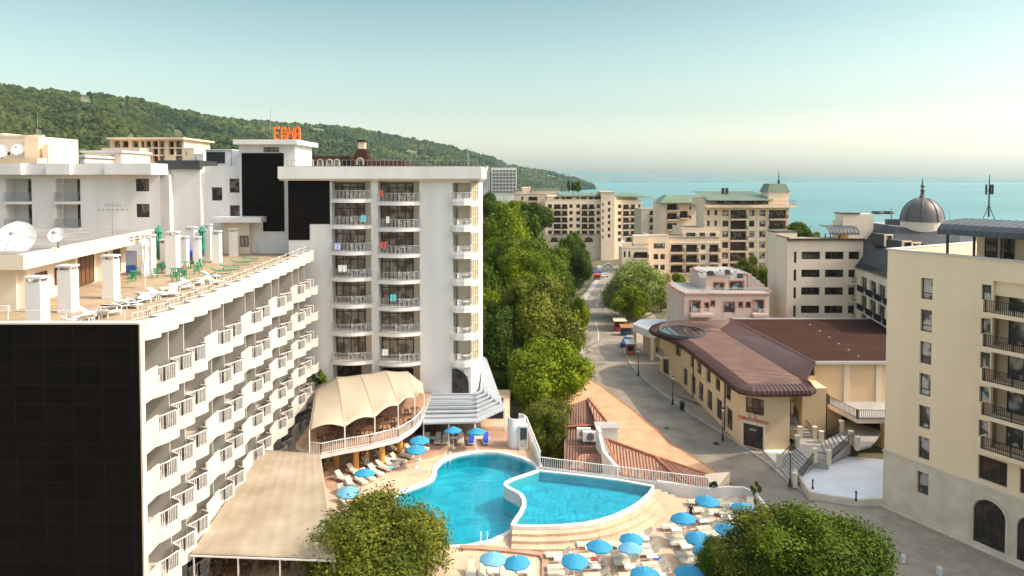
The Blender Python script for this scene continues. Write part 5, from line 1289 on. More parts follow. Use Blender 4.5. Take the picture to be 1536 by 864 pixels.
ML=F((X(1041,126),126),(X(1061,U1),U1));wall(m,ML,0,ML.L,zz(444),Z(412,U1),[]);m.prism([ML.pt(0,0,-.1).xy,ML.pt(ML.L,0,-.6).xy,(X(1061,U1),U1+9),(X(1041,126),U1+9)],zz(444),Z(412,U1)-.02)
m.obj('upper_wall',M['pink'],pk)
for o_ in wo_: window(pk,UF,o_,dep=.45,nm=2,pm=M['glass_light'])
m=MB();UF.box(m,-.1,UF.L+.1,Z(412,U1),Z(410,U1),-9,.25);ML.box(m,0,ML.L,Z(412,U1),Z(410,U1),-.6,.25)
for o_ in wo_: UF.box(m,o_[0]-.2,o_[0],o_[2],o_[3]+.2,0,.05);UF.box(m,o_[1],o_[1]+.2,o_[2],o_[3]+.2,0,.05);UF.box(m,o_[0],o_[1],o_[3],o_[3]+.2,0,.05)
m.obj('red_trim',M['pink_trim'],pk)
m=MB();UF.box(m,.0,UF.L,Z(410,U1),Z(410,U1)+.04,-8.8,.05);ML.box(m,0,ML.L,Z(410,U1),Z(410,U1)+.04,-.6,.1);m.obj('roof',M['grey_slab'],pk)
m=MB()
for i in range(6):
    x_=X(1122,U1)+.3+i*.75;m.box(x_,x_+.75,U1+.5,U1+8,zz(444),Z(412+i*5.2,U1))
m.obj('stepped_gable',M['pink'],pk)
m=MB();m.box(X(1036,PFd),X(1070,PFd),PFd-1.1,PFd-.004,zz(474),zz(470));m.box(X(1130,PFd),X(1152,PFd),PFd-1.1,PFd-.004,zz(474),zz(470));bo=m.obj('balcony',M['pink'],pk)
m=MB();railing(m,[(X(1036,PFd),PFd-1.05),(X(1070,PFd),PFd-1.05)],zz(470),.95,.16,.018,.03);railing(m,[(X(1130,PFd),PFd-1.05),(X(1152,PFd),PFd-1.05)],zz(470),.95,.16,.018,.03);m.obj('railing',M['white_metal'],bo)
for k,(px,py,w) in enumerate(((1053,417,1.2),(1066,414,1),(1080,413,1.4),(1090,412,1.0),(1103,415,1.2),(1110,418,.8),(1097,420,.7))):
    q=PZ(px,py,Z(410,U1)+.04);t=empty('rooftop_unit',q,['grey rooftop unit at the left end of the pink roof','small grey rooftop unit second from the left on the pink roof','widest grey rooftop unit at the back of the pink roof','pale rooftop unit behind the middle of the pink roof','grey rooftop unit near the right back corner of the pink roof','small rooftop unit at the right end of the pink roof','smallest rooftop unit nearest the front of the pink roof'][k],'rooftop unit','units on the pink roof')
    m=MB();m.box(q.x-w/2,q.x+w/2,q.y-.4,q.y+.4,q.z+.1,q.z+.8);m.obj('casing',M['slate_metal' if k%2 else 'white_dull'],t)
    m=MB();m.tube((q.x,q.y,q.z+.8),(q.x,q.y,q.z+.88),.3,.3,12);m.obj('fan',M['dark_metal'],t)
# ---- low annex with white roof and yellow roof behind curved shop
ax=empty('flat_roofed_annex',(34,122,GZ),'low annex with white and pale yellow flat roofs beyond the curved shop roof','building')
AZ=1.9
pa=[PZ(949,486,AZ),PZ(975,496,AZ),PZ(1003,493,AZ),PZ(1040,483,AZ),PZ(1005,478,AZ),PZ(960,479,AZ)]
m=MB();m.prism([p.xy for p in pa],AZ-1.3,AZ);m.obj('roof_slab',M['white'],ax)
pb_=[PZ(1003,493,AZ),PZ(1060,500,AZ),PZ(1102,479,AZ),PZ(1090,472,AZ),PZ(1040,476,AZ),PZ(1000,480,AZ)]
m=MB();m.prism([p.xy for p in pb_],GZ,AZ-.1);m.ribbon([PZ(1000,480,AZ).xy,PZ(1090,472,AZ).xy],AZ-.2,AZ+.7,.2);m.obj('yellow_roof',M['cream'],ax)
m=MB();pi=[p.xy.lerp(Vector((30,126)),.25) for p in pa];m.prism(pi,GZ-1,AZ-1.29);m.obj('wall',M['commercial_cream'],ax)
m=MB()
for k in (0,1,2): q=pa[k].xy;m.box(q.x-.25+.5,q.x+.25+.5,q.y-.2+.5,q.y+.3+.5,GZ,AZ-.4)
m.obj('pillar',M['cream_light'],ax)
# ---- green roof block D=190
def zf(D): return lambda py:Z(py,D)
g=FB('green_roofed_apartments','tall beige apartment block with curved green roof and a small square turret','apartment block',1056,1184,190,307,-8,8,M['beige'])
for k,t in enumerate((315,331,347,363,379,395)):
    g.win(1084,1093,t,t+9,1,M['glass_light'] if k%2==0 else M['glass_dark']);g.win(1124,1132,t,t+9,1,M['glass_red' if k%2 else 'glass_light']);g.win(1139.5,1148.5,t,t+9,1,M['glass_light'])
    g.balc(1096,1120,t,t+13,1.0,nm=4,pm=M['glass_red' if k%2 else 'glass']);g.balc(1154,1180,t,t+13,1.1,nm=4,pm=M['glass'])
for t in (315,331): g.win(1061,1065,t,t+8,1);g.win(1072,1076,t,t+8,1)
gt=g.build()
m=MB()
for t in (313,329,345,361,377,393): g.F.box(m,0,g.F.L,g.z(t),g.z(t-1.5),.004,.16)
for p in (1081,1095,1121,1136,1152): g.F.box(m,g.u(p)-.12,g.u(p)+.12,-8,g.z(313),.004,.13)
m.obj('floor_band',M['cream_light'],gt)
m=MB();m.box(X(1056,190),X(1192,190),187.8,190,Z(311,190),Z(307,190));m.obj('roof_terrace',M['beige'],gt)
m=MB();m.box(X(1058,191),X(1180,191),191.5,205,Z(309,191),Z(298,191));m.obj('attic_wall',M['beige'],gt)
AF=F((X(1058,191.5),191.5),(X(1180,191.5),191.5))
for a,b_ in ((1076,1086),(1100,1112),(1120,1131),(1136,1146),(1158,1170)): window(gt,AF,(X(a,191.5)-AF.p.x,X(b_,191.5)-AF.p.x,Z(308,191.5),Z(300,191.5)),dep=-.05,nm=2,pm=M['glass_dark'])
m=MB();railing(m,[(X(1058,190),188),(X(1190,190),188)],Z(307,190),1.1,.5,.03,.05);m.obj('railing',M['dark_metal'],gt)
m=MB()
def groof(u,v):
    px=lerp(1062,1162,u);D=lerp(189,206,v);z=lerp(Z(300+4*math.sin(u*math.pi)*.0,189),Z(290,206),v)-.0
    return Vector((X(px,189),D-2.0*math.sin(u*math.pi)*(1-v),lerp(Z(300.5,189),Z(288.5,189),v**.6)))
m.grid(groof,30,6);
for i in range(31): m.path([groof(i/30,k/6) for k in range(7)],.05,4)
m.obj('curved_roof',M['green_roof'],gt,False)
m=MB();q0,q1=X(1153,190),X(1184,190);m.box(q0,q1,190.2,196,Z(307,190),Z(288,190));m.obj('turret_wall',M['beige'],gt)
m=MB();zz0,zz1=Z(288,190),Z(275.5,190);m.hexa([(q0-.3,190,zz0),(q1+.3,190,zz0),(q1+.3,196.3,zz0),(q0-.3,196.3,zz0),(q0+.6,190.9,zz1),(q1-.6,190.9,zz1),(q1-.6,195.4,zz1),(q0+.6,195.4,zz1)]);m.obj('turret_roof',M['green_roof'],gt)
m=MB();c=PD(1168,275,193);m.lathe([(.5,c.z-.2),(.35,c.z+.5),(.15,c.z+1.2),(.1,c.z+2.6),(.02,c.z+4)],c.xy,8);m.obj('spire',M['dark_metal'],gt)
m=MB();q=PD(1085,285,198)
for d in (0,1.1): m.box(q.x+d-.35,q.x+d+.35,q.y,q.y+.6,q.z-1.4,q.z+.6)
m.obj('roof_chimney',M['brown_frame'],gt)
# lower terraces block px 935-1076
h=FB('stepped_beige_apartments','stepped beige apartment block with roof terraces left of the green-roofed block','apartment block',1004,1079,183,357,-8,6,M['beige'])
for k,t in enumerate((367,382.5,398)):
    h.balc(1007,1025,t,t+11,1,nm=4);h.balc(1030,1047,t,t+11,1,nm=3);h.win(1052,1059,t,t+7.5,1);h.balc(1065,1079,t,t+11,1,nm=2)
for a,b_ in ((1018,1026),(1040,1048),(1060,1070)): h.win(a,b_,416,424,1)
ht=h.build(cornice=None)
m=MB()
for t in (365,380.5,396,411): h.F.box(m,0,h.F.L,h.z(t),h.z(t-1.6),.004,.2)
m.obj('floor_band',M['cream_light'],ht)
m=MB();railing(m,[(h.x0,h.D-.1),(h.x1,h.D-.1)],h.zt,1.0,.4,.03,.05);m.obj('roof_railing',M['dark_metal'],ht)
h2=FB('beige_terraced_wing','middle beige wing with a long roof terrace railing','apartment block',1024,1080,187.5,343,-8,12,M['beige'])
for a,b_ in ((1030,1044),(1050,1058),(1065,1074)): h2.win(a,b_,349,357,2,M['glass'])
for a,b_ in ((1064,1066),(1074,1076)): pass
h2t=h2.build()
h3=FB('beige_apartments','beige apartment wing with paired square windows behind the willow','apartment block',972,1003.8,180,353.5,-8,6,M['beige'])
for t in (365,381,397): h3.win(981,988 if t>370 else 998,t,t+8,1 if t>370 else 4,M['glass_light'] if t<370 else M['glass_dark'])
for t in (381,397): h3.win(991,998,t,t+8,1)
h3t=h3.build()
h4=FB('low_beige_villa','low beige villa with a roof terrace and satellite dish beside the road','building',933,973,172,372,-8,5,M['beige'])
for a,b_ in ((952,972),): h4.balc(a,b_,378,387,.8,nm=3)
h4.win(936,939,377,386,1);h4.win(943,946,377,386,1);h4t=h4.build()
m=MB();m.box(X(952,176),X(974,176),177.5,180,-8,Z(354,176));m.obj('upper_wall',M['beige'],h4t);m=MB();railing(m,[(X(934,172),172.1),(X(973,172),172.1)],Z(372,172),1,.3,.03,.05);m.obj('railing',M['dark_metal'],h4t)
dish(935,361,174,3.2,'tiny white satellite dish on the low beige villa')
h5=FB('green_roofed_wing','beige wing with a green hipped roof between the two large apartment blocks','apartment block',992,1058,215,304,-8,8,M['beige'],ang=.12)
for t in (306,320,335): h5.balc(1001,1016,t,t+9,1,nm=3);h5.win(1034,1037,t+4,t+9,1);h5.win(1044,1047,t+4,t+9,1)
h5.balc(1020,1032,317,327,1,nm=2);h5t=h5.build()
m=MB();z0,z1=h5.zt,Z(293,215);m.hexa([(h5.x0-.8,213.5,z0),(h5.x1+.8,214.5,z0),(h5.x1+.8,224,z0),(h5.x0-.8,224,z0),(h5.x0+2.2,217,z1),(h5.x1-.2,217,z1),(h5.x1-.2,222,z1),(h5.x0+2.2,222,z1)]);m.obj('hipped_roof',M['green_roof'],h5t)
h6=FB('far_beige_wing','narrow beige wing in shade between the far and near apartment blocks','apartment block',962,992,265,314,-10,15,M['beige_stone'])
for t in (316,327,338,349): h6.balc(975,983,t,t+7,.8,nm=1)
h6.build()
# ---- far beige complex D=313
D=313
f=FB('long_beige_apartments','long beige apartment block with green roof edges and rows of balconies far down the street','apartment block',818,902,D,300,-9.5,20,M['beige'])
for k,t in enumerate((306.5,316.5,326.5,336,346)):
    f.balc(831,841,t,t+7.5,1,nm=2,ledge=M['beige']);f.balc(843,851,t,t+7.5,1,nm=2);f.win(854,859,t,t+5.5,1,M['glass_dark']);f.win(864.5,870,t,t+5.5,1,M['glass_dark'])
    f.balc(873,881,t,t+7.5,1,nm=2);f.balc(883.5,891.5,t,t+7.5,1,nm=2);f.win(895,900,t,t+5.5,1,M['glass_dark']);f.win(822,828,t,t+5.5,1,M['glass_dark'])
pass
ft=f.build()
archwin(ft,f.F,f.u(876.5),f.u(889.5),f.z(363),f.z(356),.3,M['glass_dark'],nb=3);archwin(ft,f.F,f.u(826),f.u(837),f.z(363),f.z(356),.3,M['glass_dark'],nb=3)
m=MB();f.F.box(m,0,f.F.L,f.z(352.5),f.z(351),.0,.5);f.F.box(m,0,f.F.L,-9.5,f.z(353),.02,.25);m.obj('stone_base',M['beige_stone'],ft)
m=MB();f.F.box(m,1,f.F.L-1,f.zt,f.z(293.5),-16,-2);m.obj('attic_wall',M['beige'],ft)
for a,b_ in ((833,838),(843,848),(850,858),(866,869),(873,880),(884,890),(893,899)): window(ft,F(f.F.pt(0,0,-1.95).xy,f.F.pt(10,0,-1.95).xy),(f.u(a),f.u(b_),f.zt+.2,f.z(295.5)),dep=-.05,nm=1,pm=M['glass_dark'],fw=.12)
m=MB();railing(m,[f.F.pt(0,0,-.2).xy,f.F.pt(f.F.L,0,-.2).xy],f.zt,1.1,.6,.04,.07);m.obj('railing',M['dark_metal'],ft)
m=MB();
for a,b_ in ((839,861),(862,888),(889,902)):
    z0=f.z(293.5);z1=f.z(290.5);m.hexa([(X(a,D)-.6,D+.8,z0),(X(b_,D),D+.8,z0),(X(b_,D),D+18,z0),(X(a,D)-.6,D+18,z0),(X(a,D)+.5,D+4,z1),(X(b_,D)-.5,D+4,z1),(X(b_,D)-.5,D+16,z1),(X(a,D)+.5,D+16,z1)])
m.obj('green_roof_edge',M['green_roof'],ft)
f2=FB('stair_tower','tall plain beige stair tower between the two halves of the far block','tower',902,922,D-2,289,-9.5,14,M['beige'])
for t in (302,312,322,331,341,351): f2.win(912,915.5,t,t+5.5,1,M['glass_dark']);f2.win(903.5,905.5,t+2,t+7,1,M['glass_dark'])
f2t=f2.build(cornice=M['beige_stone'])
f3=FB('right_beige_apartments','right half of the far beige block with a round green roof canopy','apartment block',922,964,D+2,301,-9.5,20,M['beige'],ang=.25)
for k,t in enumerate((307,317,327,337,347)):
    f3.win(927,932,t,t+5.5,1,M['glass_dark']);
    f3.balc(935,944,t,t+7.5,1,nm=2);f3.balc(946.5,953,t,t+7.5,1,nm=1);f3.win(957,961,t,t+5.5,1)
f3.win(927,932,357,362,1)
f3t=f3.build()
archwin(f3t,f3.F,f3.u(939),f3.u(948),f3.z(363),f3.z(356.5),.06,M['glass_dark'],nb=2)
m=MB();f3.F.box(m,0,f3.F.L-1,f3.zt,f3.z(296),-12,-2);m.obj('attic_wall',M['beige'],f3t)
m=MB();c=PD(943,294,D+12);m.lathe([(.01,1.6),(4,1.3),(8.5,.6),(11,0),(11,-.5),(8,-.6)],c.xy,32);m.v=[(v[0],c.y+(v[1]-c.y)*.9,v[2]+c.z) for v in m.v];m.obj('round_canopy',M['green_roof'],f3t)
f4=FB('upper_beige_apartments','upper beige apartment wing with pale roofs behind the trees','apartment block',771,842,D+22,291,-9.5,18,M['beige'])
for t in (295,304): f4.balc(793,806,t,t+6,1,nm=2);f4.win(782,785,t,t+5,1,M['glass_dark']);f4.balc(818,826,t,t+6,1,nm=2);f4.balc(831,839,t,t+6,1,nm=2)
f4t=f4.build()
m=MB();
for a,b_,y in ((772,783,286),(797,840,285),(783,796,281)):
    m.box(X(a,D+22),X(b_,D+22),D+21.5,D+38,f4.zt,Z(y,D+22))
m.obj('roof_block',M['beige'],f4t)
m=MB()
for a,b_,y in ((771,783.5,286),(796.5,841,285)): m.box(X(a,D+22),X(b_,D+22),D+21,D+38.5,Z(y,D+22)+.003,Z(y-1.2,D+22))
m.obj('green_roof_edge',M['green_roof'],f4t)
# ---- far white tower
w=FB('white_high_rise','white high-rise hotel with rows of square balconies at the foot of the hill','hotel',737,775,470,252,-10,20,M['white'])
for k in range(7):
    for i in range(7): w.balc(739+i*5.1,743+i*5.1,255+k*5.2,258.6+k*5.2,.6,rm=M['white'],nm=1,pm=M['glass'])
wt=w.build()
m=MB();m.box(X(718,472),X(735.5,472),472,490,-10,Z(255,472));m.box(X(726,472),X(731,472),471.5,490,-10,Z(249,472));m.obj('side_block',M['white_dull'],wt)
m=MB()
for i in range(6): m.box(X(728,471),X(729.2,471),471.3,471.52,Z(260+i*4,471),Z(258+i*4,471))
m.obj('side_window',M['glass_dark'],wt)
# ---- rooftop castle behind tower block
ca=empty('brown_mansard_hotel',(X(540,130),135,0),'long brown mansard roof with a pyramid turret seen over the white tower roof','hotel')
Dc=130
m=MB();x0_,x1_=X(445,Dc),X(612,Dc);z0,z1=Z(250,Dc),Z(236,Dc)
def loft(m,xa,xb,ya,yb,za,zb_,ins): m.hexa([(xa,ya,za),(xb,ya,za),(xb,yb,za),(xa,yb,za),(xa+ins,ya+ins,zb_),(xb-ins,ya+ins,zb_),(xb-ins,yb-ins,zb_),(xa+ins,yb-ins,zb_)])
loft(m,x0_,x1_,Dc,Dc+12,Z(256,Dc),Z(241,Dc),1.5);loft(m,X(445,Dc),X(524,Dc),Dc+1,Dc+12,Z(241,Dc),Z(233.5,Dc),.6);m.obj('roof',M['brown_roof'],ca)
m=MB();cx_=X(541,Dc);cz=Z(238,Dc)
m.add([(cx_-2.0,Dc-.5,cz-1.5),(cx_+2.0,Dc-.5,cz-1.5),(cx_+2.0,Dc+3.5,cz-1.5),(cx_-2.0,Dc+3.5,cz-1.5),(cx_-.8,Dc+.7,Z(223,Dc)),(cx_+.8,Dc+.7,Z(223,Dc)),(cx_+.8,Dc+2.3,Z(223,Dc)),(cx_-.8,Dc+2.3,Z(223,Dc))],[(0,1,5,4),(1,2,6,5),(2,3,7,6),(3,0,4,7),(4,5,6,7)]);m.obj('turret_roof',M['brown_roof'],ca)
m=MB();m.box(cx_-.65,cx_+.65,Dc+.85,Dc+2.1,Z(223,Dc),Z(212.5,Dc));m.obj('lantern',M['beige'],ca)
m=MB();m.box(cx_-.85,cx_+.85,Dc+.65,Dc+2.3,Z(212.5,Dc),Z(210,Dc));m.obj('lantern_cap',M['brown_roof'],ca)
CFc=F((x0_,Dc+.25),(x1_,Dc+.25));
for px in (452,467,481,495,506): archwin(ca,CFc,CFc.uz(px-3,240)[0],CFc.uz(px+3,240)[0],Z(249,Dc),Z(240,Dc),.3,M['glass_light'],name='dormer_window',nb=1,trim=M['beige'],trimw=.12)
archwin(ca,F((cx_-2,Dc-.5),(cx_+2,Dc-.5)),1.6,2.6,cz-1.2,cz,.25,M['glass_light'],name='dormer_window',nb=1,trim=M['beige'],trimw=.1)
# ---- beige concrete shells at top left
s1=FB('unfinished_concrete_block','unfinished beige concrete apartment block with open bays before the hill','building',166,277,185,209.5,0,16,M['beige'])
for r_,(t,bt) in enumerate(((211.5,221),(223,232),(234,243))):
    for i,(a,b_) in enumerate(((172,182),(184,194),(200,209),(213,218),(220,228),(230,238),(240,248),(254,262),(264,274))):
        if r_==2 and i in (0,1,7): continue
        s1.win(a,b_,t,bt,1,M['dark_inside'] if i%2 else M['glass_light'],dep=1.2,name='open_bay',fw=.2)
s1t=s1.build()
m=MB();m.box(X(164,184),X(279,184),183,202,s1.zt,s1.zt+.5);m.box(X(155,180),X(212,180),179.5,184.9,0,Z(222,180));m.obj('roof_slab',M['beige'],s1t)
for k,(a,b_,t,D_,lab,mt) in enumerate(((125,183,229,150,'low pale building with terraces behind the rear wing roof','cream_light'),(84,128,236,140,'low white building with three small windows behind the rear wing roof','white_dull'),(277,292,223,178,'small cream block right of the unfinished concrete building','beige'),(292,306,232,176,'small grey-white block beside the plant room','white_dull'))):
    q=FB('low_building',lab,'building',a,b_,D_,t,0,12,M[mt])
    for i in range(3 if k<2 else 1): q.win(lerp(a,b_,.15+.28*i),lerp(a,b_,.27+.28*i),t+4,t+10,1)
    q.build(cornice=M['white_dull'] if k<2 else None)
ph=FB('beige_penthouse','beige rooftop penthouse block at the far left behind the satellite dishes','building',-40,67,100,205,20,8,M['cream_light'])
ph.win(38,42,211,215,1);ph.win(12,17,228,233,2);pht=ph.build(cornice=None)
m=MB();m.box(X(45,100),X(66,100),99,99.98,20,Z(206,100));m.box(X(-40,99),X(78,99),96,98,20,Z(238,99));m.box(X(68,99.5),X(77,99.5),99,101,20,Z(217,99.5));m.box(X(-40,104),X(28,104),101,106,24,Z(201,103));m.obj('side_block',M['cream'],pht)
# ================= trees
def crown_mesh(name,n_cl,lv,leaf,seed,shape=(1,1,1),lobes=7,mt='leaf_mid'):
    r=np.random.default_rng(seed)
    L=[(0,0,0,.62)]
    for _ in range(lobes):
        d=r.normal(size=3);d[2]=abs(d[2])*1.1-.35;d/=np.linalg.norm(d);q_=r.uniform(.5,.78);L.append((*(d*q_),r.uniform(.17,.34)))
    P=[];Nn=[]
    for _ in range(n_cl):
        l=L[1+r.integers(len(L)-1)] if r.random()>.14 else L[0]
        d=r.normal(size=3);d/=np.linalg.norm(d); rad=l[3]*(.72+.32*r.random()**.7)
        c=np.array(l[:3])+d*rad
        if c[2]<-.72: continue
        k=lv; off_=r.normal(size=(k,3))*.055*(1.0+.5*r.random()); P.append(c+off_); nn=r.normal(size=(k,3))*.48+d*1.15; Nn.append(nn)
    P=np.concatenate(P);Nn=np.concatenate(Nn);Nn/=np.linalg.norm(Nn,axis=1)[:,None]
    P=P*np.array(shape)
    t=np.cross(Nn,r.normal(size=P.shape));t/=np.linalg.norm(t,axis=1)[:,None];b=np.cross(Nn,t)
    s=(leaf*r.uniform(.45,1.5,(len(P),1)))
    V=np.stack([P-t*s,P-b*s*.55,P+t*s,P+b*s*.55],1).reshape(-1,3);n=len(P)
    me=bpy.data.meshes.new(name);me.vertices.add(4*n);me.vertices.foreach_set('co',V.ravel());me.loops.add(4*n);me.loops.foreach_set('vertex_index',np.arange(4*n));me.polygons.add(n);me.polygons.foreach_set('loop_start',np.arange(n)*4);me.polygons.foreach_set('loop_total',np.full(n,4));me.materials.append(M[mt]);me.update();me.validate();return me
CR={}
def crown(kind,seed,big=False):
    k=(kind,seed,big)
    if k not in CR:
        CR[k]=crown_mesh('crown',(2100 if seed>50 else 1500) if big else 900,34 if big else 24,(.022 if seed>50 else .028) if big else .04,seed,lobes=(34 if seed>50 else 24) if big else 14,mt='leaf_'+kind)
    return CR[k]
def trunk_mesh(h,r,ch,rng):
    m=MB();m.tube((0,0,-.5),(rng.uniform(-.2,.2),rng.uniform(-.2,.2),h),r,r*.7,8)
    for i in range(11):
        a=i*2.4+rng.random();p0=Vector((0,0,h*(.6+.05*i)));q_=rng.uniform(.55,.95);p1=p0+Vector((math.cos(a)*ch*q_,math.sin(a)*ch*q_,ch*rng.uniform(.25,.95)));pm=p0.lerp(p1,.5)+Vector((0,0,-ch*.06));m.tube(p0,pm,r*.45,r*.28,6,False);m.tube(pm,p1,r*.28,r*.07,6,False)
        for s_ in range(3):
            p2=pm.lerp(p1,.2+.3*s_);p3=p2+Vector((rng.uniform(-.3,.3),rng.uniform(-.3,.3),rng.uniform(.05,.3)))*ch;m.tube(p2,p3,r*.14,r*.04,5,False)
    return m
def tree(base,ztop,wid,kind,label,seed=1,big=False,group=None,zbot=None,cat='tree',name='tree',dep=None):
    """crown spans zbot..ztop, width wid"""
    base=Vector(base);t=empty(name,base,label,cat,group)
    zbot=base.z+(ztop-base.z)*.18 if zbot is None else zbot
    h=(ztop-zbot)/2;c=Vector((base.x,base.y,(ztop+zbot)/2))
    o=bpy.data.objects.new('crown',crown(kind,seed,big));COL.objects.link(o);o.parent=t;o.location=c-base;o.scale=(wid/2*1.0,(dep or wid)/2*1.0,h*1.02);o.rotation_euler=(0,0,seed*1.7)
    m=trunk_mesh(max(.4,zbot-base.z+h*.4),max(.06,wid*.028),h,random.Random(seed))
    tr=bpy.data.objects.new('trunk',m.mesh('trunk',M['bark']));COL.objects.link(tr);tr.parent=t
    return t
def treepx(px,yt,yb,w,D,kind,label,seed=1,big=False,group='trees along the street',base=None,**k):
    s=D/1024;p=PD(px,yt,D);zb=PD(px,yb,D).z
    bz=gz(p.x,D) if base is None else base
    if bz>zb-.3: bz=zb-.8
    return tree((p.x,D,bz),p.z,w*s,kind,label,seed,big,group,zbot=zb,**k)
treepx(822,510,628,146,90,'bright','bright green rounded tree leaning over the paved forecourt',11,True,zbot_=None) if False else None
TL=[(820,508,632,150,92,'bright','large bright yellow-green round tree beside the orange forecourt',11,True),
(822,600,696,96,78.5,'olive','loose light green tree growing against the pool corner balustrade',12,True),
(812,412,560,150,108,'olive','broad olive green tree behind the bright round tree',13,True),
(742,455,590,110,104,'dark','dark tree pressed against the side of the white tower',14,True),
(752,300,460,90,150,'bright','tall light green tree right of the upper white tower',15,True),
(792,312,450,74,158,'mid','tall mid green tree in the belt above the street',16,False),
(770,352,440,110,138,'mid','wide mid green tree in front of the tall light green one',17,True),
(736,288,340,46,200,'dark','dark tree touching the white tower roof corner',18,False),
(800,300,360,60,205,'dark','dark conical tree before the far beige apartments',19,False),
(858,347,398,40,185,'mid','small round tree in front of the arched windows of the far block',20,False),
(862,366,448,58,165,'dark','dense dark green tree overhanging the left side of the road',21,True),
(838,378,442,44,172,'olive','yellowish tree between the dark roadside tree and the belt',22,False),
(722,380,520,70,125,'mid','mid green tree half hidden by the white tower edge',23,False),
(770,300,345,50,230,'bright','small light green tree at the back of the belt',24,False),
(728,430,500,60,116,'bright','sunlit light green shrub-like tree hugging the white tower',25,False),
(868,440,530,36,118,'bright','narrow light green tree at the road edge above the lit kerb',26,False),
(846,468,560,60,106,'mid','mid green tree between the olive tree and the road',27,False),
(705,310,420,50,165,'mid','tree mostly hidden behind the white tower',28,False),
(748,560,640,60,97,'dark','dark tree behind the slatted pergola',29,False),
(955,388,490,102,158,'willow','very large pale willow-like tree on the right side of the street',30,True),
(944,420,486,62,146,'bright','darker green tree in front of the pale willow-like tree',31,False),
(992,410,470,44,168,'olive','small tree at the right shoulder of the willow-like tree',32,False),
(812,356,470,96,146,'mid','broad deep green tree filling the middle of the belt',43,True),
(838,402,470,52,140,'mid','dark tree between the belt and the roadside tree',44,True),
(742,330,430,80,172,'mid','tall tree beside the upper white tower',45,False),
(790,370,470,90,128,'bright','light green tree low in the middle of the belt',46,True),
(1018,408,440,24,150,'bright','small light green tree left of the pink villa',33,False),
(1122,382,430,48,150,'olive','yellow-green tree above the pink villa roof',34,False),
(1152,392,450,40,140,'bright','light green tree between the pink villa and the plain cream block',35,False),
(1200,330,372,46,170,'mid','tree crown rising over the plain cream block roof at the sea',36,False),
(1218,345,372,30,172,'olive','small tree crown next to the curved roof canopy',37,False)]
for px,yt,yb,w,D,kd,lab,sd,bg in TL: treepx(px,yt,yb,w,D,kd,lab,sd,bg)
for k,(px,w) in enumerate(((853,6.5),(859.5,5))):
    treepx(px,270,291,w,350,'dark',['left one of the paired slim dark cypresses above the far apartments','right one of the paired slim dark cypresses above the far apartments'][k],40+k,False,'cypresses above the far apartments',base=-9)
treepx(867,271,292,13,348,'mid','wider conical cypress right of the slim pair',42,False,'cypresses above the far apartments',base=-9)
# foreground trees
treepx(570,748,915,255,47,'olive','large olive green tree rising in front of the pool at the bottom edge',51,True,'foreground trees',base=-3)
treepx(1155,768,900,190,43,'olive','left part-yellow tree in the bottom right corner over the umbrellas',52,True,'foreground trees',base=-3.5)
treepx(1240,770,930,225,41,'mid','large dense dark green tree in the bottom right corner',53,True,'foreground trees',base=-3.5)
treepx(1080,812,905,90,45,'mid','small low tree crown at the bottom edge beside the umbrellas',54,True,'foreground trees',base=-3.5)
# shrubs / potted plants
def plant(b,h,w,label,seed,kind='mid',pot=True,group='potted plants',zs=0):
    t=empty('potted_plant' if pot else 'shrub',b,label,'plant',group)
    if pot:
        m=MB();m.lathe([(.01,.02),(.17,.02),(.25,.42),(.28,.44),(.28,.5),(.22,.5),(.2,.42),(.01,.4)],n=14);m.v=[(v[0]+b.x,v[1]+b.y,v[2]+b.z) for v in m.v];m.obj('pot',M['terracotta'],t,True)
    o=bpy.data.objects.new('foliage',crown_plant(kind,seed));COL.objects.link(o);o.parent=t;o.location=(0,0,(.45 if pot else 0)+h/2);o.scale=(w/2,w/2,h/2)
def crown_plant(kind,seed):
    k=('p',kind,seed%3)
    if k not in CR: CR[k]=crown_mesh('foliage',70,14,.13,seed%3+70,lobes=4,mt='leaf_'+kind)
    return CR[k]
for k,(px,py,h,w,l) in enumerate(((1072,744,1.0,1.1,'potted plant in a terracotta pot by the low white wall'),(1133,756,1.6,1.0,'tall potted palm-like plant at the deck corner'),(655,650,1.2,1.2,'potted plant under the edge of the slatted pergola'),(573,690,1.8,1.2,'leafy plant climbing an orange column under the terrace'),(603,672,1.6,1.4,'leafy plant beside the rear orange column'),(489,706,1.2,1.6,'green shrub beside the beige awning'),(545,573,1.6,1.2,'potted shrub beside the tower entrance above the tent'),(476,592,2.6,2.0,'dark shrub in the corner between wing and tower'))):
    z=0 if py>600 else 2.8
    if k==6: b=Vector((X(545,79.3),79.3,2.86))
    elif k==7: b=Vector((X(474,79),79,2.86))
    else: b=PZ(px,py,z)
    plant(b,h,w,l,k,'mid' if k%2 else 'dark')
# ================= sun loungers
def make_lounger(mt,rk=35):
    t=empty('sun_lounger',(0,0,0),'',"sun lounger",'sun loungers around the pools')
    m=MB()
    for s in (-.3,.3): m.box(-.95,.95,s-.03,s+.03,.28,.34)
    for x in (-.95,.3,.92): m.box(x-.03,x+.03,-.3,.3,.28,.33)
    m.obj('frame',M['white_plastic'],t)
    m=MB();m.box(-.95,.28,-.27,.27,.345,.40);m.obj('seat',M[mt],t)
    m=MB();a=R(rk);L_=.72
    x1,z1=.3+L_*math.cos(a),.37+L_*math.sin(a);dx,dz=-.03*math.sin(a),.03*math.cos(a)
    m.hexa([(.3,-.27,.34),(x1,-.27,z1),(x1,.27,z1),(.3,.27,.34),(.3+dx,-.27,.39+dz),(x1+dx*2,-.27,z1+dz*2),(x1+dx*2,.27,z1+dz*2),(.3+dx,.27,.39+dz)])
    m.obj('backrest',M[mt],t)
    for x in (-.8,.75):
        for y in (-.28,.28): m=MB();m.tube((x,y,0),(x,y,.29),.025,.025,6);m.obj('leg',M['white_plastic'],t)
    return t
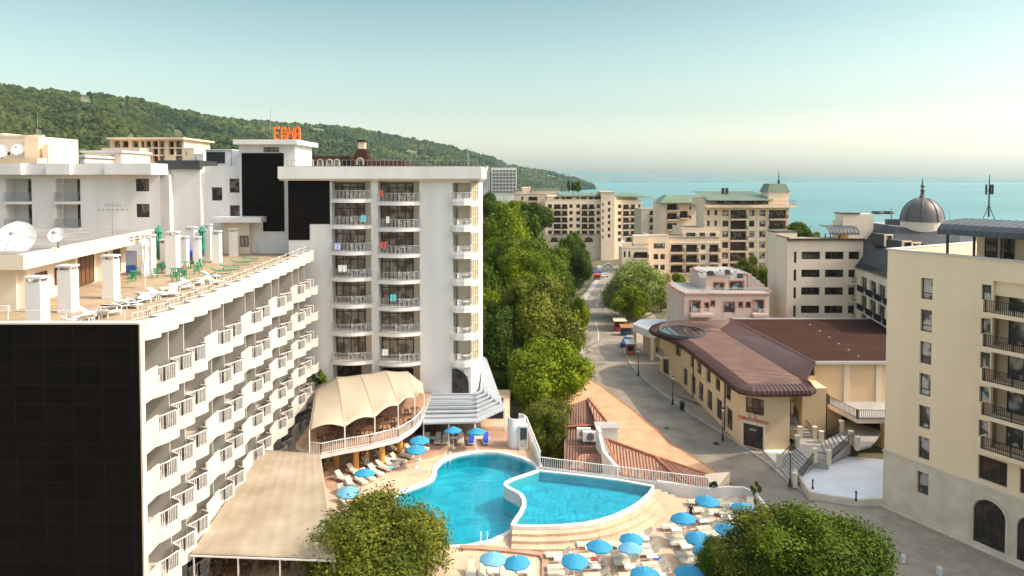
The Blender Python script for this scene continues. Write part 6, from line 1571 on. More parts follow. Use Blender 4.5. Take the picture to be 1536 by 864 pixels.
def make_table(mt='white_plastic',name='side_table'):
    t=empty(name,(0,0,0),'','table','white plastic tables by the pools')
    m=MB();m.box(-.4,.4,-.3,.3,.46,.5);m.obj('table_top',M[mt],t)
    for x in (-.34,.34):
        for y in (-.25,.25): m=MB();m.tube((x,y,0),(x*.92,y*.92,.47),.025,.025,6);m.obj('leg',M[mt],t)
    return t
protoL={k:make_lounger(k) for k in ('fabric_beige','fabric_blue')}
usedL=set()
ptT=make_table();usedT=[0]
def put_lounger(x,y,rz,label,mt='fabric_beige',z=0,group=None):
    f_=mt not in usedL;usedL.add(mt)
    return place(protoL[mt],(x,y,z),rz,label,f_,group=group)
def put_table(x,y,label,z=0,group=None,rz=0):
    f_=usedT[0]==0;usedT[0]=1
    return place(ptT,(x,y,z),rz,label,f_,group=group)
# east deck columns
cols=[((838,838),(846,900)),((884,822),(902,900)),((930,822),(960,900)),((962,808),(1003,900)),((1010,795),(1070,900)),((1048,782),(1085,822))]
cn=['leftmost','second','third','fourth','fifth','sixth']
od=['nearest the pool','second from the pool','third from the pool','fourth from the pool','fifth from the pool','sixth from the pool','seventh from the pool','eighth from the pool','ninth from the pool','tenth from the pool','eleventh from the pool']
for ci,(a,b) in enumerate(cols):
    A_=PZ(*a,0);B_=PZ(*b,0);d=(B_-A_);n=int(d.length/.82);dn=d.normalized();rz=math.atan2(dn.y,dn.x)+R(90);k=0
    for i in range(min(n,13)):
        p=A_+dn*(i*.82)
        if i%3==1: 
            put_table(p.x,p.y,'white side table in the %s column of deck loungers, number %s from the pool'%(cn[ci],['one','two','three','four','five'][min(4,i//3)]),rz=rz,group='white tables between the deck loungers')
            continue
        put_lounger(p.x,p.y,rz+R(rnd.uniform(-3,3)),'beige sun lounger %s in the %s column of the far deck'%(od[min(k,10)],cn[ci]),group='sun loungers in columns on the far deck');k+=1
# upper right loose group
lo_=[(1048,757,5,'L'),(1062,764,-8,'T'),(1050,770,10,'L'),(1078,772,0,'L'),(1092,761,8,'L'),(1102,766,0,'T'),(1096,775,-6,'L'),(1110,780,12,'L'),(1090,785,4,'T'),(1074,788,-5,'L'),(1125,766,70,'L'),(1062,778,0,'T'),(1118,790,0,'T'),(1100,793,8,'L'),(1080,757,20,'L'),(1112,770,3,'T')]
dn_=['by the left umbrella','under the low white wall','next to the standing person','in the middle of the corner group','behind the pale umbrella','between two umbrellas','near the potted palm-like plant','at the edge of the green tree','at the front of the corner group','left of the front table','turned sideways by the corner wall','beside the standing person','before the green tree','just above the green tree','nearest the terracotta pot','right of the corner group']
for i,(px,py,a,k) in enumerate(lo_):
    p=PZ(px,py,0)
    if k=='L': put_lounger(p.x,p.y,R(a),'beige sun lounger in the loose corner group, '+dn_[i],group='loose loungers in the deck corner')
    else: put_table(p.x,p.y,'white table in the loose corner group, '+dn_[i],group='loose tables in the deck corner')
# row at bottom left facing camera
for i,(px,k) in enumerate(((706,'L'),(725,'L'),(740,'T'),(756,'L'),(770,'L'),(783,'T'),(797,'L'))):
    p=PZ(px,866,0)
    if k=='L': put_lounger(p.x,p.y,R(90),'sun lounger at the bottom edge, %s of the row below the pool step'%['leftmost','second','','third','fourth','','rightmost'][i],group='loungers along the bottom edge')
    else: put_table(p.x,p.y,'white table in the bottom edge row, %s of two'%('left' if i==2 else 'right'),group='loungers along the bottom edge')
# north row
for i,(px,k) in enumerate(((640,'L'),(657,'L'),(668,'L'),(691,'L'),(707,'B'),(729,'B'))):
    p=PZ(px,664,0);put_lounger(p.x,p.y,R(92),['beige lounger nearest the terrace in the row under the pergola','second beige lounger in the row under the pergola','third beige lounger, left of the first pergola umbrella','beige lounger right of the first pergola umbrella','lounger with a blue towel left of the second pergola umbrella','lounger with a blue towel right of the second pergola umbrella'][i],'fabric_blue' if k=='B' else 'fabric_beige',group='loungers below the slatted pergola')
for i,px in enumerate((647,681,718)):
    p=PZ(px,663,0);put_table(p.x,p.y,['white table among loungers nearest the terrace','white table under the first pergola umbrella','white table between the blue loungers'][i],group='tables below the slatted pergola')
# west curve
W1=[(630,676),(619,680),(608,687),(597,694),(586,701),(575,705),(563,712),(551,719),(540,724),(527,732),(516,744),(517,756)]
for i,(px,py) in enumerate(W1):
    p=PZ(px,py,0);put_lounger(p.x,p.y,R(158-i*3),'beige lounger number %s along the curved poolside, counted from the pergola'%['one','two','three','four','five','six','seven','eight','nine','ten','eleven','twelve'][i],group='loungers along the curved poolside')
for i,(px,py) in enumerate(((624,668),(608,676),(590,684),(572,693),(549,709),(534,716))):
    p=PZ(px+14,py+2,0)
    if i%2: put_table(p.x,p.y,'white table in the curved poolside row, %s from the pergola'%['','first','','second','','third'][i],group='tables along the curved poolside')
for i,(px,py) in enumerate(((600,679),(580,690),(560,701),(538,712),(520,723))):
    p=PZ(px-6,py-1,0);put_lounger(p.x,p.y,R(155-i*3),'back-row beige lounger number %s near the orange columns, counted from the pergola'%['one','two','three','four','five'][i],group='back-row loungers near the orange columns')
for i,(px,py,mt,l) in enumerate(((893,838,'cloth_red','red towel on a lounger in the second deck column'),(941,846,'cloth_white','white towel on a lounger in the third deck column'),(985,838,'fabric_blue','dark blue towel on a lounger in the fourth deck column'),(1024,815,'cloth_white','white towel on a lounger near the standing person'),(586,701,'aqua_cloth','aqua towel on a poolside lounger by the columns'),(597,694,'cream','yellow towel on a poolside lounger by the columns'))):
    p=PZ(px,py,.43);m=MB();m.grid(lambda u,v:(p.x-.3+u*.6,p.y-.25+v*.5,.43+.03*math.sin(u*9+v*5)),8,6);tag(m.obj('towel',M[mt],base=p),l,'towel','towels on loungers')
# ================= umbrellas
def make_umb(mt):
    t=empty('parasol',(0,0,0),'','parasol','blue parasols around the pools')
    m=MB();m.tube((0,0,0),(0,0,2.35),.022,.022,8);m.obj('pole',M['white_metal'],t)
    m=MB();m.lathe([(.01,0),(.25,0),(.25,.07),(.05,.1),(.04,.35)],n=14);m.obj('base',M['white_plastic'],t)
    m=MB();n=8;vs=[];nr=5;seg=32
    for j in range(nr+1):
        q=j/nr
        for i in range(seg):
            a=2*math.pi*i/seg;ph_=(i%4)/4.0;dip=math.sin(math.pi*ph_)
            rr=1.0*q*(1-.07*dip*q);z=2.36-.42*q**1.5-.05*dip*q*q*0+.035*dip*q
            vs.append((rr*math.cos(a),rr*math.sin(a),z))
    fs=[(j*seg+i,j*seg+(i+1)%seg,(j+1)*seg+(i+1)%seg,(j+1)*seg+i) for j in range(nr) for i in range(seg)]
    m.add(vs,fs)
    # valance
    b0=[vs[nr*seg+i] for i in range(seg)];m.add(b0+[(x*1.0,y*1.0,z-.1) for x,y,z in b0],[(i,(i+1)%seg,seg+(i+1)%seg,seg+i) for i in range(seg)])
    m.obj('canopy',M[mt],t)
    m=MB()
    for k in range(8):
        a=2*math.pi*k/8;m.path([Vector((q*math.cos(a),q*math.sin(a),2.35-.42*q**1.5-.02)) for q in (.02,.35,.7,.98)],.012,4);m.bar((.5*math.cos(a),.5*math.sin(a),2.2),(0.02,0,1.9),.015)
    m.obj('rib',M['white_metal'],t)
    m=MB();m.lathe([(.03,2.33),(.03,2.42),(.01,2.46)],n=8,cap=True);m.obj('tip',M['white_plastic'],t)
    return t
pU={k:make_umb(k) for k in ('umbrella_blue','umbrella_pale')};uu_=set()
UMB=[(680,642,'b','under the left part of the slatted pergola'),(715,645,'b','right one before the slatted pergola'),(629,658,'b','upper one of the pair beside the terrace end'),(624,669,'b','lower one of the pair beside the terrace end'),(545.5,706,'b','above the poolside loungers near the orange column'),(520.5,733,'p','above the loungers next to the beige awning'),(738,834.5,'p','left one of the bottom pair below the pool'),(777,838,'b','right one of the bottom pair below the pool'),(860,835,'b','nearest one to the left of the deck loungers'),(898,816,'b','between the pool steps and the deck loungers'),(947,801,'b','upper one of the overlapping pair on the deck'),(946,816,'p','lower paler one of the overlapping pair on the deck'),(967,857,'b','cut by the bottom edge in the middle of the deck'),(1027,775,'b','beside the standing dark-clothed person'),(1061,748.5,'b','topmost on the deck next to the potted plant'),(1114,758,'b','near the corner wall with the tall potted plant'),(1137,777,'p','faded one at the far right of the deck'),(1089,791,'b','between the faded one and the standing person'),(1048,798,'b','in front of the standing person'),(1060,817,'b','upper one of the pair touching the dark green tree'),(1067,829,'b','lower one of the pair touching the dark green tree'),(1036,857,'b','partly hidden by the tree at the bottom edge'),(1163,792,'b','glimpsed through the corner tree')]
for px,py,k,l in UMB:
    mt='umbrella_blue' if k=='b' else 'umbrella_pale';p=PZ(px,py,2.15);sc3=.98*rnd.uniform(.96,1.04)
    if 1040<px<1080 and py>780 or px in (947,946): sc3=.9
    place(pU[mt],(p.x,p.y,0),rnd.random()*3,('pale blue' if k=='p' else 'blue')+' parasol '+l,mt not in uu_,sc3).rotation_euler=(R(rnd.uniform(-5,5)),R(rnd.uniform(-5,5)),rnd.random()*3);uu_.add(mt)
for mt in pU:
    if mt not in uu_: bpy.data.objects.remove(pU[mt])
# ================= plastic chairs & tables
def make_chair(mt,name='plastic_chair'):
    t=empty(name,(0,0,0),'','chair')
    m=MB();m.box(-.22,.22,-.22,.22,.41,.45);m.obj('seat',M[mt],t)
    m=MB()
    for x in (-.19,-.095,0,.095,.19): m.box(x-.03,x+.03,.2,.24,.45,.82)
    m.box(-.23,.23,.2,.25,.8,.88);m.obj('backrest',M[mt],t)
    m=MB()
    pass
    for s in (-.25,.25): m=MB();m.box(s-.025,s+.025,-.2,.22,.62,.66);m.box(s-.02,s+.02,-.2,-.15,.44,.62);m.obj('armrest',M[mt],t)
    for x in (-.2,.2):
        for y in (-.2,.2): m=MB();m.bar((x*1.12,y*1.12,0),(x,y,.42),.05);m.obj('leg',M[mt],t)
    return t
def make_rtable(mt,r=.42,name='round_table'):
    t=empty(name,(0,0,0),'','table')
    m=MB();m.lathe([(.01,.7),(r,.7),(r,.73),(.01,.73)],n=18);m.obj('table_top',M[mt],t)
    for k in range(4):
        a=k*math.pi/2+.78;m=MB();m.bar((r*.85*math.cos(a),r*.85*math.sin(a),0),(r*.4*math.cos(a),r*.4*math.sin(a),.7),.05);m.obj('leg',M[mt],t)
    return t
PR={'wc':make_chair('white_plastic'),'wt':make_rtable('white_plastic'),'gc':make_chair('green_plastic'),'gt':make_rtable('green_plastic',.5),'dc':make_chair('wood','dining_chair'),'dt':make_rtable('wood',.5,'dining_table')};us_=set()
def put(k,loc,rz,label,group):
    f_=k not in us_;us_.add(k);return place(PR[k],loc,rz,label,f_,group=group)
fl_=['top','second from top','third from top','fourth from top','fifth from top','sixth from top','lowest']
for i,(u0,u1_,z) in enumerate(BALC):
    cn_=['left','right','corner'][i//7] if i<21 else 'corner';lv=fl_[i%7]
    n=u1_-u0
    if n>3:
        c=FR.pt(u0+n*(.68 if i%3 else .6),0,-.25)
        put('wt',(c.x,c.y,z),0,'white table on the %s balcony of the %s column on the tower'%(lv,cn_),'balcony tables on the white tower')
        for s in (-1,1):
            put('wc',(c.x+s*.72,c.y+.1,z),R(90)*-s+rnd.uniform(-.4,.4),'white chair %s of table, %s balcony, %s column of the tower'%('left' if s<0 else 'right',lv,cn_),'balcony chairs on the white tower')
    else:
        c=FR.pt(u0+n*.5,0,0);put('wc',(c.x-.3,c.y,z),.3,'white chair on the %s corner balcony of the tower'%lv,'balcony chairs on the white tower')
        put('wt',(c.x+.5,c.y,z),0,'white table on the %s corner balcony of the tower'%lv,'balcony tables on the white tower')
bi=0
for zi,z in enumerate(floors[:5]):
    k=0
    for b in bays:
        if b[2]!='r' or b[1]-b[0]<1.9: continue
        k+=1
        if rnd.random()<.8:
            c=LF.pt(b[0]+.9,0,.35)
            put('wc',(c.x,c.y,z+.2),R(rnd.uniform(140,220)),'white chair on the %s floor, %s balcony from the black end wall'%(['top','second','third','fourth','fifth'][zi],['first','second','third','fourth','fifth','sixth','seventh','eighth','ninth','tenth','eleventh','twelfth','thirteenth'][k-1]),'balcony chairs on the long wing')
# towels on balconies
def towel(fr,u,z,w,h,wd_,mt,label):
    m=MB();nn=10
    for i in range(nn):
        a=u+w*i/nn;b_=u+w*(i+1)/nn;wa=.03*math.sin(i*1.3);wb=.03*math.sin((i+1)*1.3)
        m.add([fr.pt(a,z-h,wd_+wa+.04),fr.pt(b_,z-h,wd_+wb+.04),fr.pt(b_,z,wd_+.02),fr.pt(a,z,wd_+.02),fr.pt(b_,z-.3,wd_-.06),fr.pt(a,z-.3,wd_-.06)],[(0,1,2,3),(3,2,4,5)])
    tag(m.obj('towel',M[mt],base=fr.pt(u,z-h,wd_)),label,'towel','towels hung on balcony railings')
mat('red_cloth',(.45,.09,.08),.8,.1,3);mat('blue_stripe',(.1,.2,.55),.8,.3,12,c2=(.7,.7,.7))
tl=[(501,376,10,'blue_stripe','blue and white striped towel on the third left tower balcony',0),(569,374,12,'red_cloth','bright red towel on the third right tower balcony',7),(579,336,5,'cloth_white','white towel on the second right tower balcony',7),(541,334,8,'aqua_cloth','green towel on the second left tower balcony',0),(585,453,9,'aqua_cloth','light blue towel on the fifth right tower balcony',7),(507,409,13,'cloth_white','white towels on the fourth left tower balcony',0),(573,535,9,'cloth_white','white cloth on the lowest right tower balcony',7),(570,296,5,'red_cloth','small red cloth on the top right tower balcony',7)]
for px,py,w,mt,l,_ in tl:
    fr=F((xl,D0-1.25),(X(716),D0-1.25));u_,z_=fr.uz(px,py-4);towel(fr,u_,z_+.55,w/12.8,.75,-.15 if px<506 else -.1,mt,l)
for b_,z,mt,l in ((bays[3],floors[0],'purple_cloth','purple towel on the top floor of the long wing'),(bays[1],floors[5],'aqua_cloth','green towel on the lowest near balcony of the long wing'),(bays[6],floors[2],'aqua_cloth','aqua towel on a middle balcony of the long wing')):
    towel(LF,b_[0]+.3,z+1.25,1.0,.7,.6,mt,l)
# ================= roof terrace stuff
gtb=[(207,416),(232,407),(262,412),(287,401),(296,396),(285,396)]
for i,(px,py) in enumerate(((204,418),(262,414),(281,403))):
    p=DR(px,py);put('gt',(p.x,p.y,RT),0,['green round table left of the white chimneys','green round table in the middle of the terrace','green round table below the blue paddling pool'][i],'green tables on the roof terrace')
for i,(px,py,a) in enumerate(((198,423,0),(234,411,40),(240,408,200),(248,405,90),(232,417,10),(271,415,180),(275,420,0),(291,402,150),(299,407,200),(303,400,90),(262,423,10),(295,412,20))):
    p=DR(px,py);put('gc',(p.x,p.y,RT),R(a),'green plastic chair '+['left of the leftmost green table','behind the first white folded parasol','next to the green folded parasol','tucked between the white chimneys','in front of the white folded parasol','right of the middle green table','in front of the middle green table','beside the second green folded parasol','right of the farthest green table','behind the farthest green table','before the middle chimney','nearest the roof edge beside the tables'][i],'green chairs on the roof terrace')
def lying(px,py,a,label,mt='green'):
    p=DR(px,py);m=MB();m.box(-.9,.3,-.28,.28,.25,.31);m.hexa([(.3,-.28,.25),(.95,-.28,.6),(.95,.28,.6),(.3,.28,.25),(.3,-.28,.31),(.93,-.28,.66),(.93,.28,.66),(.3,.28,.31)])
    t=empty('sun_lounger',p,label,'sun lounger','sun loungers on the roof terrace',rz=R(a))
    o=bpy.data.objects.new('seat',m.mesh('seat',M['green_plastic' if mt=='green' else 'white_plastic']));COL.objects.link(o);o.parent=t
    for x in (-.8,.6):
        for y in (-.25,.25):
            m=MB();m.box(x-.03,x+.03,y-.03,y+.03,0,.27);o=bpy.data.objects.new('leg',m.mesh('leg',M['green_plastic' if mt=='green' else 'white_plastic']));COL.objects.link(o);o.parent=t
for i,(px,py) in enumerate(((318,417),(332,411),(345,405),(360,398),(375,392))): lying(px,py,200,'green sun lounger by the roof edge, %s from the green chairs'%['first','second','third','fourth','fifth'][i])
for i in range(26):
    t_=i/25;px=lerp(120,318,t_)+rnd.uniform(-7,7);py=lerp(482,420,t_)+rnd.uniform(-5,6);rr=rnd.uniform(0,360)
    ww=['one','two','three','four','five','six','seven','eight','nine','ten','eleven','twelve','thirteen','fourteen','fifteen','sixteen','seventeen','eighteen','nineteen','twenty','twenty-one','twenty-two','twenty-three','twenty-four','twenty-five','twenty-six'][i]
    lying(px,py,rr,'white plastic lounger in the jumble along the roof edge, number %s from the black wall'%ww,'white')
def folded(px,py,yt,mt,label):
    b=DR(px,py);zt_=PD(px,yt,b.y).z;t=empty('folded_parasol',b,label,'parasol','folded parasols on the roof terrace')
    m=MB();m.tube(b,(b.x,b.y,zt_),.03);m.obj('pole',M['white_metal'],t)
    m=MB();H_=zt_-b.z;seg=14;pr=[(.04,1.0),(.1,.97),(.34,.84),(.2,.78),(.26,.6),(.2,.45),(.24,.3),(.13,.22)]
    vs=[(b.x+r_*(1+.3*math.sin(3*i+j))*math.cos(2*math.pi*i/seg),b.y+r_*(1+.3*math.sin(3*i+j))*math.sin(2*math.pi*i/seg),b.z+H_*z_) for j,(r_,z_) in enumerate(pr) for i in range(seg)]
    m.add(vs,[(j*seg+i,j*seg+(i+1)%seg,(j+1)*seg+(i+1)%seg,(j+1)*seg+i) for j in range(len(pr)-1) for i in range(seg)]);m.obj('canopy',M[mt],t)
folded(218,432,355,'cloth_white','white folded parasol with blue print beside the left chimneys');folded(266,409,346,'cloth_white','white folded parasol with blue print beside the broad chimney')
folded(239,404,337,'fabric_green','green folded parasol left of the broad chimney');folded(304,392,338,'fabric_green','green folded parasol right of the paddling pool')
for i,(px,py,w,mt) in enumerate(((279,393,1.5,'blue_plastic'),(312,384,1.1,'blue_plastic'))):
    b=DR(px,py);t=empty('paddling_pool',b,['wide blue tub on a dark red base between the chimneys','small deep blue tub beside the second green parasol'][i],'tub','blue tubs on the roof terrace')
    m=MB();m.lathe([(.01,.55),(w*.8,.55),(w,1.15),(w*.94,1.15),(w*.75,.65),(.01,.65)],b.xy,20);m.v=[(v[0],v[1],v[2]+b.z) for v in m.v];m.obj('tub',M[mt],t)
    m=MB();m.tube(b,b+Vector((0,0,.56)),w*.7,w*.75,18);m.obj('base',M['red_paint'],t)
b=DR(197,412);m=MB();m.box(b.x-.5,b.x+.5,b.y,b.y+.1,b.z+.1,b.z+2.3);t=empty('ice_cream_board',b,'upright blue and white advertising board beside the bar doors','sign');m.obj('board',M['blue_stripe'],t);m=MB();m.box(b.x-.45,b.x+.45,b.y-.12,b.y-.01,b.z+.2,b.z+.9);m.obj('blue_panel',M['blue_plastic'],t)
# ================= terrace dining sets, awning dining sets
q=random.Random(5)
for i,(px,py) in enumerate(((490,668),(520,664),(548,658),(575,650),(600,640),(620,626),(510,650),(565,640))):
    p=PZ(px,py,TZ+.26);put('dt',(p.x,p.y+.8,TZ+.26),0,'dining table on the raised terrace, %s'%['nearest the beige awning','second along the railing','third along the railing','fourth along the railing','fifth along the railing','at the far end of the railing','in the left back row','in the right back row'][i],'dining tables under the tent')
    for s in (-1,1): put('dc',(p.x+s*.85,p.y+.8,TZ+.26),R(-90*s)+q.uniform(-.3,.3),'wooden chair %s of the terrace table %s'%('left' if s<0 else 'right',['nearest the beige awning','second along the railing','third along the railing','fourth along the railing','fifth along the railing','at the far end of the railing','in the left back row','in the right back row'][i]),'dining chairs under the tent')
for i,(px,py) in enumerate(((300,856),(330,850),(355,858),(385,850),(412,857),(345,870),(440,852))):
    p=PZ(px,py,0);put('dt',(p.x,p.y,0),0,'dark dining table under the front edge of the beige awning, %s from the left'%['first','second','third','fifth','sixth','fourth','last'][i],'dining tables under the awning')
    for s in (-1,1): put('dc',(p.x+s*.8,p.y+q.uniform(-.2,.2),0),R(-90*s),'dark chair on the %s side of awning table %s from the left'%('left' if s<0 else 'right',['first','second','third','fifth','sixth','fourth','last'][i]),'dining chairs under the awning')
# ================= street lamps, bin, cars, kiosk things
def make_lamp():
    t=empty('street_lamp',(0,0,0),'','street lamp','old-style street lamps along the pavement')
    m=MB();m.lathe([(.22,0),(.22,.12),(.14,.2),(.12,.7),(.08,.8),(.06,1.0),(.05,3.5),(.08,3.55),(.05,3.62)],n=12);m.obj('post',M['dark_metal'],t)
    m=MB();m.lathe([(.02,3.6),(.14,3.66),(.2,3.85),(.16,4.02),(.02,4.1)],n=14);m.obj('lamp_globe',M['white_plastic'],t,True)
    m=MB();m.lathe([(.2,3.98),(.1,4.12),(.02,4.22)],n=12,cap=True);m.obj('cap',M['dark_metal'],t);return t
lp=make_lamp()
for i,(px,py,yt) in enumerate(((1185,729,673),(1084,660,611),(1009,606,564),(957.5,563,524))):
    p=PZ(px,py,GZ);place(lp,(p.x,p.y,GZ),0,['black street lamp beside the outdoor staircase','black street lamp near the lettered corner door','black street lamp next to the litter bin','black street lamp nearest the white-roofed annex'][i],i==0,(PD(px,yt,p.y).z-GZ)/4.15)
p=PZ(1023,614,GZ);t=empty('litter_bin',p,'dark cylindrical litter bin on the pavement beside a street lamp','litter bin');m=MB();m.lathe([(.01,0),(.3,0),(.34,.95),(.01,.95)],p.xy,14);m.v=[(v[0],v[1],v[2]+GZ) for v in m.v];m.obj('body',M['dark_metal'],t);m=MB();m.lathe([(.36,GZ+.95),(.36,GZ+1.05),(.2,GZ+1.2),(.01,GZ+1.2)],p.xy,14);m.obj('lid',M['slate_metal'],t)
def car(x,y,z,rz,mt,label):
    t=empty('parked_car',(x,y,z),label,'car','cars along the far street',rz=rz)
    prof=[(-2.1,.35),(-2.15,.75),(-1.9,.95),(-1.2,1.0),(-.55,1.42),(.9,1.45),(1.7,1.0),(2.1,.9),(2.15,.4)]
    n=len(prof)
    def pm(P,w0,w1,mt_,name):
        m=MB();k=len(P);m.add([(a,-w0 if b<1.1 else -w1,b) for a,b in P]+[(a,w0 if b<1.1 else w1,b) for a,b in P],[tuple(range(k))[::-1],tuple(range(k,2*k))]+[(i,(i+1)%k,k+(i+1)%k,k+i) for i in range(k)])
        o=bpy.data.objects.new(name,m.mesh(name,mt_));COL.objects.link(o);o.parent=t
    pm(prof,.85,.68,M[mt],'body');pm([(-1.1,1.02),(-.52,1.36),(.86,1.38),(1.5,1.02)],.865,.73,M['glass_dark'],'windows')
    for xx_ in (-1.35,1.35):
        for s in (-1,1):
            m=MB();m.tube((xx_,s*.72,.32),(xx_,s*.9,.32),.32,.32,14);o=bpy.data.objects.new('wheel',m.mesh('wheel',M['tyre']));COL.objects.link(o);o.parent=t
for px,py,D,rz,mt,l in ((912,378,285,0,'car_silver','pale blue car crossing in front of the far beige apartments'),(896,388,262,.3,'car_blue','dark blue car parked left at the far road junction'),(905,393,250,.5,'car_silver','silver car at the far road bend'),(941,489,129,1.2,'car_blue','dark blue car parked beside the white-roofed annex')):
    p=PD(px,py,D);z=rz_=gz(0,D)+.1;car(p.x,D,z,rz,mt,l)
def stall(px,D,w,h,mt,label,roof='orange_paint'):
    p=PD(px,400,D);z=gz(0,D)+.1;t=empty('street_kiosk',(p.x,D,z),label,'kiosk','small kiosks along the street')
    m=MB();m.box(p.x-w/2,p.x+w/2,D,D+1.4,z,z+h);m.obj('body',M[mt],t);m=MB();m.hexa([(p.x-w/2-.2,D-.5,z+h),(p.x+w/2+.2,D-.5,z+h),(p.x+w/2+.2,D+1.6,z+h+.3),(p.x-w/2-.2,D+1.6,z+h+.3),(p.x-w/2-.2,D-.5,z+h+.1),(p.x+w/2+.2,D-.5,z+h+.1),(p.x+w/2+.2,D+1.6,z+h+.42),(p.x-w/2-.2,D+1.6,z+h+.42)]);m.obj('awning',M[roof],t)
    m=MB();m.box(p.x-w/2+.2,p.x+w/2-.2,D-.02,D+.01,z+.9,z+h-.4);m.obj('counter_opening',M['dark_inside'],t)
stall(946.5,121,1.4,2.2,'kiosk_orange','orange and white booth at the kerb beside the annex','white')
stall(930,142,2.2,2.2,'red_paint','red kiosk under the large willow-like tree','cream')
stall(896,240,2.4,1.8,'kiosk_orange','red and orange stall at the far road junction','red_paint')
stall(940,138,2,1.6,'kiosk_blue','dark blue stall between the red kiosk and the annex','kiosk_orange')
stall(874,150,1.2,3.0,'cloth_white','white banner booth at the left kerb under the roadside tree','red_paint')
# low retaining wall right side of far street
m=MB();P=[(q_[0]+1.5,q_[1]) for q_ in KR[-7:]];
for a,b in zip(P,P[1:]):
    za=gz(0,a[1])+.06;zb_=gz(0,b[1])+.06;m.hexa([(a[0],a[1],za-.3),(a[0]+.3,a[1],za-.3),(b[0]+.3,b[1],zb_-.3),(b[0],b[1],zb_-.3),(a[0],a[1],za+.9),(a[0]+.3,a[1],za+.9),(b[0]+.3,b[1],zb_+.9),(b[0],b[1],zb_+.9)])
tag(m.obj('retaining_wall',M['stone'],base=(P[0][0],P[0][1],gz(0,P[0][1]))),'pale low stone wall curving along the far right kerb','wall')
for i,(px,py,l) in enumerate(((1074,664,'round dark manhole cover on the pavement near the corner door'),(1000,640,'round dark manhole cover in the shaded street by the forecourt'),(1190,765,'round dark manhole cover in the street below the white terrace'))):
    p=PZ(px,py,-3.35);z_=gz(0,p.y)+(.19 if i==0 else .065);m=MB();m.tube((p.x,p.y,z_-.01),(p.x,p.y,z_+.012),.34,.34,18);tag(m.obj('manhole_cover',M['dark_metal'],base=p),l,'manhole cover')
# white cubes bottom right
for i,(px,py) in enumerate(((1354,843),(1409,862))):
    p=PZ(px,py,-3.35);m=MB();m.lathe([(.01,0),(.22,0),(.22,.55),(.18,.62),(.01,.64)],p.xy,16);m.v=[(v[0],v[1],v[2]-3.35) for v in m.v];tag(m.obj('bollard',M['white_dull'],base=p),['left short white bollard on the plaza paving','right short white bollard on the plaza paving'][i],'bollard','white bollards on the plaza')
# ================= people
def person(px,py,z,rz,top,bottom,label,pose=0):
    b=PZ(px,py,z);t=empty('person',b,label,'person',rz=rz)
    J=[((0,0,.95),.15),((0,0,1.2),.13),((0,0,1.42),.15),((0,0,1.52),.06),((0,0,1.6),.09),((0,-.01,1.70),.10),((0,0,1.78),.06),
       ((.19,0,1.42),.06),((.27,-.03,1.15),.045),((.26,-.14,.92),.035),((.25,-.18,.83),.035),((-.19,0,1.42),.06),((-.27,-.03,1.15),.045),((-.26,-.12,.92),.035),((-.25,-.16,.83),.035),
       ((.1,0,.9),.09),((.11,-.02,.5),.065),((.11,.02,.1),.045),((.12,-.12,.04),.04),((-.1,0,.9),.09),((-.12,.04,.5),.065),((-.12,.08,.1),.045),((-.12,-.06,.04),.04)]
    E_=[(0,1),(1,2),(2,3),(3,4),(4,5),(5,6),(2,7),(7,8),(8,9),(9,10),(2,11),(11,12),(12,13),(13,14),(0,15),(15,16),(16,17),(17,18),(0,19),(19,20),(20,21),(21,22)]
    me=bpy.data.meshes.new('body');me.from_pydata([j[0] for j in J],E_,[]);o=bpy.data.objects.new('body',me);COL.objects.link(o)
    s=o.modifiers.new('s','SKIN');sv=me.skin_vertices[0].data
    for v,(j,r_) in zip(sv,J): v.radius=(r_,r_*.8)
    sv[0].use_root=True
    u=o.modifiers.new('u','SUBSURF');u.levels=1;u.render_levels=1
    bpy.context.view_layer.update();me2=bpy.data.meshes.new_from_object(o.evaluated_get(bpy.context.evaluated_depsgraph_get()));bpy.data.objects.remove(o)
    me2.materials.clear()
    for k in ('skin',top,bottom,'bark'): me2.materials.append(M[k])
    for p in me2.polygons:
        z_=p.center.z;x_=abs(p.center.x);p.material_index=3 if z_>1.72 or (z_>1.6 and p.center.y>.03) else (0 if z_>1.5 or (x_>.22 and z_<1.25) else (1 if z_>.95 else (2 if z_>.45 else 0)));p.use_smooth=True
    bo=bpy.data.objects.new('body',me2);COL.objects.link(bo);bo.parent=t
person(1036,787,0,2.6,'cloth_dark','cloth_dark','person in dark clothes standing beside a blue parasol on the deck')
person(531,697,0,.3,'cloth_dark','cloth_dark','person in dark clothes under the left part of the raised terrace')
person(541,696,0,-.4,'cloth_red','cloth_dark','person in a red top walking under the raised terrace')
person(551,700,0,1.0,'orange_column','cloth_white','person in a yellow top beside the orange column')
# ================= world, sun, camera, haze
SUN_EL,SUN_AZ=R(43),R(7)
# direction from scene towards the sun: +x, slightly toward camera (-y)
sd=Vector((math.cos(SUN_EL)*math.cos(SUN_AZ),-math.cos(SUN_EL)*math.sin(SUN_AZ),math.sin(SUN_EL)))
l=bpy.data.lights.new('sun','SUN');l.energy=2.6;l.angle=R(.6);l.color=(1,.88,.69);lo=bpy.data.objects.new('sun',l);COL.objects.link(lo);lo.rotation_euler=sd.to_track_quat('Z','Y').to_euler()
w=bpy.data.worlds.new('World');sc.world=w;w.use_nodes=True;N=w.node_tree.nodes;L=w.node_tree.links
sk_=N.new('ShaderNodeTexSky');sk_.sky_type='NISHITA';sk_.sun_disc=False;sk_.sun_elevation=SUN_EL;sk_.sun_rotation=math.atan2(sd.x,sd.y);sk_.air_density=1.0;sk_.dust_density=3.0;sk_.ozone_density=1.0
hs=N.new('ShaderNodeHueSaturation');hs.inputs['Hue'].default_value=.475;hs.inputs['Saturation'].default_value=.72;hs.inputs['Value'].default_value=1
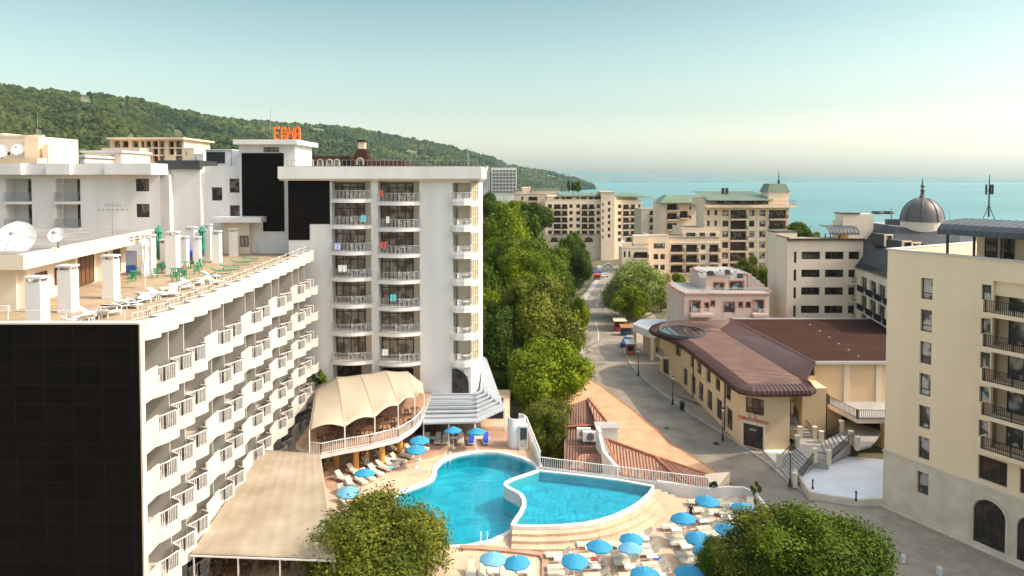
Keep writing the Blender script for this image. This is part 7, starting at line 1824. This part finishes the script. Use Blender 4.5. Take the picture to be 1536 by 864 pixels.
mx=N.new('ShaderNodeMixRGB');mx.blend_type='MULTIPLY';mx.inputs[0].default_value=1;mx.inputs[2].default_value=(1.03,.985,.91,1)
L.new(sk_.outputs[0],hs.inputs['Color']);L.new(hs.outputs[0],mx.inputs[1])
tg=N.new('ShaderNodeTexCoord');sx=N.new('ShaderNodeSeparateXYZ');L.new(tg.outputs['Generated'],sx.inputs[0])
cr2=N.new('ShaderNodeValToRGB');L.new(sx.outputs[2],cr2.inputs[0]);e_=cr2.color_ramp.elements  # elevation gain: sky above the view is brightened to add fill in shade
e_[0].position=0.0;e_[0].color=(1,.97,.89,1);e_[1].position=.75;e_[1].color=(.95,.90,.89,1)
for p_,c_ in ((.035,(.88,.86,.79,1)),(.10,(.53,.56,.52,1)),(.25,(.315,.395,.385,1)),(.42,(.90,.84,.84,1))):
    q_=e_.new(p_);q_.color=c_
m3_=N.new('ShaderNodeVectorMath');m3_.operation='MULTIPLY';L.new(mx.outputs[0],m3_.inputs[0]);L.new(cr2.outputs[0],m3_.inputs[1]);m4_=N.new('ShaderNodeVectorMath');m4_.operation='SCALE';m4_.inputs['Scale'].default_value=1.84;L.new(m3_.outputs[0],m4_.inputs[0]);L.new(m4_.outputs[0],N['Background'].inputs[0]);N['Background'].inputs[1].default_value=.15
hm=bpy.data.materials.new('haze');hm.use_nodes=True;n=hm.node_tree;n.nodes.remove(n.nodes['Principled BSDF']);pv_=n.nodes.new('ShaderNodeVolumePrincipled');pv_.inputs['Color'].default_value=(.58,.91,1,1);pv_.inputs['Density'].default_value=.000048;pv_.inputs['Anisotropy'].default_value=.2;n.links.new(pv_.outputs[0],n.nodes['Material Output'].inputs['Volume'])
m=MB();m.box(-9000,10500,-400,9900,-27,330);h_=m.obj('haze',hm);tag(h_,kind='stuff');tag(h_,'thin pale sea haze filling the air over the bay and resort','haze')
cam=bpy.data.cameras.new('camera');cam.lens=24;cam.sensor_width=36;cam.shift_y=-(432-301)/1536;cam.clip_start=.5;cam.clip_end=40000
co=bpy.data.objects.new('camera',cam);COL.objects.link(co);co.location=(0,0,CH);co.rotation_euler=(R(90)-PIT,0,0);sc.camera=co
vs_=sc.view_settings;sc.view_settings.view_transform='Standard';vs_.look='None';vs_.exposure=.72;vs_.gamma=1
sc.cycles.max_bounces=6;sc.cycles.transparent_max_bounces=8;sc.cycles.volume_bounces=0
